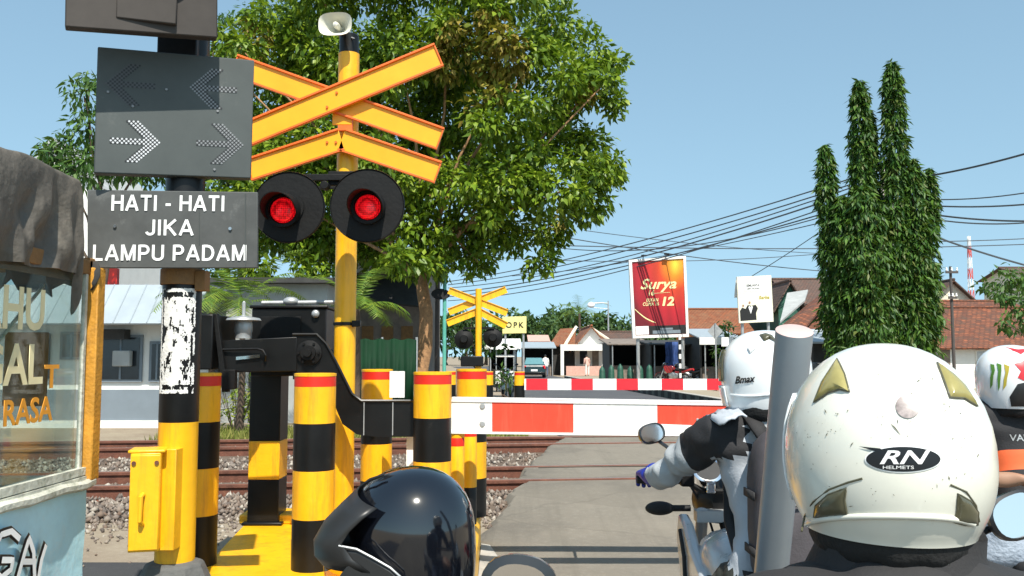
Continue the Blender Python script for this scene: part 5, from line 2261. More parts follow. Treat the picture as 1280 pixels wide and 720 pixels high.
# car seen from behind
def car():
    Y = 62
    cx = X_(667, Y)
    t = thing("parked_car", (cx, Y, 0), "small dark teal car seen from behind on the far road", "car")
    b = MB()
    secs = []
    for y, hw, zb, zt in ((0, .74, .38, .80), (.08, .80, .26, .93), (.5, .83, .22, .98), (2.6, .84, .2, .95), (3.6, .80, .22, .78), (3.85, .7, .32, .6)):
        secs.append([Vector((cx + sx * hw, Y + y, zz)) for sx, zz in ((-1, zb), (1, zb), (1.02, (zb + zt) / 2), (.93, zt), (-.93, zt), (-1.02, (zb + zt) / 2))])
    RR = [[b.bm.verts.new(p) for p in s] for s in secs]
    for i in range(len(RR) - 1):
        b.bridge(RR[i], RR[i + 1])
    b._f(RR[0][::-1], 0)
    b._f(RR[-1], 0)
    b.build("body", "car_teal", t, smooth=30, bevel=.03)
    b = MB()
    lo = [(cx - .70, Y + .35, .975), (cx + .70, Y + .35, .975), (cx + .70, Y + 2.75, .95), (cx - .70, Y + 2.75, .95)]
    hi = [(cx - .54, Y + .75, 1.42), (cx + .54, Y + .75, 1.42), (cx + .56, Y + 2.0, 1.44), (cx - .56, Y + 2.0, 1.44)]
    A = [b.bm.verts.new(p) for p in lo]
    B = [b.bm.verts.new(p) for p in hi]
    b.bridge(A, B)
    for f in b.bm.faces:
        f.material_index = 1
    b._f(B, 0)
    b.build("cabin", ["car_teal", "car_glass"], t, smooth=0, bevel=.02)
    for s in (-1, 1):
        b = MB()
        b.box((cx + s * .68, Y + .03, .76), (.20, .06, .22))
        b.build("tail_light", "tail_red", t, bevel=.015)
        for yy in (.7, 3.05):
            b = MB()
            b.lathe([(.18, -.02, 1), (.29, -.09, 0), (.30, 0, 0), (.29, .09, 0), (.18, .09, 1)], (cx + s * .74, Y + yy, .30), ax=(s, 0, 0), n=22)
            b.build("wheel", ["rubber", "galv"], t)
    b = MB()
    b.box((cx, Y - .015, .55), (.46, .02, .13))
    b.build("number_plate", "letter_white", t)
    b = MB()
    b.box((cx, Y + .0, .36), (1.5, .12, .14))
    b.build("bumper", "gloss_black", t, bevel=.03)


car()


# billboards
def billboard_red():
    Y = 45.0
    q = [P(791, 423, Y), P(861, 421, Y), P(857, 320, Y), P(786, 325, Y)]
    c = (q[0] + q[1]) / 2
    t = thing("billboard", (c.x, Y, 0), "tall white-framed red advertising billboard reading Surya 16 and 12", "billboard")
    b = MB()
    b.slab([p + Vector((0, .04, 0)) for p in q], .22)
    b.build("frame", "wall_white", t, smooth=0)
    for i in range(4):
        pass
    ux = (q[1] - q[0]).normalized()
    uz = (q[3] - q[0]).normalized()
    W, H = (q[1] - q[0]).length, (q[3] - q[0]).length

    def at(u, v, off=0.):
        return (q[0] * (1 - u) + q[1] * u) * (1 - v) + (q[3] * (1 - u) + q[2] * u) * v + Vector((0, -off, 0))
    fb = MB()
    for a, c_, d, e in ((0, 1, 0, .035), (0, 1, .97, 1), (0, .05, .035, .97), (.955, 1, .035, .97)):
        fb.slab([at(a, d, .06), at(c_, d, .06), at(c_, e, .06), at(a, e, .06)], .098)
    fb.build("rim", "wall_white", t, smooth=0)
    # printed poster: red with an orange burst printed at the upper right
    m = bpy.data.materials.new("poster_print")
    MATS["poster_print"] = m
    m.use_nodes = True
    N, L = m.node_tree.nodes, m.node_tree.links
    uvn = N.new("ShaderNodeUVMap")
    mp = N.new("ShaderNodeMapping")
    mp.inputs['Location'].default_value = (-.85, -.93, 0)
    L.new(uvn.outputs[0], mp.inputs[0])
    ln = N.new("ShaderNodeVectorMath")
    ln.operation = 'LENGTH'
    L.new(mp.outputs[0], ln.inputs[0])
    rp = N.new("ShaderNodeValToRGB")
    e = rp.color_ramp.elements
    e[0].position, e[0].color = 0, (.85, .62, .05, 1)
    e[1].position, e[1].color = 1, (.14, .003, .010, 1)
    for pos, col in ((.16, (.80, .25, .01, 1)), (.34, (.60, .05, .012, 1)), (.62, (.46, .010, .020, 1)), (.90, (.30, .006, .016, 1))):
        n_ = e.new(pos)
        n_.color = col
    L.new(ln.outputs['Value'], rp.inputs[0])
    wv = N.new("ShaderNodeTexWave")
    wv.inputs['Scale'].default_value = 1.4
    wv.inputs['Distortion'].default_value = 3
    L.new(uvn.outputs[0], wv.inputs[0])
    mx = N.new("ShaderNodeMix")
    mx.data_type = 'RGBA'
    mx.blend_type = 'MULTIPLY'
    mx.inputs['Factor'].default_value = .18
    L.new(rp.outputs[0], mx.inputs['A'])
    L.new(wv.outputs['Color'], mx.inputs['B'])
    L.new(mx.outputs['Result'], _bsdf(m).inputs['Base Color'])
    _bsdf(m).inputs['Roughness'].default_value = .5
    b = MB()
    b.face([at(.05, .035, .0), at(.955, .035, .0), at(.955, .97, .0), at(.05, .97, .0)])
    o = b.build("poster", "poster_print", t, smooth=0)
    ul = o.data.uv_layers.new(name="UVMap")
    for k, uvc in enumerate(((0, 0), (1, 0), (1, 1), (0, 1))):
        ul.data[k].uv = uvc
    mat("gold_letter", (.85, .72, .35), .5)

    def fr(u, v, off=.01):
        return frame(at(u, v, off), ux, (0, 0, 1))
    text("Surya", .50, fr(.50, .675), "gold_letter", o, bold=.02, width=1.85, shear=.35, ext=.006)
    text("16", .26, fr(.37, .565), "gold_letter", o, bold=.02, width=.30, ext=.006, shear=.2)
    text("12", .42, fr(.66, .45), "gold_letter", o, bold=.035, width=.62, ext=.006, shear=.2)
    text("BUKAN", .17, fr(.38, .475), "gold_letter", o, bold=.02, width=.62, ext=.006, shear=.2)
    text("CUMA 16", .17, fr(.35, .425), "gold_letter", o, bold=.02, width=.82, ext=.006, shear=.2)
    b = MB()
    b.slab([at(.42, .555, .012), at(.70, .558, .012), at(.70, .562, .012), at(.42, .559, .012)], .006)
    a = [at(.06 + .36 * s, .37 - .18 * s - .03 * math.sin(s * 3.1), .012) for s in np.linspace(0, 1, 10)]
    b.grid([[p + Vector((0, 0, .02 + .03 * math.sin(i / 9 * 3.1))) for i, p in enumerate(a)], [p - Vector((0, 0, .02)) for p in a]])
    b.build("swash", "gold_letter", o, smooth=0)
    b = MB()
    b.slab([at(.06, .045, .012), at(.29, .045, .012), at(.29, .15, .012), at(.06, .15, .012)], .006)
    b.build("pack_print", "letter_white", o, smooth=0)
    b = MB()
    b.slab([at(.30, .04, .010), at(.95, .04, .010), at(.95, .15, .010), at(.30, .15, .010)], .006)
    b.build("warning_band", "ink_black", o, smooth=0)
    b = MB()
    b.slab([at(.36, .05, .016), at(.86, .05, .016), at(.86, .09, .016), at(.36, .09, .016)], .004)
    b.slab([at(.50, .095, .016), at(.72, .095, .016), at(.72, .12, .016), at(.50, .12, .016)], .004)
    b.build("warning_print", "wall_bluegrey", o, smooth=0)
    for u in (.1, .9):
        b = MB()
        p = at(u, 0, -.15)
        b.cyl((p.x, Y + .15, 0), (p.x, Y + .15, q[0].z), .09, n=10)
        b.build("post", "galv", t)
    b = MB()
    for u in (.25, .65):
        p = at(u, 1.0)
        b.tube([p, p + Vector((0, -.18, .2)), p + Vector((0, -.28, .16))], .02, n=6)
        b.box(p + Vector((0, -.3, .14)), (.26, .10, .08))
    b.build("floodlight", "dull_black", t)


billboard_red()


def billboard_cream():
    Y = 42.0
    q = [P(924, 404, Y), P(967, 402, Y), P(964, 344, Y), P(921, 346, Y)]
    c = (q[0] + q[1]) / 2
    t = thing("billboard", (c.x, Y, 0), "pale cream advertising billboard with two dark figures above the white helmet", "billboard")

    def at(u, v, off=0.):
        return (q[0] * (1 - u) + q[1] * u) * (1 - v) + (q[3] * (1 - u) + q[2] * u) * v + Vector((0, -off, 0))
    b = MB()
    b.slab(q, .12)
    mat("cream_print", (.76, .73, .58), .5, var=.06)
    o = b.build("board", "cream_print", t, smooth=0)

    def fr(u, v, off=.01):
        return frame(at(u, v, off), q[1] - q[0], (0, 0, 1))
    M = fr(.45, .78, .006)
    b = MB()
    pts = []
    for i in range(24):
        a = 2 * math.pi * i / 24
        k = (abs(math.cos(a)) ** 5 + abs(math.sin(a)) ** 5) ** (-1 / 5)
        pts.append(M @ Vector((math.cos(a) * k * .42, math.sin(a) * k * .24, 0)))
    b.face(pts)
    b.build("caption_box", "letter_white", o, smooth=0)
    text("SEMUANYA", .11, fr(.45, .80), "ink_black", o, width=.62, ext=.004, bold=.01)
    text("LEBIH MUDAH", .07, fr(.45, .73), "ink_black", o, width=.62, ext=.004)
    text("Serba", .14, fr(.76, .53), "claw_gold", o, width=.5, ext=.004, bold=.02, shear=.2)
    b = MB()
    sil = [(.03, .04), (.03, .26), (.1, .33), (.2, .30), (.27, .38), (.38, .36), (.5, .38), (.56, .3), (.5, .2), (.5, .05)]
    M = fr(.5, .5, .006)
    b.face([M @ Vector(((u - .5) * 1.64, (v - .5) * 2.2, 0)) for u, v in sil])
    b.build("figure_print", "ink_black", o, smooth=0)
    b = MB()
    for u, v, r in ((.33, .43, .05), (.14, .37, .045)):
        M = fr(u, v, .012)
        b.face([M @ Vector((math.cos(a) * r, math.sin(a) * r * 1.3, 0)) for a in np.linspace(0, 5.9, 12)])
    b.build("face_print", "skin", o, smooth=0)
    b = MB()
    M = fr(.35, .27, .014)
    b.face([M @ Vector((x, y, 0)) for x, y in ((-.10, .14), (.0, -.18), (.12, .16), (.05, .2), (0, .14), (-.05, .2))])
    b.build("shirt_print", "letter_white", o, smooth=0)
    for u in (.12, .88):
        b = MB()
        p = at(u, 0)
        b.cyl((p.x, Y + .2, .1), (p.x, Y + .2, Z_(360, Y)), .07, n=10)
        b.build("post", "galv", t)
    b = MB()
    b.slab([P(918, 372, Y + .3), P(923, 372, Y + .3), P(923, 346, Y + .3), P(920, 350, Y + .3)], .05)
    b.build("torn_sheet", "wall_white", t)


billboard_cream()

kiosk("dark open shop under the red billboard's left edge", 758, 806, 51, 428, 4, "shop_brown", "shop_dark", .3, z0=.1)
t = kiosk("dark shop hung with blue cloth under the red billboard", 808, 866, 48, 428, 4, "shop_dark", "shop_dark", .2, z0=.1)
b = MB()
for px in (826, 831, 836):
    x = X_(px, 47)
    b.grid([[(x + .08 * k + .02 * math.sin(z * 7 + px), 47 + .04 * math.sin(k * 3 + z * 3), z) for k in range(4)] for z in np.linspace(.9, 2.3, 7)])
tag(b.build("hanging_cloth", "blue_cloth", loc=(X_(831, 47), 47, .9), solid=.01), "blue cloth hanging in the shop under the red billboard", "cloth")
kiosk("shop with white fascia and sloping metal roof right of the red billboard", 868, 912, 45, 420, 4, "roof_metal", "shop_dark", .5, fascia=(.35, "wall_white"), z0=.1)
b = MB()
for k in range(11):
    zz = .1 + .22 * k
    x = X_(843.5, 41)
    b.cyl((x, 41, zz), (x, 41, zz + .2199), .06, n=10, mi=k % 2)
tag(b.build("painted_pole", ["boom_white", "gloss_black"], loc=(X_(843.5, 41), 41, .1)), "slim pole ringed black and white in front of the blue cloth shop", "pole")
t = thing("road_sign", (X_(887, 39), 39, .1), "diamond road sign seen from behind on a thin grey-green pole", "road sign")
b = MB()
x = X_(887, 39)
b.cyl((x, 39, .1), (x, 39, Z_(404, 39)), .035, n=8)
b.build("pole", "galv", t)
b = MB()
zc = Z_(414, 39)
b.prism([(x, zc + .36), (x + .34, zc), (x, zc - .36), (x - .34, zc)], Matrix.Identity(4), 39.04, 39.06)
b.build("plate", "galv", t)
t = thing("shop_sign", (X_(909, 43), 43, .1), "small blank white board on a post beside the white helmet", "sign")
b = MB()
b.slab([P(902, 433, 43), P(917, 433, 43), P(917, 421.5, 43), P(902, 421.5, 43)], .06)
b.build("board", "letter_white", t)
b = MB()
b.cyl((X_(909, 43), 43.1, .1), (X_(909, 43), 43.1, Z_(425, 43)), .04, n=8)
b.build("post", "galv", t)
b = MB()
b.box((X_(894, 37), 37, .32), (.55, .4, .42))
b.box((X_(894, 37), 37, .545), (.58, .43, .03))
tag(b.build("crate", ["pink_wall"], loc=(X_(894, 37), 37, .1), bevel=.02), "tan crate standing behind the far kerb by the diamond sign", "crate")

for i, px in enumerate((749, 760, 771, 783, 795, 806)):
    Yb = 46.0
    x = X_(px, Yb)
    b = MB()
    h = .92 + .06 * ((i * 7) % 3)
    b.lathe([(.24, 0, 0), (.23, .1, 0), (.19, h * .75, 0), (.15, h * .86, 0), (.07, h * .95, 0), (.05, h, 0)], (x, Yb, .1), n=14, sy=.8)
    for z in (.3, .5, .68):
        b.lathe([(.225 - .05 * z, z * h, 0), (.235 - .05 * z, z * h + .02, 0), (.225 - .05 * z, z * h + .04, 0)], (x, Yb, .1), n=14, sy=.8)
    tag(b.build("green_barrel", "green_bin", loc=(x, Yb, .1), smooth=40), "dark green tapered barrel in the row below the red billboard", "barrel", "row of green barrels by the road")

# houses on the right
house("orange_house", "orange-painted low house with mossy gable between the two billboards", X_(866, 60), X_(925, 60), 60, 68, Z_(415, 60), Z_(385, 60), 'X', "orange_wall", "tiles_orange",
      [("window", X_(880, 60), X_(890, 60), 1.2, 2.2, "window_dark")])
house("brown_house", "brown-roofed house with dark green gable right of the cream billboard", X_(964, 58), X_(990, 58), 58, 66, Z_(376, 58), Z_(353, 58), 'Y', "green_bin", "tiles_brown",
      [("window", X_(970, 58), X_(980, 58), 2.6, 3.6, "window_dark")])
house("grey_house", "taller grey gabled house with dark ridge behind the brown-roofed one", X_(985, 64), X_(1060, 64), 64, 72, Z_(378, 64), Z_(345, 64), 'X', "wall_grey", "tiles_brown",
      [("window", X_(995, 64), X_(1005, 64), 2.6, 3.6, "window_dark")])
Y = 48
t = thing("red_roof_house", (X_(1010, Y), Y + 3, 0), "house with steep weathered red tiled roofs left of the columnar tree", "house")
b = MB()
wallbox(b, X_(975, Y), X_(1062, Y), Y, Y + 7, 0, Z_(413, Y))
b.build("wall", "wall_white", t)
b = MB()
b.slab([P(964, 417, 46), P(1004, 412, 46), P(1042, 366, 50), P(1030, 364, 54)], .12)
b.slab([P(1002, 413, 46.5), P(1064, 413, 46.5), P(1064, 392, 49), P(1006, 392, 49)], .12)
b.slab([P(1042, 392, 49), P(1090, 392, 49), P(1080, 362, 54), P(1036, 364, 54)], .12)
b.build("roof", "tiles_red", t, smooth=0, uv=True)
b = MB()
b.slab([P(975, 402, 47), P(1006, 375, 50), P(1010, 362, 52), P(984, 366, 52)], .1)
b.build("side_roof", "wall_grey", t, smooth=0)
b = MB()
wallbox(b, X_(985, Y), X_(1000, Y), Y - .05, Y - .001, .8, 1.9)
b.build("window", "window_dark", t)
b = MB()
wallbox(b, X_(1008, 46.4), X_(1034, 46.4), 46.3, 46.4, Z_(421, 46), Z_(415, 46))
b.build("fascia", "wall_white", t)
Y = 40
house("long_house", "long low white house with weathered red tiled roof right of the columnar tree", X_(1120, Y), X_(1330, Y), Y, Y + 9, Z_(432, Y), Z_(381, Y), 'X', "wall_white", "tiles_red",
      [("window", X_(1203, Y), X_(1236, Y), .9, 1.75, "galv"), ("window", X_(1270, Y), X_(1300, Y), .9, 1.75, "window_dark"), ("door", X_(1155, Y), X_(1170, Y), .05, 1.9, "shop_brown")])
house("yellow_house", "small brown-gabled house peeking over the long red tiled roof", X_(1150, 66), X_(1200, 66), 66, 74, Z_(376, 66), Z_(352, 66), 'Y', "cream_wall", "tiles_brown",
      [("window", X_(1164, 66), X_(1174, 66), 3.6, 4.6, "window_dark"), ("window", X_(1180, 66), X_(1190, 66), 3.6, 4.6, "window_dark")])
house("grey_roof_house", "house with long brown roof low behind the columnar tree's right side", X_(1190, 58), X_(1280, 58), 58, 66, Z_(396, 58), Z_(374, 58), 'X', "cream_wall", "tiles_red", [])
house("far_house", "distant mauve-roofed house above the tree at the right edge", X_(1266, 90), X_(1330, 90), 90, 98, Z_(343, 90), Z_(331, 90), 'X', "cream_wall", "tiles_brown", [("window", X_(1270, 90), X_(1278, 90), 6, 7.4, "window_dark")])
# low green-black shed behind the riders
house("shed", "low dark shed with thin white eaves behind the carried pipe", X_(1005, 36), X_(1075, 36), 36, 41, Z_(428, 36), Z_(416, 36), 'X', "shop_dark", "roof_metal", [("door", X_(1030, 36), X_(1042, 36), .1, 1.7, "green_bin")], cat="shed")


# columnar tree: five drooping spires
def spires():
    Y = 31.0
    # (px, top y, base y, half width px, dy)
    sp = [(1042, 183, 430, 14, .3), (1081, 105, 430, 15.5, 0), (1118, 84, 430, 15.5, -.2), (1100, 135, 432, 10, .6), (1137, 205, 430, 14, -.3), (1163, 213, 425, 12.5, .2), (1075, 240, 432, 28, -.5), (1110, 250, 432, 30, .4), (1140, 270, 430, 30, .1), (1055, 250, 430, 18, -.1)]
    base = P(1098, 430, Y)
    t = thing("columnar_tree", (base.x, Y, 0), "tall dark green columnar tree of several drooping spires", "tree")
    Cs, Ds, Ss = [], [], []
    b = MB()
    for px, py0, py1, hw, dy in sp:
        z0, z1 = P(px, py1, Y).z - .5, P(px, py0, Y).z
        n = int((z1 - z0) * hw * 46)
        u = NPR.random(n) ** .85
        z = z0 + (z1 - z0) * u
        a = NPR.uniform(0, 6.283, n)
        lump = np.array([noise.noise(Vector((math.cos(q) * 1.3, math.sin(q) * 1.3 + px * .37, zz * .9))) + .6 * noise.noise(Vector((math.cos(q) * 3, math.sin(q) * 3, zz * 2.6 + px))) for q, zz in zip(a, z)])
        R = hw * Y / F * (1 - .5 * u ** 4.0) * (.92 + .55 * lump) * np.minimum(1, (1 - u) * 14 + .15)
        keep = lump > -.42
        rr = R * (.5 + .55 * NPR.random(n) ** .6)
        # layered skirts of foliage
        lay = .88 + .2 * ((z * 1.6 + px * .1) % 1.0 < .5)
        x0 = P(px, 300, Y).x
        lean = (u - .4) * (px - 1098) / F * Y * .12
        C = np.stack([x0 + lean + np.cos(a) * rr * lay, Y + dy + np.sin(a) * rr * lay, z + .15], 1)
        D = np.stack([np.cos(a) * .35, np.sin(a) * .35, np.full(n, -1.0)], 1) + NPR.normal(0, .48, (n, 3))
        Cs.append(C[keep])
        Ds.append(D[keep])
        Ss.append(NPR.uniform(.16, .38, n)[keep])
        b.tube([(base.x + (x0 - base.x) * .3, Y + dy * .3, 0), (x0, Y + dy, max(z0, .8)), (x0 + (px - 1098) / F * Y * .05, Y + dy, z1 - .4)], [.12, .09, .02], n=8)
    v, f = leaf_geo(np.concatenate(Cs), np.concatenate(Ds), np.concatenate(Ss), .30, curl=.05)
    raw_mesh("crown", v, f, "leaf_spire", t)
    b.build("trunk", "bark_dark", t, smooth=60)


spires()

# trees on the right and along the horizon
cl = [(tuple(P(px, py, 75 + RND.uniform(-2, 2))), r * 75 / F) for px, py, r in ((1235, 358, 12), (1252, 350, 14), (1270, 345, 14), (1285, 352, 16), (1245, 366, 12), (1265, 362, 14))]
tree("tree", "rounded tree on the horizon right of the radio mast", "tree", (X_(1258, 75), 75, 0), .25, (X_(1258, 75), 75, 4), cl, 45, .6, .45, "leaf_mid", sub=4, shell=.3)
cl = [(tuple(P(px, py, 30 + RND.uniform(-.6, .6))), r * 30 / F) for px, py, r in ((1262, 385, 13), (1278, 380, 16), (1290, 395, 18), (1270, 408, 14), (1256, 405, 8), (1252, 372, 8), (1280, 365, 10))]
tree("tree", "small garden tree in front of the long red roof at the right edge", "tree", (X_(1278, 30), 30, 0), .1, (X_(1278, 30), 30, 1.8), cl, 220, .28, .4, "leaf_mid", sub=4, shell=.3)
cl = [(tuple(P(px, py, 44 + RND.uniform(-.5, .5))), r * 44 / F) for px, py, r in ((905, 405, 8), (912, 412, 9), (898, 440, 7), (906, 447, 8), (899, 455, 6), (915, 425, 6))]
tree("tree", "small dark tree behind the blank white board", "tree", (X_(904, 44), 44, .1), .08, (X_(904, 44), 44, 1.4), cl, 150, .3, .45, "leaf_dark", sub=3, shell=.3)
hz = []
for i, px in enumerate((560, 585, 608, 632, 655, 676, 698, 722, 748, 770, 792, 815, 842, 870, 900, 935)):
    Yh = RND.uniform(112, 150)
    top = 382 + RND.uniform(-5, 9) + (6 if px > 730 else 0)
    r = RND.uniform(17, 24)
    cl = []
    for k in range(10):
        cl.append((tuple(P(px + RND.uniform(-18, 18), top + r * .6 + RND.uniform(0, 30), Yh + RND.uniform(-2, 2))), r * Yh / F * RND.uniform(.4, .62)))
    tree("hill_tree", "green tree in the wooded skyline behind the white gabled house", "tree", (X_(px, Yh), Yh, 0), .3, (X_(px, Yh), Yh, 4), cl, 34, 1.0, .5, "leaf_hill", group="trees along the skyline", sub=2, shell=.3)
palm("pale feathery coconut palm above the white gabled house", (X_(722, 104), 104, 0), Z_(392, 104), 15, 4.2, 33, wid=.8, r=.16)
cl = [(tuple(P(px, py, 34 + RND.uniform(-.8, .8))), r * 34 / F) for px, py, r in ((585, 420, 14), (610, 415, 14), (600, 435, 14), (622, 432, 10), (572, 440, 12), (565, 410, 12), (590, 400, 10))]
tree("tree", "dark bushy tree behind the far signal's black lamps", "tree", (X_(598, 34), 34, 0), .1, (X_(598, 34), 34, 1.5), cl, 160, .3, .45, "leaf_dark", sub=3, shell=.3)
cl = [(tuple(P(px, py, 24 + RND.uniform(-.3, .3))), r * 24 / F) for px, py, r in ((628, 465, 8), (636, 472, 8), (622, 478, 7), (633, 482, 7), (617, 470, 6))]
tree("potted_plant", "leafy roadside plant between the two far bollards", "plant", (X_(628, 24), 24, 0), .03, (X_(628, 24), 24, .5), cl, 500, .2, .25, "leaf_mid", sub=2, shell=.2)


# poles
t = thing("utility_pole", (X_(757, 80), 80, 0), "thin pale lamp post with side arm beside the white gabled house", "street lamp")
b = MB()
x = X_(757, 80)
b.cyl((x, 80, 0), (x, 80, Z_(376, 80)), .09, .06, n=8)
b.build("pole", "galv", t)
b = MB()
z = Z_(382, 80)
b.tube([(x, 80, z + .2), (x - .6, 79.9, z + .25), (X_(740, 80), 79.8, z + .2)], .04, n=6)
b.tube([(x, 80, z - .3), (X_(738, 80), 79.8, z - .2)], .03, n=6)
b.build("arm", "galv", t)
b = MB()
b.ell((X_(736, 80), 79.8, z + .05), (.34, .2, .26))
b.build("lamp_head", "letter_white", t)


def pole(label, px, Y, top, m, arms=(), r=.08, name="utility_pole", ox=0):
    x = X_(px, Y)
    t = thing(name, (x, Y, 0), label, "utility pole")
    b = MB()
    zt = Z_(top, Y)
    b.cyl((x, Y, 0), (x, Y, zt), r, r * .75, n=10)
    b.build("pole", m, t)
    for dz, L in arms:
        b = MB()
        b.box((x, Y - r - .04, zt - dz), (L, .07, .09))
        b.build("cross_bar", m, t)
        for s in (-.85, 0, .85):
            b = MB()
            b.lathe([(.03, 0, 0), (.05, .04, 0), (.03, .08, 0), (.04, .12, 0), (.01, .15, 0)], (x + s * L / 2, Y - r - .04, zt - dz + .045), n=8)
            b.build("insulator", "letter_white", t)
    return x, zt


pole("slim dark utility pole in front of the long red tiled roof", 1175, 36, 333, "pole_wood", [(.25, .5), (1.3, .35)], r=.07)
px1, pz1 = pole("concrete utility pole hidden inside the columnar tree carrying the cables", 1096, 33.5, 205, "concrete", [(.3, 1.8), (1.2, 1.8)], r=.13)
pole("dark utility pole beside the big tree's trunk", 549, 25, 282, "pole_wood", [(.4, 1.2)], r=.07)
t = thing("road_sign", (X_(558, 23), 23, 0), "teal painted sign pole with dark oval plate beside the big tree's trunk", "road sign")
b = MB()
x = X_(558, 23)
b.cyl((x, 23, 0), (x, 23, Z_(325, 23)), .05, n=10)
b.build("pole", "teal_paint", t)
b = MB()
b.lathe([(.24, 0, 0), (.25, .01, 0), (.24, .02, 0)], (x - .1, 22.93, Z_(368, 23)), ax=(.2, -1, .2), n=24, sx=1.0, sy=.6)
b.build("plate", "dull_black", t)

# red and white radio mast
t = thing("radio_mast", (X_(1199, 130), 130, 0), "distant red and white lattice radio mast above the rooftops", "mast")
x = X_(1199, 130)
zt = Z_(295, 130)
z = 0.
i = 0
segs = 12
b = MB()
for i in range(segs):
    za, zb = zt * i / segs, zt * (i + 1) / segs
    wa, wb = .7 - .5 * i / segs, .7 - .5 * (i + 1) / segs
    for k in range(3):
        a0, a1 = k * 2.094, (k + 1) * 2.094
        pa = Vector((x + wa * math.cos(a0), 130 + wa * math.sin(a0), za))
        pb = Vector((x + wb * math.cos(a0), 130 + wb * math.sin(a0), zb))
        pc = Vector((x + wb * math.cos(a1), 130 + wb * math.sin(a1), zb))
        b.tube([pa, pb], .075, n=4, mi=i % 2)
        b.tube([pa, pc], .05, n=4, mi=i % 2)
b.build("lattice", ["tower_red", "boom_white"], t, smooth=0)


# cables
def wire(a, c, sag, r, lab):
    a, c = Vector(a), Vector(c)
    pts = [a.lerp(c, i / 24) - Vector((0, 0, sag * 4 * (i / 24) * (1 - i / 24))) for i in range(25)]
    b = MB()
    b.tube(pts, r * 1.5, n=5)
    tag(b.build("cable", "wire", loc=tuple((a + c) / 2)), lab, "cable", "overhead cables")


YT = 33.4
far = 62
wl = [((560, 352, far), (1092, 214, YT), .5, .020, "uppermost long cable climbing from the big tree to the columnar tree"),
      ((560, 356, far), (1098, 219, YT), .6, .020, "second long cable climbing from the big tree to the columnar tree"),
      ((560, 366, far), (1092, 231, YT), .7, .024, "third long cable climbing from the big tree to the columnar tree"),
      ((560, 376, far), (1092, 238, YT), .8, .018, "lowest long cable climbing from the big tree to the columnar tree"),
      ((560, 360, far), (1094, 224, YT), .75, .018, "fourth long cable from the big tree, lying between thicker ones"),
      ((560, 371, far), (1096, 247, YT), .55, .020, "fifth long cable from the big tree, slightly below the bundle"),
      ((560, 318, 55), (1120, 308, 58), .7, .016, "nearly level cable drooping behind the red billboard's top"),
      ((1098, 258, YT), (1420, 252, 28), .7, .018, "slack level cable right of the columnar tree above the mast"),
      ((640, 300, 50), (1094, 250, YT), 1.2, .016, "slack cable crossing the climbing ones above the red billboard"),
      ((560, 302, 50), (1400, 300, 60), .5, .022, "level cable passing over the red billboard"),
      ((640, 285, 48), (1120, 345, 60), .4, .020, "cable descending rightwards over the red billboard"),
      ((730, 288, 48), (1120, 320, 60), .3, .014, "thin cable descending rightwards above the cream billboard"),
      ((640, 345, 60), (1094, 262, YT), .4, .014, "thin lower cable rising to the columnar tree"),
      ((940, 345, 40), (1096, 238, YT), .1, .012, "thin stay cable rising steeply left of the columnar tree"),
      ((1098, 228, YT), (1420, 146, 24), .3, .024, "thick cable rising from the columnar tree to the upper right edge"),
      ((1098, 250, YT), (1420, 235, 26), .4, .020, "cable bowing slightly right of the columnar tree"),
      ((1098, 244, YT), (1420, 208, 26), .5, .015, "thin cable just above the bowing one right of the columnar tree"),
      ((1098, 255, YT), (1420, 268, 26), .4, .022, "sagging cable right of the columnar tree"),
      ((1098, 268, YT), (1420, 362, 30), .3, .024, "thick cable falling right across the radio mast"),
      ((1098, 302, 50), (1420, 288, 50), .2, .018, "level cable crossing the radio mast")]
for a, c, s, r, lab in wl:
    wire(P(*a), P(*c), s, r, lab)
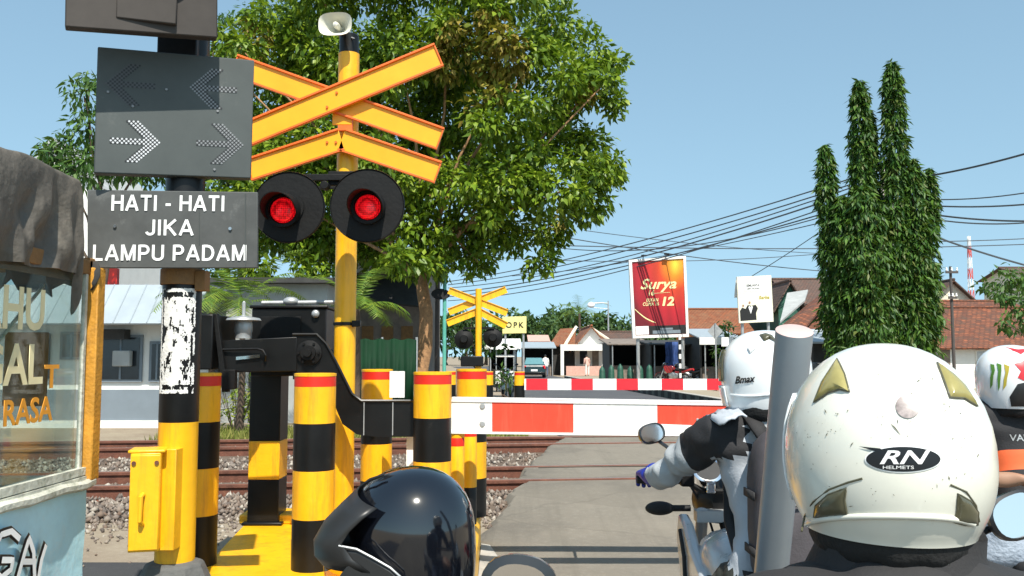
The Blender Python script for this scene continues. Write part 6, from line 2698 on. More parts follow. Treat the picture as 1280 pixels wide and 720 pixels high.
# ------------------------------------------------------------------ motorcycles
def motorcycle(label, loc, paint, grip=(.34, .50, 1.05), mirrors=(), yaw=0., scale=1., shroud=True, name="motorcycle", seat_z=.78):
    t = thing(name, (0, 0, 0), label, "motorcycle")
    gx, gy, gz = grip
    for y, nm in ((-.48, "wheel"), (.82, "wheel")):
        b = MB()
        n = 40
        rings = []
        for k in range(10):
            a = k / 10 * 2 * math.pi
            rr, xx = .245 + .048 * math.cos(a), .052 * math.sin(a)
            rings.append([b.bm.verts.new((xx, y + rr * math.cos(2 * math.pi * i / n), .293 + rr * math.sin(2 * math.pi * i / n))) for i in range(n)])
        for k in range(10):
            b.bridge(rings[k], rings[(k + 1) % 10])
        w_ = b.build("wheel", "rubber", t, smooth=60)
        b = MB()
        b.lathe([(.20, -.03, 0), (.215, -.03, 0), (.215, .03, 0), (.20, .03, 0), (.20, -.03, 0)], (0, y, .293), ax=(1, 0, 0), n=36, caps=False)
        b.cyl((-.06, y, .293), (.06, y, .293), .035)
        for k in range(6):
            a = k * math.pi / 3
            b.tube([(0, y + .03 * math.cos(a), .293 + .03 * math.sin(a)), (0, y + .205 * math.cos(a), .293 + .205 * math.sin(a))], .012, n=6)
        b.build("rim", "galv", w_)
    b = MB()
    for s in (-1, 1):
        b.tube([(s * .085, gy + .05, gz - .12), (s * .085, .82, .293)], [.022, .026], n=10)
    b.box((0, gy + .06, gz - .14), (.22, .06, .04))
    b.build("fork", "galv", t)
    b = MB()
    pts = []
    for i in range(13):
        a = rad(20) + rad(130) * i / 12
        pts.append([(x, .82 + .325 * math.cos(a), .293 + .325 * math.sin(a)) for x in (-.06, -.03, 0, .03, .06)])
    b.grid(pts)
    b.build("front_fender", paint, t, solid=.006, smooth=60)
    b = MB()
    b.tube([(-gx, gy, gz), (-gx * .6, gy + .04, gz + .0), (-.08, gy + .06, gz - .05), (.08, gy + .06, gz - .05), (gx * .6, gy + .04, gz), (gx, gy, gz)], .011, n=8)
    h = b.build("handlebar", "dull_black", t)
    for s in (-1, 1):
        b = MB()
        b.cyl((s * (gx - .11), gy, gz), (s * (gx + .02), gy - .005, gz), .017, n=14)
        b.cyl((s * (gx + .02), gy - .005, gz), (s * (gx + .045), gy - .005, gz), .014, n=14)
        b.build("grip", "rubber", h)
        b = MB()
        b.tube([(s * (gx - .10), gy + .03, gz), (s * (gx - .05), gy + .075, gz - .01), (s * (gx + .03), gy + .07, gz - .02)], [.010, .008, .006], n=6)
        b.build("lever", "steel", h)
        b = MB()
        b.box((s * (gx - .14), gy + .01, gz), (.05, .05, .05))
        b.build("switch_box", "dull_black", h, bevel=.008)
    for s in (-1, 1):
        b = MB()
        b.tube([(s * (gx - .12), gy + .05, gz - .01), (s * (gx - .13), gy + .13, gz + .03), (s * .12, gy + .17, gz - .02), (s * .05, gy + .12, gz - .15), (s * .04, gy, gz - .25)], .005, n=6)
        b.build("cable", "rubber", h)
    b = MB()
    b.cyl((gx - .12, gy + .03, gz + .03), (gx - .06, gy + .03, gz + .03), .022, n=14)
    b.build("brake_reservoir", "dull_black", h)
    for s in (-1, 1):
        b = MB()
        b.box((s * .055, gy + .055, gz - .03), (.035, .05, .05))
        b.build("bar_clamp", "chrome", h, bevel=.006)
    # instruments
    b = MB()
    ax = Vector((0, -.75, .66))
    for s in (-1, 1):
        c = Vector((s * .062, gy + .07, gz + .02))
        b.lathe([(.045, -.05, 0), (.055, .0, 0), (.058, .012, 0), (.050, .016, 0)], c, ax=ax, n=24, caps=True)
    o = b.build("instrument", "chrome", t, smooth=40)
    b = MB()
    for s in (-1, 1):
        c = Vector((s * .062, gy + .07, gz + .02))
        b.lathe([(.048, .0165, 0), (.001, .0168, 0)], c, ax=ax, n=24, caps=False)
    b.build("dial", "ink_black", o)
    b = MB()
    b.lathe([(.04, -.12, 0), (.085, -.06, 0), (.095, .0, 0), (.09, .012, 0)], (0, gy + .2, gz - .10), ax=(0, 1, 0), n=24)
    hl = b.build("headlight", "gloss_black", t)
    b = MB()
    b.lathe([(.088, .0125, 0), (.06, .03, 0), (.001, .036, 0)], (0, gy + .2, gz - .10), ax=(0, 1, 0), n=24, caps=False)
    b.build("lens", "chrome", hl)
    # tank, seat, tail
    def loft(secs, name, m, solid=0, n=20, e=2.6):
        b = MB()
        R = []
        for y, cz, hw, hh in secs:
            ring = []
            for i in range(n):
                a = 2 * math.pi * i / n
                ca, sa = math.cos(a), math.sin(a)
                k = (abs(ca) ** e + abs(sa) ** e) ** (-1 / e)
                ring.append(b.bm.verts.new((ca * k * hw, y, cz + sa * k * hh)))
            R.append(ring)
        for i in range(len(R) - 1):
            b.bridge(R[i], R[i + 1])
        b._f(R[0][::-1], 0)
        b._f(R[-1], 0)
        bmesh.ops.recalc_face_normals(b.bm, faces=b.bm.faces)
        return b.build(name, m, t, smooth=50)
    loft([(.02, seat_z + .0, .08, .06), (.10, seat_z + .05, .13, .10), (.25, seat_z + .07, .155, .12), (.38, seat_z + .06, .145, .11), (.45, seat_z + .03, .10, .07)], "tank", paint)
    loft([(-.72, seat_z + .01, .08, .03), (-.60, seat_z + .0, .125, .045), (-.25, seat_z - .03, .14, .05), (.0, seat_z - .03, .10, .05), (.08, seat_z, .07, .04)], "seat", "rubber")
    loft([(-.95, seat_z + .03, .05, .03), (-.80, seat_z - .01, .11, .06), (-.4, seat_z - .13, .13, .07), (.0, seat_z - .16, .11, .08)], "tail", paint)
    b = MB()
    b.box((0, -.94, seat_z - .03), (.14, .05, .07))
    b.build("tail_light", "tail_red", t, bevel=.015)
    b = MB()
    b.box((0, -.90, seat_z - .22), (.20, .015, .14), rot=Matrix.Rotation(rad(-15), 3, 'X'))
    b.build("number_plate", "gloss_black", t, bevel=.003)
    loft([(-.14, .45, .12, .12), (.05, .46, .15, .17), (.25, .5, .14, .17), (.36, .52, .09, .10)], "engine", "galv", e=5)
    b = MB()
    b.tube([(.12, .2, .35), (.17, .0, .27), (.17, -.3, .30), (.17, -.75, .42)], [.022, .03, .05, .055], n=12)
    b.build("exhaust", "steel", t)
    b = MB()
    b.tube([(-.05, -.48, .293), (-.07, -.1, .42), (-.06, .05, .6)], .022, n=8)
    b.tube([(.05, -.48, .293), (.07, -.1, .42), (.06, .05, .6)], .022, n=8)
    b.tube([(0, gy + .06, gz - .16), (0, .2, .68), (0, -.2, .62), (0, -.7, .7)], .025, n=8)
    b.build("chassis", "dull_black", t)
    if shroud:
        for s in (-1, 1):
            b = MB()
            q = [(.12, .66), (.22, .60), (.40, .58), (.52, .70), (.60, .88), (.56, .97), (.46, .95), (.34, .88), (.20, .84), (.12, .78)]
            b.prism([(y, z) for y, z in q], Matrix(((0, s, 0, 0), (1, 0, 0, 0), (0, 0, 1, 0), (0, 0, 0, 1))), .135, .175)
            bmesh.ops.recalc_face_normals(b.bm, faces=b.bm.faces)
            o = b.build("shroud", paint, t, bevel=.012)
            b = MB()
            b.tube([(s * .178, .50, .92), (s * .180, .42, .84), (s * .180, .40, .72), (s * .178, .30, .62)], .008, n=6)
            b.build("trim", "rubber", o)
            b = MB()
            b.tube([(s * .12, gy + .10, gz - .12), (s * .19, gy + .10, gz - .12)], .012, n=8)
            b.ell((s * .235, gy + .10, gz - .12), (.055, .03, .026))
            b.build("indicator", "rubber", t)
    for (mx, my, mz, w, hh, tilt, roll) in mirrors:
        s = -1 if mx < 0 else 1
        pitch = 0.0 if (name == 'motorcycle' and w == .135) else -.15
        rk = .78 if w == .135 else .88
        rim = MB()
        n = 28
        R = Matrix.Rotation(roll, 3, 'Y') @ Matrix.Rotation(tilt, 3, 'Z') @ Matrix.Rotation(pitch, 3, 'X')
        c = Vector((mx, my, mz))
        e = 2.5

        def rr(k, y, o=0.):
            L = []
            for i in range(n):
                a = 2 * math.pi * i / n
                ca, sa = math.cos(a), math.sin(a)
                kk = (abs(ca) ** e + abs(sa) ** e) ** (-1 / e)
                L.append(c + R @ Vector((ca * kk * w / 2 * k, y, sa * kk * hh / 2 * k)))
            return L
        secs = [rr(.3, .045), rr(.8, .03), rr(1.0, .006), rr(1.0, -.006), rr(rk, -.010), rr(rk, -.003)]
        V = [[rim.bm.verts.new(p) for p in s_] for s_ in secs]
        for i in range(len(V) - 1):
            rim.bridge(V[i + 1], V[i])
        rim._f(V[0], 0)
        bmesh.ops.recalc_face_normals(rim.bm, faces=rim.bm.faces)
        mo = rim.build("mirror", "bike_black", t, smooth=40)
        g = MB()
        g.face(rr(rk, -.0045))
        bmesh.ops.recalc_face_normals(g.bm, faces=g.bm.faces)
        g.build("mirror_glass", "mirror", mo, smooth=0)
        g = MB()
        base = Vector((s * (gx - .13), gy + .02, gz + .015))
        g.tube([base, base + Vector((s * .03, .03, (mz - gz) * .5)), c + R @ Vector((-s * w * .1, .03, -hh * .1))], .007, n=7)
        g.build("stem", "bike_black", mo)
    t.location = loc
    t.rotation_euler.z = yaw
    t.scale = (scale, scale, scale)
    return t


# ------------------------------------------------------------------ people
def skin_mesh(V, E, Rd, sub=2):
    me = bpy.data.meshes.new("body")
    me.from_pydata([tuple(v) for v in V], E, [])
    o = bpy.data.objects.new("body", me)
    COL.objects.link(o)
    m = o.modifiers.new("skin", 'SKIN')
    m.use_smooth_shade = True
    s = o.modifiers.new("sub", 'SUBSURF')
    s.levels = s.render_levels = sub
    sv = me.skin_vertices[0].data
    for i, r in enumerate(Rd):
        sv[i].radius = r if isinstance(r, tuple) else (r, r)
        sv[i].use_root = (i == 0)
    bpy.context.view_layer.update()
    dg = bpy.context.evaluated_depsgraph_get()
    res = bpy.data.meshes.new_from_object(o.evaluated_get(dg))
    bpy.data.objects.remove(o)
    return res


def person(label, loc, J, mats, yaw=0., scale=1., wrinkle=.007, hands=True, name="person", region=None, sub=2):
    """J: joints (local metres, +Y forwards); one continuous skinned body with material zones"""
    t = thing(name, (0, 0, 0), label, "person")
    D = {"pelvis": (0, -.05, .86), "waist": (0, -.02, 1.0), "chest": (0, .05, 1.19), "upper": (0, .07, 1.30), "neck": (0, .09, 1.39), "head": (0, .11, 1.49), "crown": (0, .11, 1.58), "nose": (0, .205, 1.50)}
    for s, k in ((-1, "l"), (1, "r")):
        D["sh_" + k] = (s * .185, .06, 1.31)
        D["el_" + k] = (s * .30, .22, 1.12)
        D["wr_" + k] = (s * .335, .41, 1.09)
        D["hd_" + k] = (s * .335, .475, 1.085)
        D["hip_" + k] = (s * .10, -.02, .82)
        D["kn_" + k] = (s * .20, .38, .70)
        D["an_" + k] = (s * .17, .20, .30)
        D["toe_" + k] = (s * .18, .36, .27)
    D.update(J)
    names = ["pelvis", "waist", "chest", "upper", "neck", "head", "crown", "nose"]
    rr = {"pelvis": (.15, .12), "waist": (.145, .115), "chest": (.165, .125), "upper": (.12, .10), "neck": .058, "head": .075, "crown": .06, "nose": .016,
          "sh": .082, "el": .046, "wr": .030, "hd": (.034, .022), "hip": .105, "kn": .075, "an": .05, "toe": (.042, .03)}
    V, Rd, idx, zone = [], [], {}, []

    def add(n, p, r):
        idx[n] = len(V)
        V.append(Vector(p))
        Rd.append(r)
    E = []
    for n in names:
        add(n, D[n], rr[n])
    ch = [("pelvis", "waist", 0), ("waist", "chest", 0), ("chest", "upper", 0), ("upper", "neck", 0), ("neck", "head", 3), ("head", "crown", 3), ("head", "nose", 3)]
    for k in "lr":
        for a in ("sh", "el", "wr", "hd", "hip", "kn", "an", "toe"):
            add(a + "_" + k, D[a + "_" + k], rr[a])
        ch += [("upper", "sh_" + k, 0), ("sh_" + k, "el_" + k, 1), ("el_" + k, "wr_" + k, 2), ("wr_" + k, "hd_" + k, 4), ("pelvis", "hip_" + k, 5), ("hip_" + k, "kn_" + k, 5), ("kn_" + k, "an_" + k, 5), ("an_" + k, "toe_" + k, 6)]
        if hands:
            hd, wr = Vector(D["hd_" + k]), Vector(D["wr_" + k])
            f = (hd - wr).normalized()
            sx = Vector((1, 0, 0)) if abs(f.x) < .8 else Vector((0, 1, 0))
            sx = (sx - f * sx.dot(f)).normalized()
            dn = f.cross(sx)
            if dn.z > 0:
                dn = -dn
            inner = 1 if k == "l" else -1
            for q, (o, ln) in enumerate(((-.030, .85), (-.010, 1.0), (.010, .95), (.030, .75))):
                p0 = hd + sx * o + f * .022
                p1 = p0 + f * .030 * ln + dn * .012
                p2 = p1 + f * .008 + dn * .030 * ln
                p3 = p2 - f * .022 * ln + dn * .012
                prev = "hd_" + k
                for m_, p in enumerate((p0, p1, p2, p3)):
                    nn = "f%d%d_%s" % (q, m_, k)
                    add(nn, p, (.0105 - .0007 * m_, .0105 - .0007 * m_))
                    ch.append((prev, nn, 4))
                    prev = nn
            prev = "hd_" + k
            for m_, p in enumerate((hd + sx * inner * .036 - f * .015 + dn * .008, hd + sx * inner * .046 + f * .012 + dn * .022, hd + sx * inner * .040 + f * .034 + dn * .034)):
                nn = "th%d_%s" % (m_, k)
                add(nn, p, .0115 - .001 * m_)
                ch.append((prev, nn, 4))
                prev = nn
    E = [(idx[a], idx[b_]) for a, b_, z in ch]
    me = skin_mesh(V, E, Rd, sub)
    P0 = np.array([V[a] for a, _ in E])
    P1 = np.array([V[b_] for _, b_ in E])
    Z = np.array([c[2] for c in ch])
    RA = np.array([max(Rd[a]) if isinstance(Rd[a], tuple) else Rd[a] for a, _ in E])
    RB = np.array([max(Rd[b_]) if isinstance(Rd[b_], tuple) else Rd[b_] for _, b_ in E])
    dd = P1 - P0
    ll = (dd * dd).sum(1)
    for m in mats:
        me.materials.append(MATS[m])
    for p in me.polygons:
        c = np.array(p.center)
        tt = np.clip(((c - P0) * dd).sum(1) / ll, 0, 1)
        q = P0 + dd * tt[:, None]
        d = np.sqrt(((c - q) ** 2).sum(1)) - (RA + (RB - RA) * tt)
        k = int(d.argmin())
        z = int(Z[k])
        if region:
            z = region(z, Vector(c), float(tt[k]), k)
        p.material_index = z
    # cloth folds pushed into the surface
    nv = [v.normal.copy() for v in me.vertices]
    for v, n in zip(me.vertices, nv):
        c = v.co
        f = .6 if c.z > 1.42 else 1.
        if any((c - Vector(D["hd_" + k])).length < .10 for k in "lr") or c.z > 1.45:
            continue
        w = noise.noise(Vector((c.x * 9, c.y * 9, c.z * 22))) + .6 * noise.noise(Vector((c.x * 22, c.y * 22, c.z * 30 + 4)))
        if sub > 2:
            ca = np.array(c)
            tt = np.clip(((ca - P0) * dd).sum(1) / ll, 0, 1)
            k = int((np.sqrt(((ca - P0 - dd * tt[:, None]) ** 2).sum(1)) - (RA + (RB - RA) * tt)).argmin())
            if Z[k] in (1, 2, 5):
                s_ = float(tt[k]) * math.sqrt(ll[k])
                q_ = Vector((s_ * 24 + c.x * 5 + k, c.z * 8, c.y * 5))
                w += 1.0 * (.5 - 2 * abs(noise.noise(q_))) + .3 * (.5 - 2 * abs(noise.noise(q_ * 2.1)))
            elif Z[k] == 0:
                q_ = Vector((c.x * 5, c.z * 13 + abs(c.x) * 8, c.y * 5 + 3))
                w += .8 * (.5 - 2 * abs(noise.noise(q_)))
        v.co += n * w * wrinkle * f
    me.shade_smooth()
    o = bpy.data.objects.new("body", me)
    COL.objects.link(o)
    o.parent = t
    t.location = loc
    t.rotation_euler.z = yaw
    t.scale = (scale, scale, scale)
    return t


def finish_local(fn):
    """build parts in the thing's own frame: the root sits at the origin while fn runs"""
    def g(root, *a, **k):
        L, Rr, S = root.location.copy(), root.rotation_euler.copy(), root.scale.copy()
        root.location = (0, 0, 0)
        root.rotation_euler = (0, 0, 0)
        root.scale = (1, 1, 1)
        out = fn(root, *a, **k)
        root.location, root.rotation_euler, root.scale = L, Rr, S
        return out
    return g


# ------------------------------------------------------------------ helmets
class Shell:
    def __init__(s, c, a, b, top, bot, e=2.25, low=.20):
        s.c, s.a, s.b, s.top, s.bot, s.e, s.low = Vector(c), a, b, top, bot, e, low
        s.yaw = 0.0

    def r(s, z):
        if z >= 0:
            return max(0., 1 - (z / s.top) ** s.e) ** (1 / s.e)
        return 1 - s.low * (-z / s.bot) ** 2.2

    def pt(s, th, z, off=0., yaw=0.):
        r = s.r(z)
        p = Vector(((s.a * r + off) * math.cos(th), (s.b * r + off) * math.sin(th), z + (off * z / s.top if z > 0 else 0)))
        if yaw:
            p = Matrix.Rotation(yaw, 3, 'Z') @ p
        return s.c + p

    def f(s, p):
        d = p - s.c
        cy_, sy_ = math.cos(s.yaw), math.sin(s.yaw)
        d = Vector((d.x * cy_ + d.y * sy_, -d.x * sy_ + d.y * cy_, d.z))
        if d.z >= s.top or d.z <= -s.bot * 1.02:
            return 1.0
        r = max(s.r(d.z), 1e-4)
        return math.hypot(d.x / s.a, d.y / s.b) / r - 1

    def hit(s, px, py, off=0., org=Vector((0, 0, 0))):
        """surface point at a surveyed bearing from the viewpoint (org = the figure's own origin)"""
        o = Vector((0, 0, CAMZ)) - org
        d = (P(px, py, 3.0) - Vector((0, 0, CAMZ))).normalized()
        t0 = (s.c - o).dot(d)
        best, bt = 9, t0
        ta, n = None, 90
        for i in range(n + 1):
            t = t0 - .22 + .24 * i / n
            v = s.f(o + d * t)
            if v < best:
                best, bt = v, t
            if v < 0:
                ta = t
                break
        if ta is not None:
            lo, hi = ta - .24 / n, ta
            for _ in range(14):
                m = (lo + hi) / 2
                if s.f(o + d * m) < 0:
                    hi = m
                else:
                    lo = m
            bt = hi
        p = o + d * bt
        e = .002
        g = Vector([s.f(p + v) - s.f(p - v) for v in (Vector((e, 0, 0)), Vector((0, e, 0)), Vector((0, 0, e)))])
        g = g.normalized() if g.length > 1e-6 else (p - s.c).normalized()
        return p + g * off

    def back(s, u, w, off=0.):
        r = s.r(w)
        k = max(0.0, 1 - (u / (s.a * r)) ** 2) if r > 1e-4 else 0
        return s.c + Vector((u, -(s.b * r) * math.sqrt(k) - off, w + (off * .6 if w > .05 else 0)))


def shell_mesh(sh, parent, m, yaw=0., nu=64):
    zs = [sh.top * math.sin(rad(x)) for x in (90, 87, 83, 78, 72, 65, 57, 48, 38, 28, 18, 9, 0)] + [-sh.bot * k for k in (.12, .25, .4, .55, .7, .82, .92, 1.0)]
    b = MB()
    R = []
    for z in zs[1:]:
        R.append([b.bm.verts.new(sh.pt(2 * math.pi * i / nu, z, 0, yaw)) for i in range(nu)])
    tp = b.bm.verts.new(sh.c + Vector((0, 0, sh.top)))
    for i in range(nu):
        b._f([tp, R[0][i], R[0][(i + 1) % nu]], 0)
    for k in range(len(R) - 1):
        b.bridge(R[k + 1], R[k], 0)
    # rolled lower edge
    for dz, k in ((-.006, .985), (-.004, .95)):
        R.append([b.bm.verts.new(sh.c + (sh.pt(2 * math.pi * i / nu, -sh.bot, 0, yaw) - sh.c) * k + Vector((0, 0, dz))) for i in range(nu)])
        b.bridge(R[-1], R[-2], 0)
    bmesh.ops.recalc_face_normals(b.bm, faces=b.bm.faces)
    o = b.build("helmet", m, parent, smooth=70)
    b = MB()
    R = []
    for dz, k in ((.004, .955), (-.016, .94), (-.030, .88), (-.036, .75), (-.02, .6)):
        R.append([b.bm.verts.new(sh.c + Vector(((sh.a * (1 - sh.low)) * k * math.cos(2 * math.pi * i / nu), sh.b * (1 - sh.low) * k * math.sin(2 * math.pi * i / nu), -sh.bot + dz + .003 * math.sin(i * 1.1)))) for i in range(nu)])
    for k in range(len(R) - 1):
        b.bridge(R[k + 1], R[k], 0)
    b._f(R[-1], 0)
    bmesh.ops.recalc_face_normals(b.bm, faces=b.bm.faces)
    b.build("neck_roll", "padding", o, smooth=60)
    return o


def visor_mesh(sh, parent, m, yaw, t0, t1, z0, z1, off=.005, name="visor"):
    b = MB()
    n = 30
    rows = []
    for k in range(9):
        z = z0 + (z1 - z0) * k / 8
        rows.append([sh.pt(rad(t0 + (t1 - t0) * i / n), z, off, yaw) for i in range(n + 1)])
    b.grid(rows)
    bmesh.ops.recalc_face_normals(b.bm, faces=b.bm.faces)
    return b.build(name, m, parent, smooth=60, solid=.003)


def decal(pts, proj, m, parent, name="decal", off=.0012, cuts=4, raise_=0.):
    bm = bmesh.new()
    n = len(pts)
    cx, cy = sum(p[0] for p in pts) / n, sum(p[1] for p in pts) / n
    rings = []
    for k in range(cuts):
        f = 1 - k / cuts
        rings.append([bm.verts.new(proj(cx + (x - cx) * f, cy + (y - cy) * f, off + raise_ * math.sin(math.pi / 2 * (1 - f) ** .6 if f < 1 else 0))) for x, y in pts])
    c = bm.verts.new(proj(cx, cy, off + raise_))
    for k in range(cuts - 1):
        for i in range(n):
            bm.faces.new([rings[k][i], rings[k][(i + 1) % n], rings[k + 1][(i + 1) % n], rings[k + 1][i]])
    for i in range(n):
        bm.faces.new([rings[-1][i], rings[-1][(i + 1) % n], c])
    bmesh.ops.recalc_face_normals(bm, faces=bm.faces)
    mb = MB()
    mb.bm.free()
    mb.bm = bm
    return mb.build(name, m, parent, smooth=30)


def dense(pts, k=4):
    out = []
    for i in range(len(pts)):
        a, c = pts[i], pts[(i + 1) % len(pts)]
        for j in range(k):
            out.append((a[0] + (c[0] - a[0]) * j / k, a[1] + (c[1] - a[1]) * j / k))
    return out


# ---------------------------------------------------------------- the near rider
NB = Vector((.50, 1.13, 0))
_mr, _ml = P(1270, 644, 1.72) - NB, P(648, 733, 1.52) - NB
motorcycle("motorcycle of the near rider in the scratched white helmet, its two mirrors showing", NB, "bike_black",
           grip=(.34, .50, 1.03), mirrors=((_mr.x, _mr.y, _mr.z, .115, .088, .10, -.35), (_ml.x, _ml.y, _ml.z - .012, .135, .13, -.06, .1)))
near = person("motorcyclist in a dark jacket and scratched white helmet seen close from behind", NB,
              {"chest": (0, -.0, 1.10), "upper": (0, .02, 1.18), "neck": (.01, .06, 1.29), "head": (.01, .08, 1.40), "crown": (.01, .08, 1.49), "nose": (.01, .175, 1.41),
               "sh_l": (-.20, .04, 1.205), "sh_r": (.20, .04, 1.205), "el_l": (-.33, .20, 1.02), "el_r": (.33, .20, 1.02), "waist": (0, -.06, .97), "pelvis": (0, -.09, .86),
               "wr_l": (-.34, .43, 1.05), "wr_r": (.34, .43, 1.05), "hd_l": (-.34, .475, 1.055), "hd_r": (.34, .475, 1.055), "kn_l": (-.30, .25, .60), "an_l": (-.36, .15, .12), "toe_l": (-.38, .3, .05), "kn_r": (.30, .25, .60), "an_r": (.36, .15, .12), "toe_r": (.38, .3, .05)},
              ["jacket_dark", "jacket_dark", "jacket_dark", "skin", "skin", "jeans", "rubber"], wrinkle=.010, sub=3)


@finish_local
def near_helmet(root):
    s = 1.19 / F
    hc = P(1107, 572, 1.19) - NB
    sh = Shell(hc, .1270, .15, 141 * s, 82 * s, e=2.14, low=.18)
    h = shell_mesh(sh, root, "helmet_white")
    visor_mesh(sh, h, "helmet_clean", -.22, 12, 168, -.065, .08, .006)

    def q(px, py):
        return (px, py)

    def pr(u, w, off=.001):
        return sh.hit(u, w, off, NB)
    for pts, m, r in (([(1047, 449), (1056, 468), (1062, 490), (1050, 487), (1036, 491), (1018, 503), (1028, 478)], "amber_vent", .006),
                      ([(1171, 454), (1190, 468), (1206, 484), (1221, 508), (1205, 498), (1187, 497), (1180, 477)], "amber_vent", .006),
                      ([(1058, 610), (1056, 625), (1059, 642), (1040, 645), (1018, 646), (1020, 632), (1036, 618)], "olive_vent", .004),
                      ([(1197, 617), (1212, 626), (1222, 640), (1221, 656), (1206, 656), (1192, 652), (1196, 638)], "olive_vent", .004)):
        decal(dense([q(*p) for p in pts], 3), pr, m, h, "air_vent", .0015, 5, r)
        b = MB()
        b.tube([pr(px, py, .001) for px, py in dense(pts, 4)], .0013, n=6, closed=True)
        b.build("vent_gasket", "olive_vent", h, smooth=60)
    cx, cy = 1129, 574
    decal([(cx + 48 * math.cos(a), cy + 17 * math.sin(a)) for a in np.linspace(0, 6.2, 40)], pr, "decal_white", h, "logo_border", .0008)
    lo = decal([(cx + 46 * math.cos(a), cy + 15.4 * math.sin(a)) for a in np.linspace(0, 6.2, 40)], pr, "decal_black", h, "logo", .0014)
    text("RN", 16, None, "decal_white", lo, "logo_letters", bold=.02, width=62, shear=.35, proj=lambda p: pr(cx + 2 + p.x, cy - 2.5 - p.y, .0022), sub=2)
    text("HELMETS", 4, None, "decal_white", lo, "logo_word", width=38, proj=lambda p: pr(cx - 6 + p.x, cy + 10 - p.y, .0022), sub=1)
    decal(dense([(1074, 558), (1100, 560.5), (1114, 567), (1094, 564)], 3), pr, "decal_black", lo, "logo_tail", .0014, 2)
    decal([(1135 + 15.5 * math.cos(a), 508 + 15 * math.sin(a)) for a in np.linspace(0, 6.1, 26)], pr, "sticker", h, "round_sticker", .001)
    # moulded ridge low on the back, and its two curved ends
    b = MB()
    pts = []
    for i in range(41):
        px = 1008 + (1216 - 1008) * i / 40
        py = 645 + 4 * ((px - 1112) / 104) ** 2 + 6 * abs((px - 1112) / 104) ** 6
        pts.append(pr(px, py, .0005))
    b.tube(pts, .0040, n=8)
    b.build("lower_ridge", "helmet_white", h, smooth=60)
    for L in ([(1002, 664), (1006, 645), (1016, 628), (1036, 612), (1060, 603), (1078, 598)], [(1188, 606), (1208, 615), (1220, 632), (1224, 652)]):
        b = MB()
        b.tube([pr(px, py, .0) for px, py in L], .0014, n=6)
        b.build("groove_trim", "olive_vent", h, smooth=60)
    # scuffs: short scratches and chips
    rr = random.Random(3)
    b = MB()
    for i in range(150):
        px, py = rr.choice([rr.gauss(1100, 60), rr.gauss(1030, 22), rr.gauss(1200, 20)]), rr.uniform(462, 636)
        if math.hypot((px - 1112) / 120, (py - 548) / 108) > .97 or (1075 < px < 1185 and 553 < py < 595):
            continue
        a = rr.uniform(0, 3.14)
        L = rr.choice([.6, .7, .8, 1, 1.2, 1.5, 3]) * rr.uniform(.6, 1.2)
        wd = rr.uniform(.3, .75)
        dx, dy = math.cos(a) * L, math.sin(a) * L
        nx, ny = -math.sin(a) * wd, math.cos(a) * wd
        b.face([pr(px - dx, py - dy, .0006), pr(px + nx, py + ny, .0007), pr(px + dx, py + dy, .0006), pr(px - nx, py - ny, .0007)])
    b.face([pr(1113, 529, .0006), pr(1119, 534, .0007), pr(1127, 545, .0006), pr(1118, 536, .0007)])
    bmesh.ops.recalc_face_normals(b.bm, faces=b.bm.faces)
    o = b.build("scratches", "olive_vent", h, smooth=0)
    tag(o, kind="stuff")
    # chin strap
    b = MB()
    b.tube([hc + Vector((-.09, .04, -.075)), hc + Vector((-.07, .06, -.13)), hc + Vector((0, .07, -.15)), hc + Vector((.07, .06, -.13)), hc + Vector((.09, .04, -.075))], .007, n=6)
    b.build("chin_strap", "padding", h)
    # collar and hood of the jacket
    b = MB()
    rows = []
    for k, (z, r) in enumerate(((1.215, .135), (1.265, .115), (1.30, .098), (1.325, .10), (1.315, .088))):
        rows.append([(.01 + r * 1.05 * math.cos(a), .05 + r * .95 * math.sin(a), z + .008 * math.sin(a * 3)) for a in np.linspace(0, 2 * math.pi, 33)])
    b.grid(rows)
    bmesh.ops.recalc_face_normals(b.bm, faces=b.bm.faces)
    b.build("collar", "jacket_dark", root, smooth=60)


near_helmet(near)

# ---------------------------------------------------------------- carried pipe
b = MB()
p_top = P(993, 413, 1.42)
p_bot = P(962, 735, 1.62)
ax = (p_bot - p_top).normalized()
p_bot = p_top + ax * .95
b.lathe([(.0275, 0, 1), (.0295, .001, 0), (.0295, .95, 0), (.0275, .951, 1)], p_top, ax=ax, n=32)
tag(b.build("pipe", ["pvc", "pvc_end"], loc=tuple(p_top), smooth=40), "grey plastic pipe held upright between the two white helmets", "pipe")

# ---------------------------------------------------------------- the rider ahead, at the boom
RB = Vector((.82, 2.76, 0))
motorcycle("silver motorcycle of the rider with the backpack, waiting at the boom", RB + Vector((-.030, 0, 0)), "bike_silver", grip=(.29, .50, 1.10),
           mirrors=((-.27, .55, 1.262, .105, .075, .30, -.25), (.36, .60, 1.27, .105, .075, -.2, .2)), yaw=.0)


def reg2(z, c, tt, k):
    if z == 0 and c.z > 1.24 and c.x < -.10:
        return 1
    for hx in (-.332, .332):
        if abs(c.x - hx) < .1 and c.y > .325 and c.z > .98:
            return 4
    if z == 1 and tt > .40:
        return 2
    return z


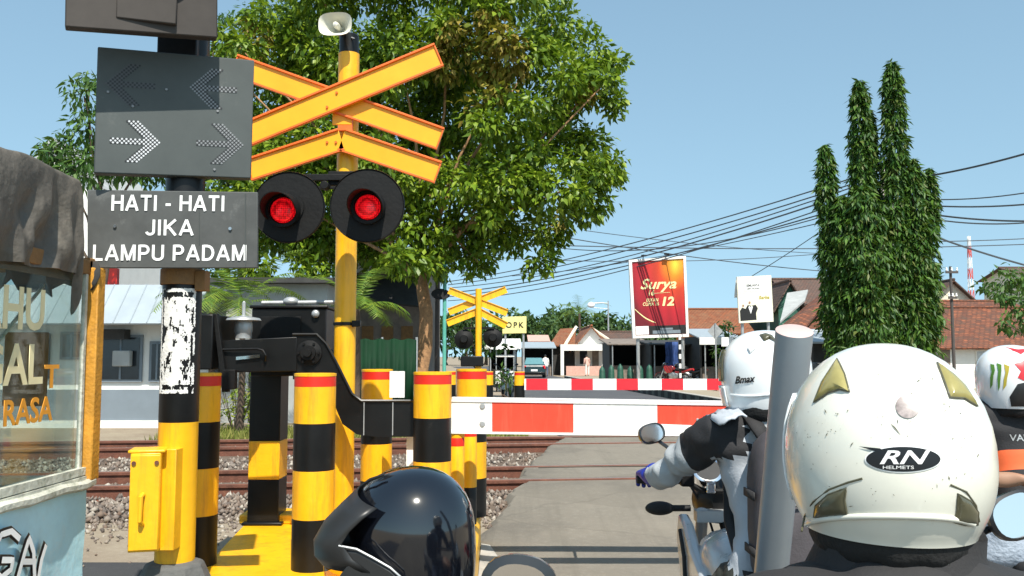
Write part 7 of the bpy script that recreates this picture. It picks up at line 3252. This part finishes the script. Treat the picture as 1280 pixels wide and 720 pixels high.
rider = person("motorcyclist in grey jacket with black shoulders, blue glove and white helmet, wearing the backpack", RB,
               {"sh_l": (-.185, .03, 1.30), "el_l": (-.315, .23, 1.155), "wr_l": (-.335, .42, 1.125), "hd_l": (-.33, .475, 1.125), "wr_r": (.33, .42, 1.125), "hd_r": (.33, .475, 1.125), "el_r": (.31, .22, 1.15), "kn_l": (-.24, .33, .68), "an_l": (-.27, .2, .2), "toe_l": (-.28, .36, .10), "kn_r": (.24, .33, .68), "an_r": (.27, .2, .2), "toe_r": (.28, .36, .10),
                "neck": (0, .06, 1.38), "head": (0, .08, 1.48), "crown": (0, .08, 1.56), "nose": (-.05, .165, 1.48)},
               ["jacket_light", "jacket_black", "jacket_grey", "skin", "glove_blue", "trousers", "rubber"], region=reg2, wrinkle=.011, sub=3)


@finish_local
def rider_helmet(root):
    s = 2.8 / F
    hc = P(957, 463, 2.80) - RB
    sh = Shell(hc, .130, .148, .127, .118, e=2.25, low=.12)
    yaw = .55
    sh.yaw = yaw
    h = shell_mesh(sh, root, "helmet_clean", yaw)
    visor_mesh(sh, h, "olive_vent", yaw, 25, 155, -.035, .062, .008)
    visor_mesh(sh, h, "helmet_clean", yaw, 20, 160, -.112, -.05, .010, "chin_bar")

    def pr(u, w, off=.001):
        return sh.hit(u, w, off, RB)

    def q(px, py):
        return px, py
    text("Bmax", 8.5, None, "decal_black", h, "lettering", bold=.03, width=25, shear=.25, proj=lambda p: pr(932 + p.x, 474 - p.y - p.x * .10, .0025), sub=2)
    decal(dense([q(949, 419), q(956, 417), q(966, 420), q(972, 429), q(962, 424), q(955, 427)], 3), pr, "olive_vent", h, "air_vent", .002, 4, .008)
    decal(dense([q(934, 436), q(941, 431), q(945, 436), q(938, 442)], 3), pr, "helmet_clean", h, "air_vent", .002, 3, .006)
    b = MB()
    b.tube([pr(*q(px, 492 + 3 * math.sin((px - 905) * .05)), .001) for px in range(914, 1002, 6)], .004, n=6)
    b.build("lower_ridge", "helmet_clean", h, smooth=60)
    # collar / hood
    b = MB()
    rows = []
    for z, r in ((1.30, .13), (1.35, .115), (1.39, .10), (1.41, .105), (1.395, .085)):
        rows.append([(r * 1.1 * math.cos(a), .05 + r * math.sin(a), z + .012 * math.sin(a * 4 + z * 30)) for a in np.linspace(0, 2 * math.pi, 33)])
    b.grid(rows)
    bmesh.ops.recalc_face_normals(b.bm, faces=b.bm.faces)
    b.build("collar", "jacket_grey", root, smooth=60)
    # pale panel across the shoulder
    b = MB()
    rows = []
    for k in range(6):
        y = .055 - .035 * k
        rows.append([(-.12 - .085 * i / 7, y + .012 * math.sin(i), 1.388 - .028 * (i / 7) ** 2 - .012 * (k / 5) ** 2 + .004 * math.sin(i * 2 + k)) for i in range(8)])
    b.grid(rows)
    bmesh.ops.recalc_face_normals(b.bm, faces=b.bm.faces)
    b.build("shoulder_panel", "jacket_light", root, smooth=60, solid=.006)


rider_helmet(rider)


def backpack():
    t = thing("backpack", (0, 0, 0), "dark grey backpack worn by the rider waiting at the boom", "backpack")
    c = Vector((.025, -.155, 1.09))

    def blob(c, sx, sy, sz, name, m, e=4.0, par=t):
        b = MB()
        nu, nv = 28, 18
        R = []
        for j in range(1, nv):
            ph = math.pi * j / nv
            ring = []
            for i in range(nu):
                a = 2 * math.pi * i / nu
                d = Vector((math.sin(ph) * math.cos(a), math.sin(ph) * math.sin(a), math.cos(ph)))
                k = (abs(d.x) ** e + abs(d.y) ** e + abs(d.z) ** e) ** (-1 / e)
                p = Vector((d.x * k * sx, d.y * k * sy, d.z * k * sz))
                p *= 1 + .02 * noise.noise(p * 14)
                ring.append(b.bm.verts.new(c + p))
            R.append(ring)
        for j in range(len(R) - 1):
            b.bridge(R[j + 1], R[j])
        b._f(R[0], 0)
        b._f(R[-1][::-1], 0)
        bmesh.ops.recalc_face_normals(b.bm, faces=b.bm.faces)
        return b.build(name, m, par, smooth=70)
    blob(c, .15, .085, .25, "bag_body", "backpack")
    p = blob(c + Vector((.0, -.085, -.08)), .115, .04, .13, "front_pocket", "backpack")
    b = MB()
    b.tube([c + Vector((-.11, -.127, .04)), c + Vector((0, -.13, .055)), c + Vector((.11, -.127, .04))], .005, n=6)
    b.build("zip", "gloss_black", p)
    for s in (-1, 1):
        b = MB()
        L = [c + Vector((s * .09, .04, .22)), c + Vector((s * .115, .13, .285)), c + Vector((s * .125, .24, .22)), c + Vector((s * .145, .27, .08)), c + Vector((s * .155, .22, -.06)), c + Vector((s * .15, .10, -.17)), c + Vector((s * .13, .0, -.2))]
        rows = []
        for i, q in enumerate(L):
            rows.append([q + Vector((-.022, 0, 0)), q + Vector((.022, 0, 0))])
        b.grid(rows)
        b.build("shoulder_strap", "jacket_dark", t, solid=.012, smooth=60)
        for zz in (-.10, .06):
            b = MB()
            b.grid([[c + Vector((s * (.151 + .002), y_, zz - .012)) for y_ in (-.06, 0, .05)], [c + Vector((s * .153, y_, zz + .012)) for y_ in (-.06, 0, .05)]])
            b.build("compression_strap", "jacket_dark", t, solid=.004)
    b = MB()
    b.tube([c + Vector((-.03, .0, .245)), c + Vector((-.02, -.01, .28)), c + Vector((.02, -.01, .28)), c + Vector((.03, .0, .245))], .009, n=8)
    b.build("carry_loop", "jacket_dark", t)
    t.location = RB
    return t


backpack()

# ---------------------------------------------------------------- rider at the right edge
R3 = Vector((1.99, 3.45, 0))
mat("trousers_pale", (.42, .48, .56), .85, var=.1, vs=7, bump=.3, bs=60)
motorcycle("dark red motorcycle of the rider in black at the right-hand edge", R3, "bike_red", grip=(.34, .50, 1.05), mirrors=((.42, .6, 1.26, .11, .08, -.2, .1),))


def reg3(z, c, tt, k):
    if z in (0, 1, 2) and 1.12 < c.z < 1.185 and c.y < .2 and abs(c.x) < .25:
        return 7
    return z


r3 = person("motorcyclist in black jacket with orange band and white helmet marked by green claw stripes", R3,
            {"neck": (-.01, .06, 1.37), "head": (-.01, .07, 1.46), "crown": (-.01, .07, 1.55), "nose": (-.01, .165, 1.47), "el_l": (-.30, .06, 1.08), "wr_l": (-.20, -.16, 1.095), "hd_l": (-.13, -.19, 1.10),
             "kn_l": (-.36, .22, .73), "an_l": (-.42, .2, .3), "toe_l": (-.44, .36, .10), "hip_l": (-.13, -.02, .83)},
            ["jacket_black", "jacket_black", "jacket_black", "skin", "skin", "trousers_pale", "rubber", "jacket_orange"], region=reg3, sub=3)


@finish_local
def r3_helmet(root):
    s = 3.45 / F
    hc = P(1264, 470, 3.48) - R3
    sh = Shell(hc, .128, .148, .122, .118, e=2.25, low=.14)
    sh.yaw = -.4
    h = shell_mesh(sh, root, "helmet_clean", -.4)
    visor_mesh(sh, h, "olive_vent", -.4, 25, 155, -.04, .06, .007)

    def pr(u, w, off=.001):
        return sh.hit(u, w, off, R3)

    def q(px, py):
        return px, py
    for k, (L, m) in enumerate((([(1238, 455), (1243, 456), (1244, 463), (1242, 470), (1241, 481), (1238, 486), (1238, 472), (1240, 464)], "claw_green"),
                                ([(1246, 454), (1252, 456), (1252, 463), (1251, 472), (1250, 484), (1248, 489), (1247, 474), (1248, 464)], "claw_green"),
                                ([(1255, 455), (1262, 458), (1261, 465), (1259, 473), (1258, 482), (1254, 487), (1255, 474), (1257, 465)], "claw_gold"))):
        decal(dense([q(*p) for p in L], 2), pr, m, h, "claw_stripe", .0018, 3)
    decal(dense([q(*p) for p in ((1268, 455), (1282, 450), (1286, 462), (1280, 476), (1272, 472), (1276, 464))], 2), pr, "decal_red", h, "red_flash", .0018, 3)
    decal(dense([q(*p) for p in ((1256, 434), (1272, 437), (1288, 436), (1276, 443))], 2), pr, "decal_red", h, "red_flash", .0018, 3)
    decal(dense([q(*p) for p in ((1262, 496), (1272, 480), (1290, 476), (1296, 500), (1280, 508), (1264, 508))], 3), pr, "peak_black", h, "dark_patch", .0018, 3, .004)


r3_helmet(r3)
bd = [c for c in r3.children if c.name.startswith("body")][0]
from mathutils.bvhtree import BVHTree
_bv = BVHTree.FromPolygons([v.co for v in bd.data.vertices], [tuple(p.vertices) for p in bd.data.polygons])


def on_back(p, off=.0015):
    o, n, i_, d = _bv.ray_cast(Vector((p.x + .0, -1, p.y + 1.238)), Vector((0, 1, 0)))
    return (o if o else Vector((p.x, -.1, p.y + 1.238))) - Vector((0, off, 0)) + R3


text("VARTEEZ", .024, None, "galv", bd, "jacket_lettering", bold=.01, width=.17, proj=on_back, sub=3)

# ---------------------------------------------------------------- rider in the black helmet
BB = Vector((-.22, 1.82, 0))
motorcycle("low scooter of the rider in the glossy black helmet", BB + Vector((0, -.02, 0)), "bike_black", grip=(.30, .46, .98), scale=.84, shroud=False, name="scooter")
bk = person("rider in glossy black peaked helmet turned towards the striped bollards", BB,
            {"neck": (0, .03, 1.28), "head": (.01, .02, 1.36), "crown": (.01, .02, 1.44), "nose": (-.085, .03, 1.36), "upper": (0, .03, 1.16), "chest": (0, .02, 1.08), "sh_l": (-.18, .03, 1.17), "sh_r": (.18, .03, 1.17),
             "el_l": (-.29, .2, 1.0), "el_r": (.29, .2, 1.0), "wr_l": (-.31, .38, .985), "wr_r": (.31, .38, .985), "hd_l": (-.30, .435, .985), "hd_r": (.30, .435, .985), "kn_l": (-.24, .30, .66), "an_l": (-.3, .15, .16), "toe_l": (-.31, .3, .06), "kn_r": (.24, .30, .66), "an_r": (.3, .15, .16), "toe_r": (.31, .3, .06)},
            ["jacket_black", "jacket_black", "jacket_black", "skin", "skin", "jeans", "rubber"], scale=.86)


def black_helmet(root):
    # built in world size at the root, so undo the figure's scale first
    sc = root.scale.x
    root.scale = (1, 1, 1)
    L = root.location.copy()
    root.location = (0, 0, 0)
    s = 1.85 / F
    hc = P(515, 660, 1.85) - L
    yaw = rad(82)
    sh = Shell((0, 0, 0), .122, .130, .126, .118, e=2.15, low=.10)
    h = shell_mesh(sh, root, "helmet_black", 0)
    kids = [h]

    def grid(rows, name, m, solid=.004):
        b = MB()
        b.grid(rows)
        bmesh.ops.recalc_face_normals(b.bm, faces=b.bm.faces)
        return b.build(name, m, h, smooth=50, solid=solid)
    ph = [rad(-86 + 172 * i / 24) for i in range(25)]
    # f: forward, rows from brow to jaw: (f centre, f side, z centre, z side)
    rows = []
    for fc, fs, zc, zs, wx in ((.098, .022, .098, .062, .128), (.135, .05, .070, .045, .136), (.172, .075, .040, .025, .139), (.198, .092, .004, .004, .139), (.202, .07, -.026, -.028, .138), (.190, .035, -.045, -.055, .136)):
        rows.append([(wx * math.sin(a), fs + (fc - fs) * math.cos(a) ** .8, zs + (zc - zs) * math.cos(a)) for a in ph])
    grid(rows, "peak", "peak_black")
    # cheek strake running back from the peak
    for sg in (-1, 1):
        b = MB()
        pts = [(.198 if 0 else .105, -.008), (.075, -.012), (.045, -.030), (.012, -.052), (-.008, -.072), (-.012, -.092), (.02, -.098), (.08, -.088), (.13, -.072), (.10, -.04)]
        M = Matrix(((0, sg, 0, 0), (1, 0, 0, 0), (0, 0, 1, 0), (0, 0, 0, 1)))
        b.prism(pts, M, .116, .134)
        bmesh.ops.recalc_face_normals(b.bm, faces=b.bm.faces)
        k = b.build("cheek_strake", "peak_black", h, bevel=.005)
        b = MB()
        b.tube([(sg * .137, .110, .001), (sg * .137, .075, -.008), (sg * .137, .045, -.026), (sg * .136, .012, -.048), (sg * .136, -.006, -.066), (sg * .135, -.010, -.090)], .0022, n=6)
        b.build("edge_trim", "galv", k)
        b = MB()
        b.cyl((sg * .134, .022, -.085), (sg * .140, .022, -.085), .010, n=12)
        b.build("pivot", "galv", k)
        b = MB()
        b.tube([(sg * .045, .088, .098), (sg * .060, .060, .112), (sg * .062, .03, .120)], [.003, .004, .003], n=6)
        b.build("scoop_trim", "peak_black", h)
    rows = []
    for f, zz, wx in ((.188, -.047, .131), (.188, -.075, .130), (.178, -.10, .128), (.16, -.125, .124)):
        rows.append([(wx * math.sin(a), .02 + (f - .02) * math.cos(a) ** .8, zz - .03 * (1 - math.cos(a))) for a in ph])
    grid(rows, "face_shield", "shield_glass", .0)
    b = MB()
    b.tube([sh.pt(rad(t_), -.118 + .10 * max(0, math.sin(rad(t_))) * 0, .001) for t_ in range(190, 352, 8)], .004, n=6)
    b.build("rear_trim", "rubber", h)
    h.rotation_euler = (rad(0), 0, 0)
    root.location = L
    root.scale = (sc, sc, sc)
    h.location = (P(515, 660, 1.85) - L) / sc
    h.rotation_euler = (rad(-6), 0, yaw)
    h.scale = (1 / sc,) * 3


black_helmet(bk)

# ---------------------------------------------------------------- people far down the road
for px, Y, lab, mm in ((731, 68, "distant person in pale clothes standing before the porch of the white gabled house", "shirt"), (681, 66, "distant person in white shirt standing right of the teal car", "white")):
    f_ = person(lab, (X_(px, Y), Y, 0.01),
                {"el_l": (-.24, .02, 1.08), "wr_l": (-.25, .06, .86), "hd_l": (-.25, .08, .78), "el_r": (.24, .02, 1.08), "wr_r": (.25, .06, .86), "hd_r": (.25, .08, .78), "hip_l": (-.09, -.03, .84), "hip_r": (.09, -.03, .84),
                 "kn_l": (-.11, .0, .46), "an_l": (-.11, -.02, .09), "toe_l": (-.12, .12, .04), "kn_r": (.11, .0, .46), "an_r": (.11, -.02, .09), "toe_r": (.12, .12, .04)},
                ["wall_white" if mm == "white" else "pink_wall"] * 3 + ["skin", "skin", "jeans" if mm == "white" else "wall_white", "rubber"], yaw=.4, hands=False)
    b = MB()
    b.ell((0, .10, 1.56), (.085, .095, .085))
    k = b.build("hair", "ink_black", None, smooth=60)
    k.parent = f_
mt = motorcycle("parked motorcycle with bright trim between the far bollards and the white cart", (X_(636, 31), 31, .01), "bike_silver", mirrors=((-.38, .55, 1.25, .11, .08, 0, 0), (.38, .55, 1.25, .11, .08, 0, 0)), yaw=rad(170))
mt2 = motorcycle("dark motorcycle parked before the shop with blue cloth", (X_(838, 45), 45, .1), "bike_red", mirrors=(), yaw=rad(60))
mt3 = motorcycle("black motorcycle parked beside the ringed black and white pole", (X_(854, 45.5), 45.5, .1), "bike_black", mirrors=(), yaw=rad(75))
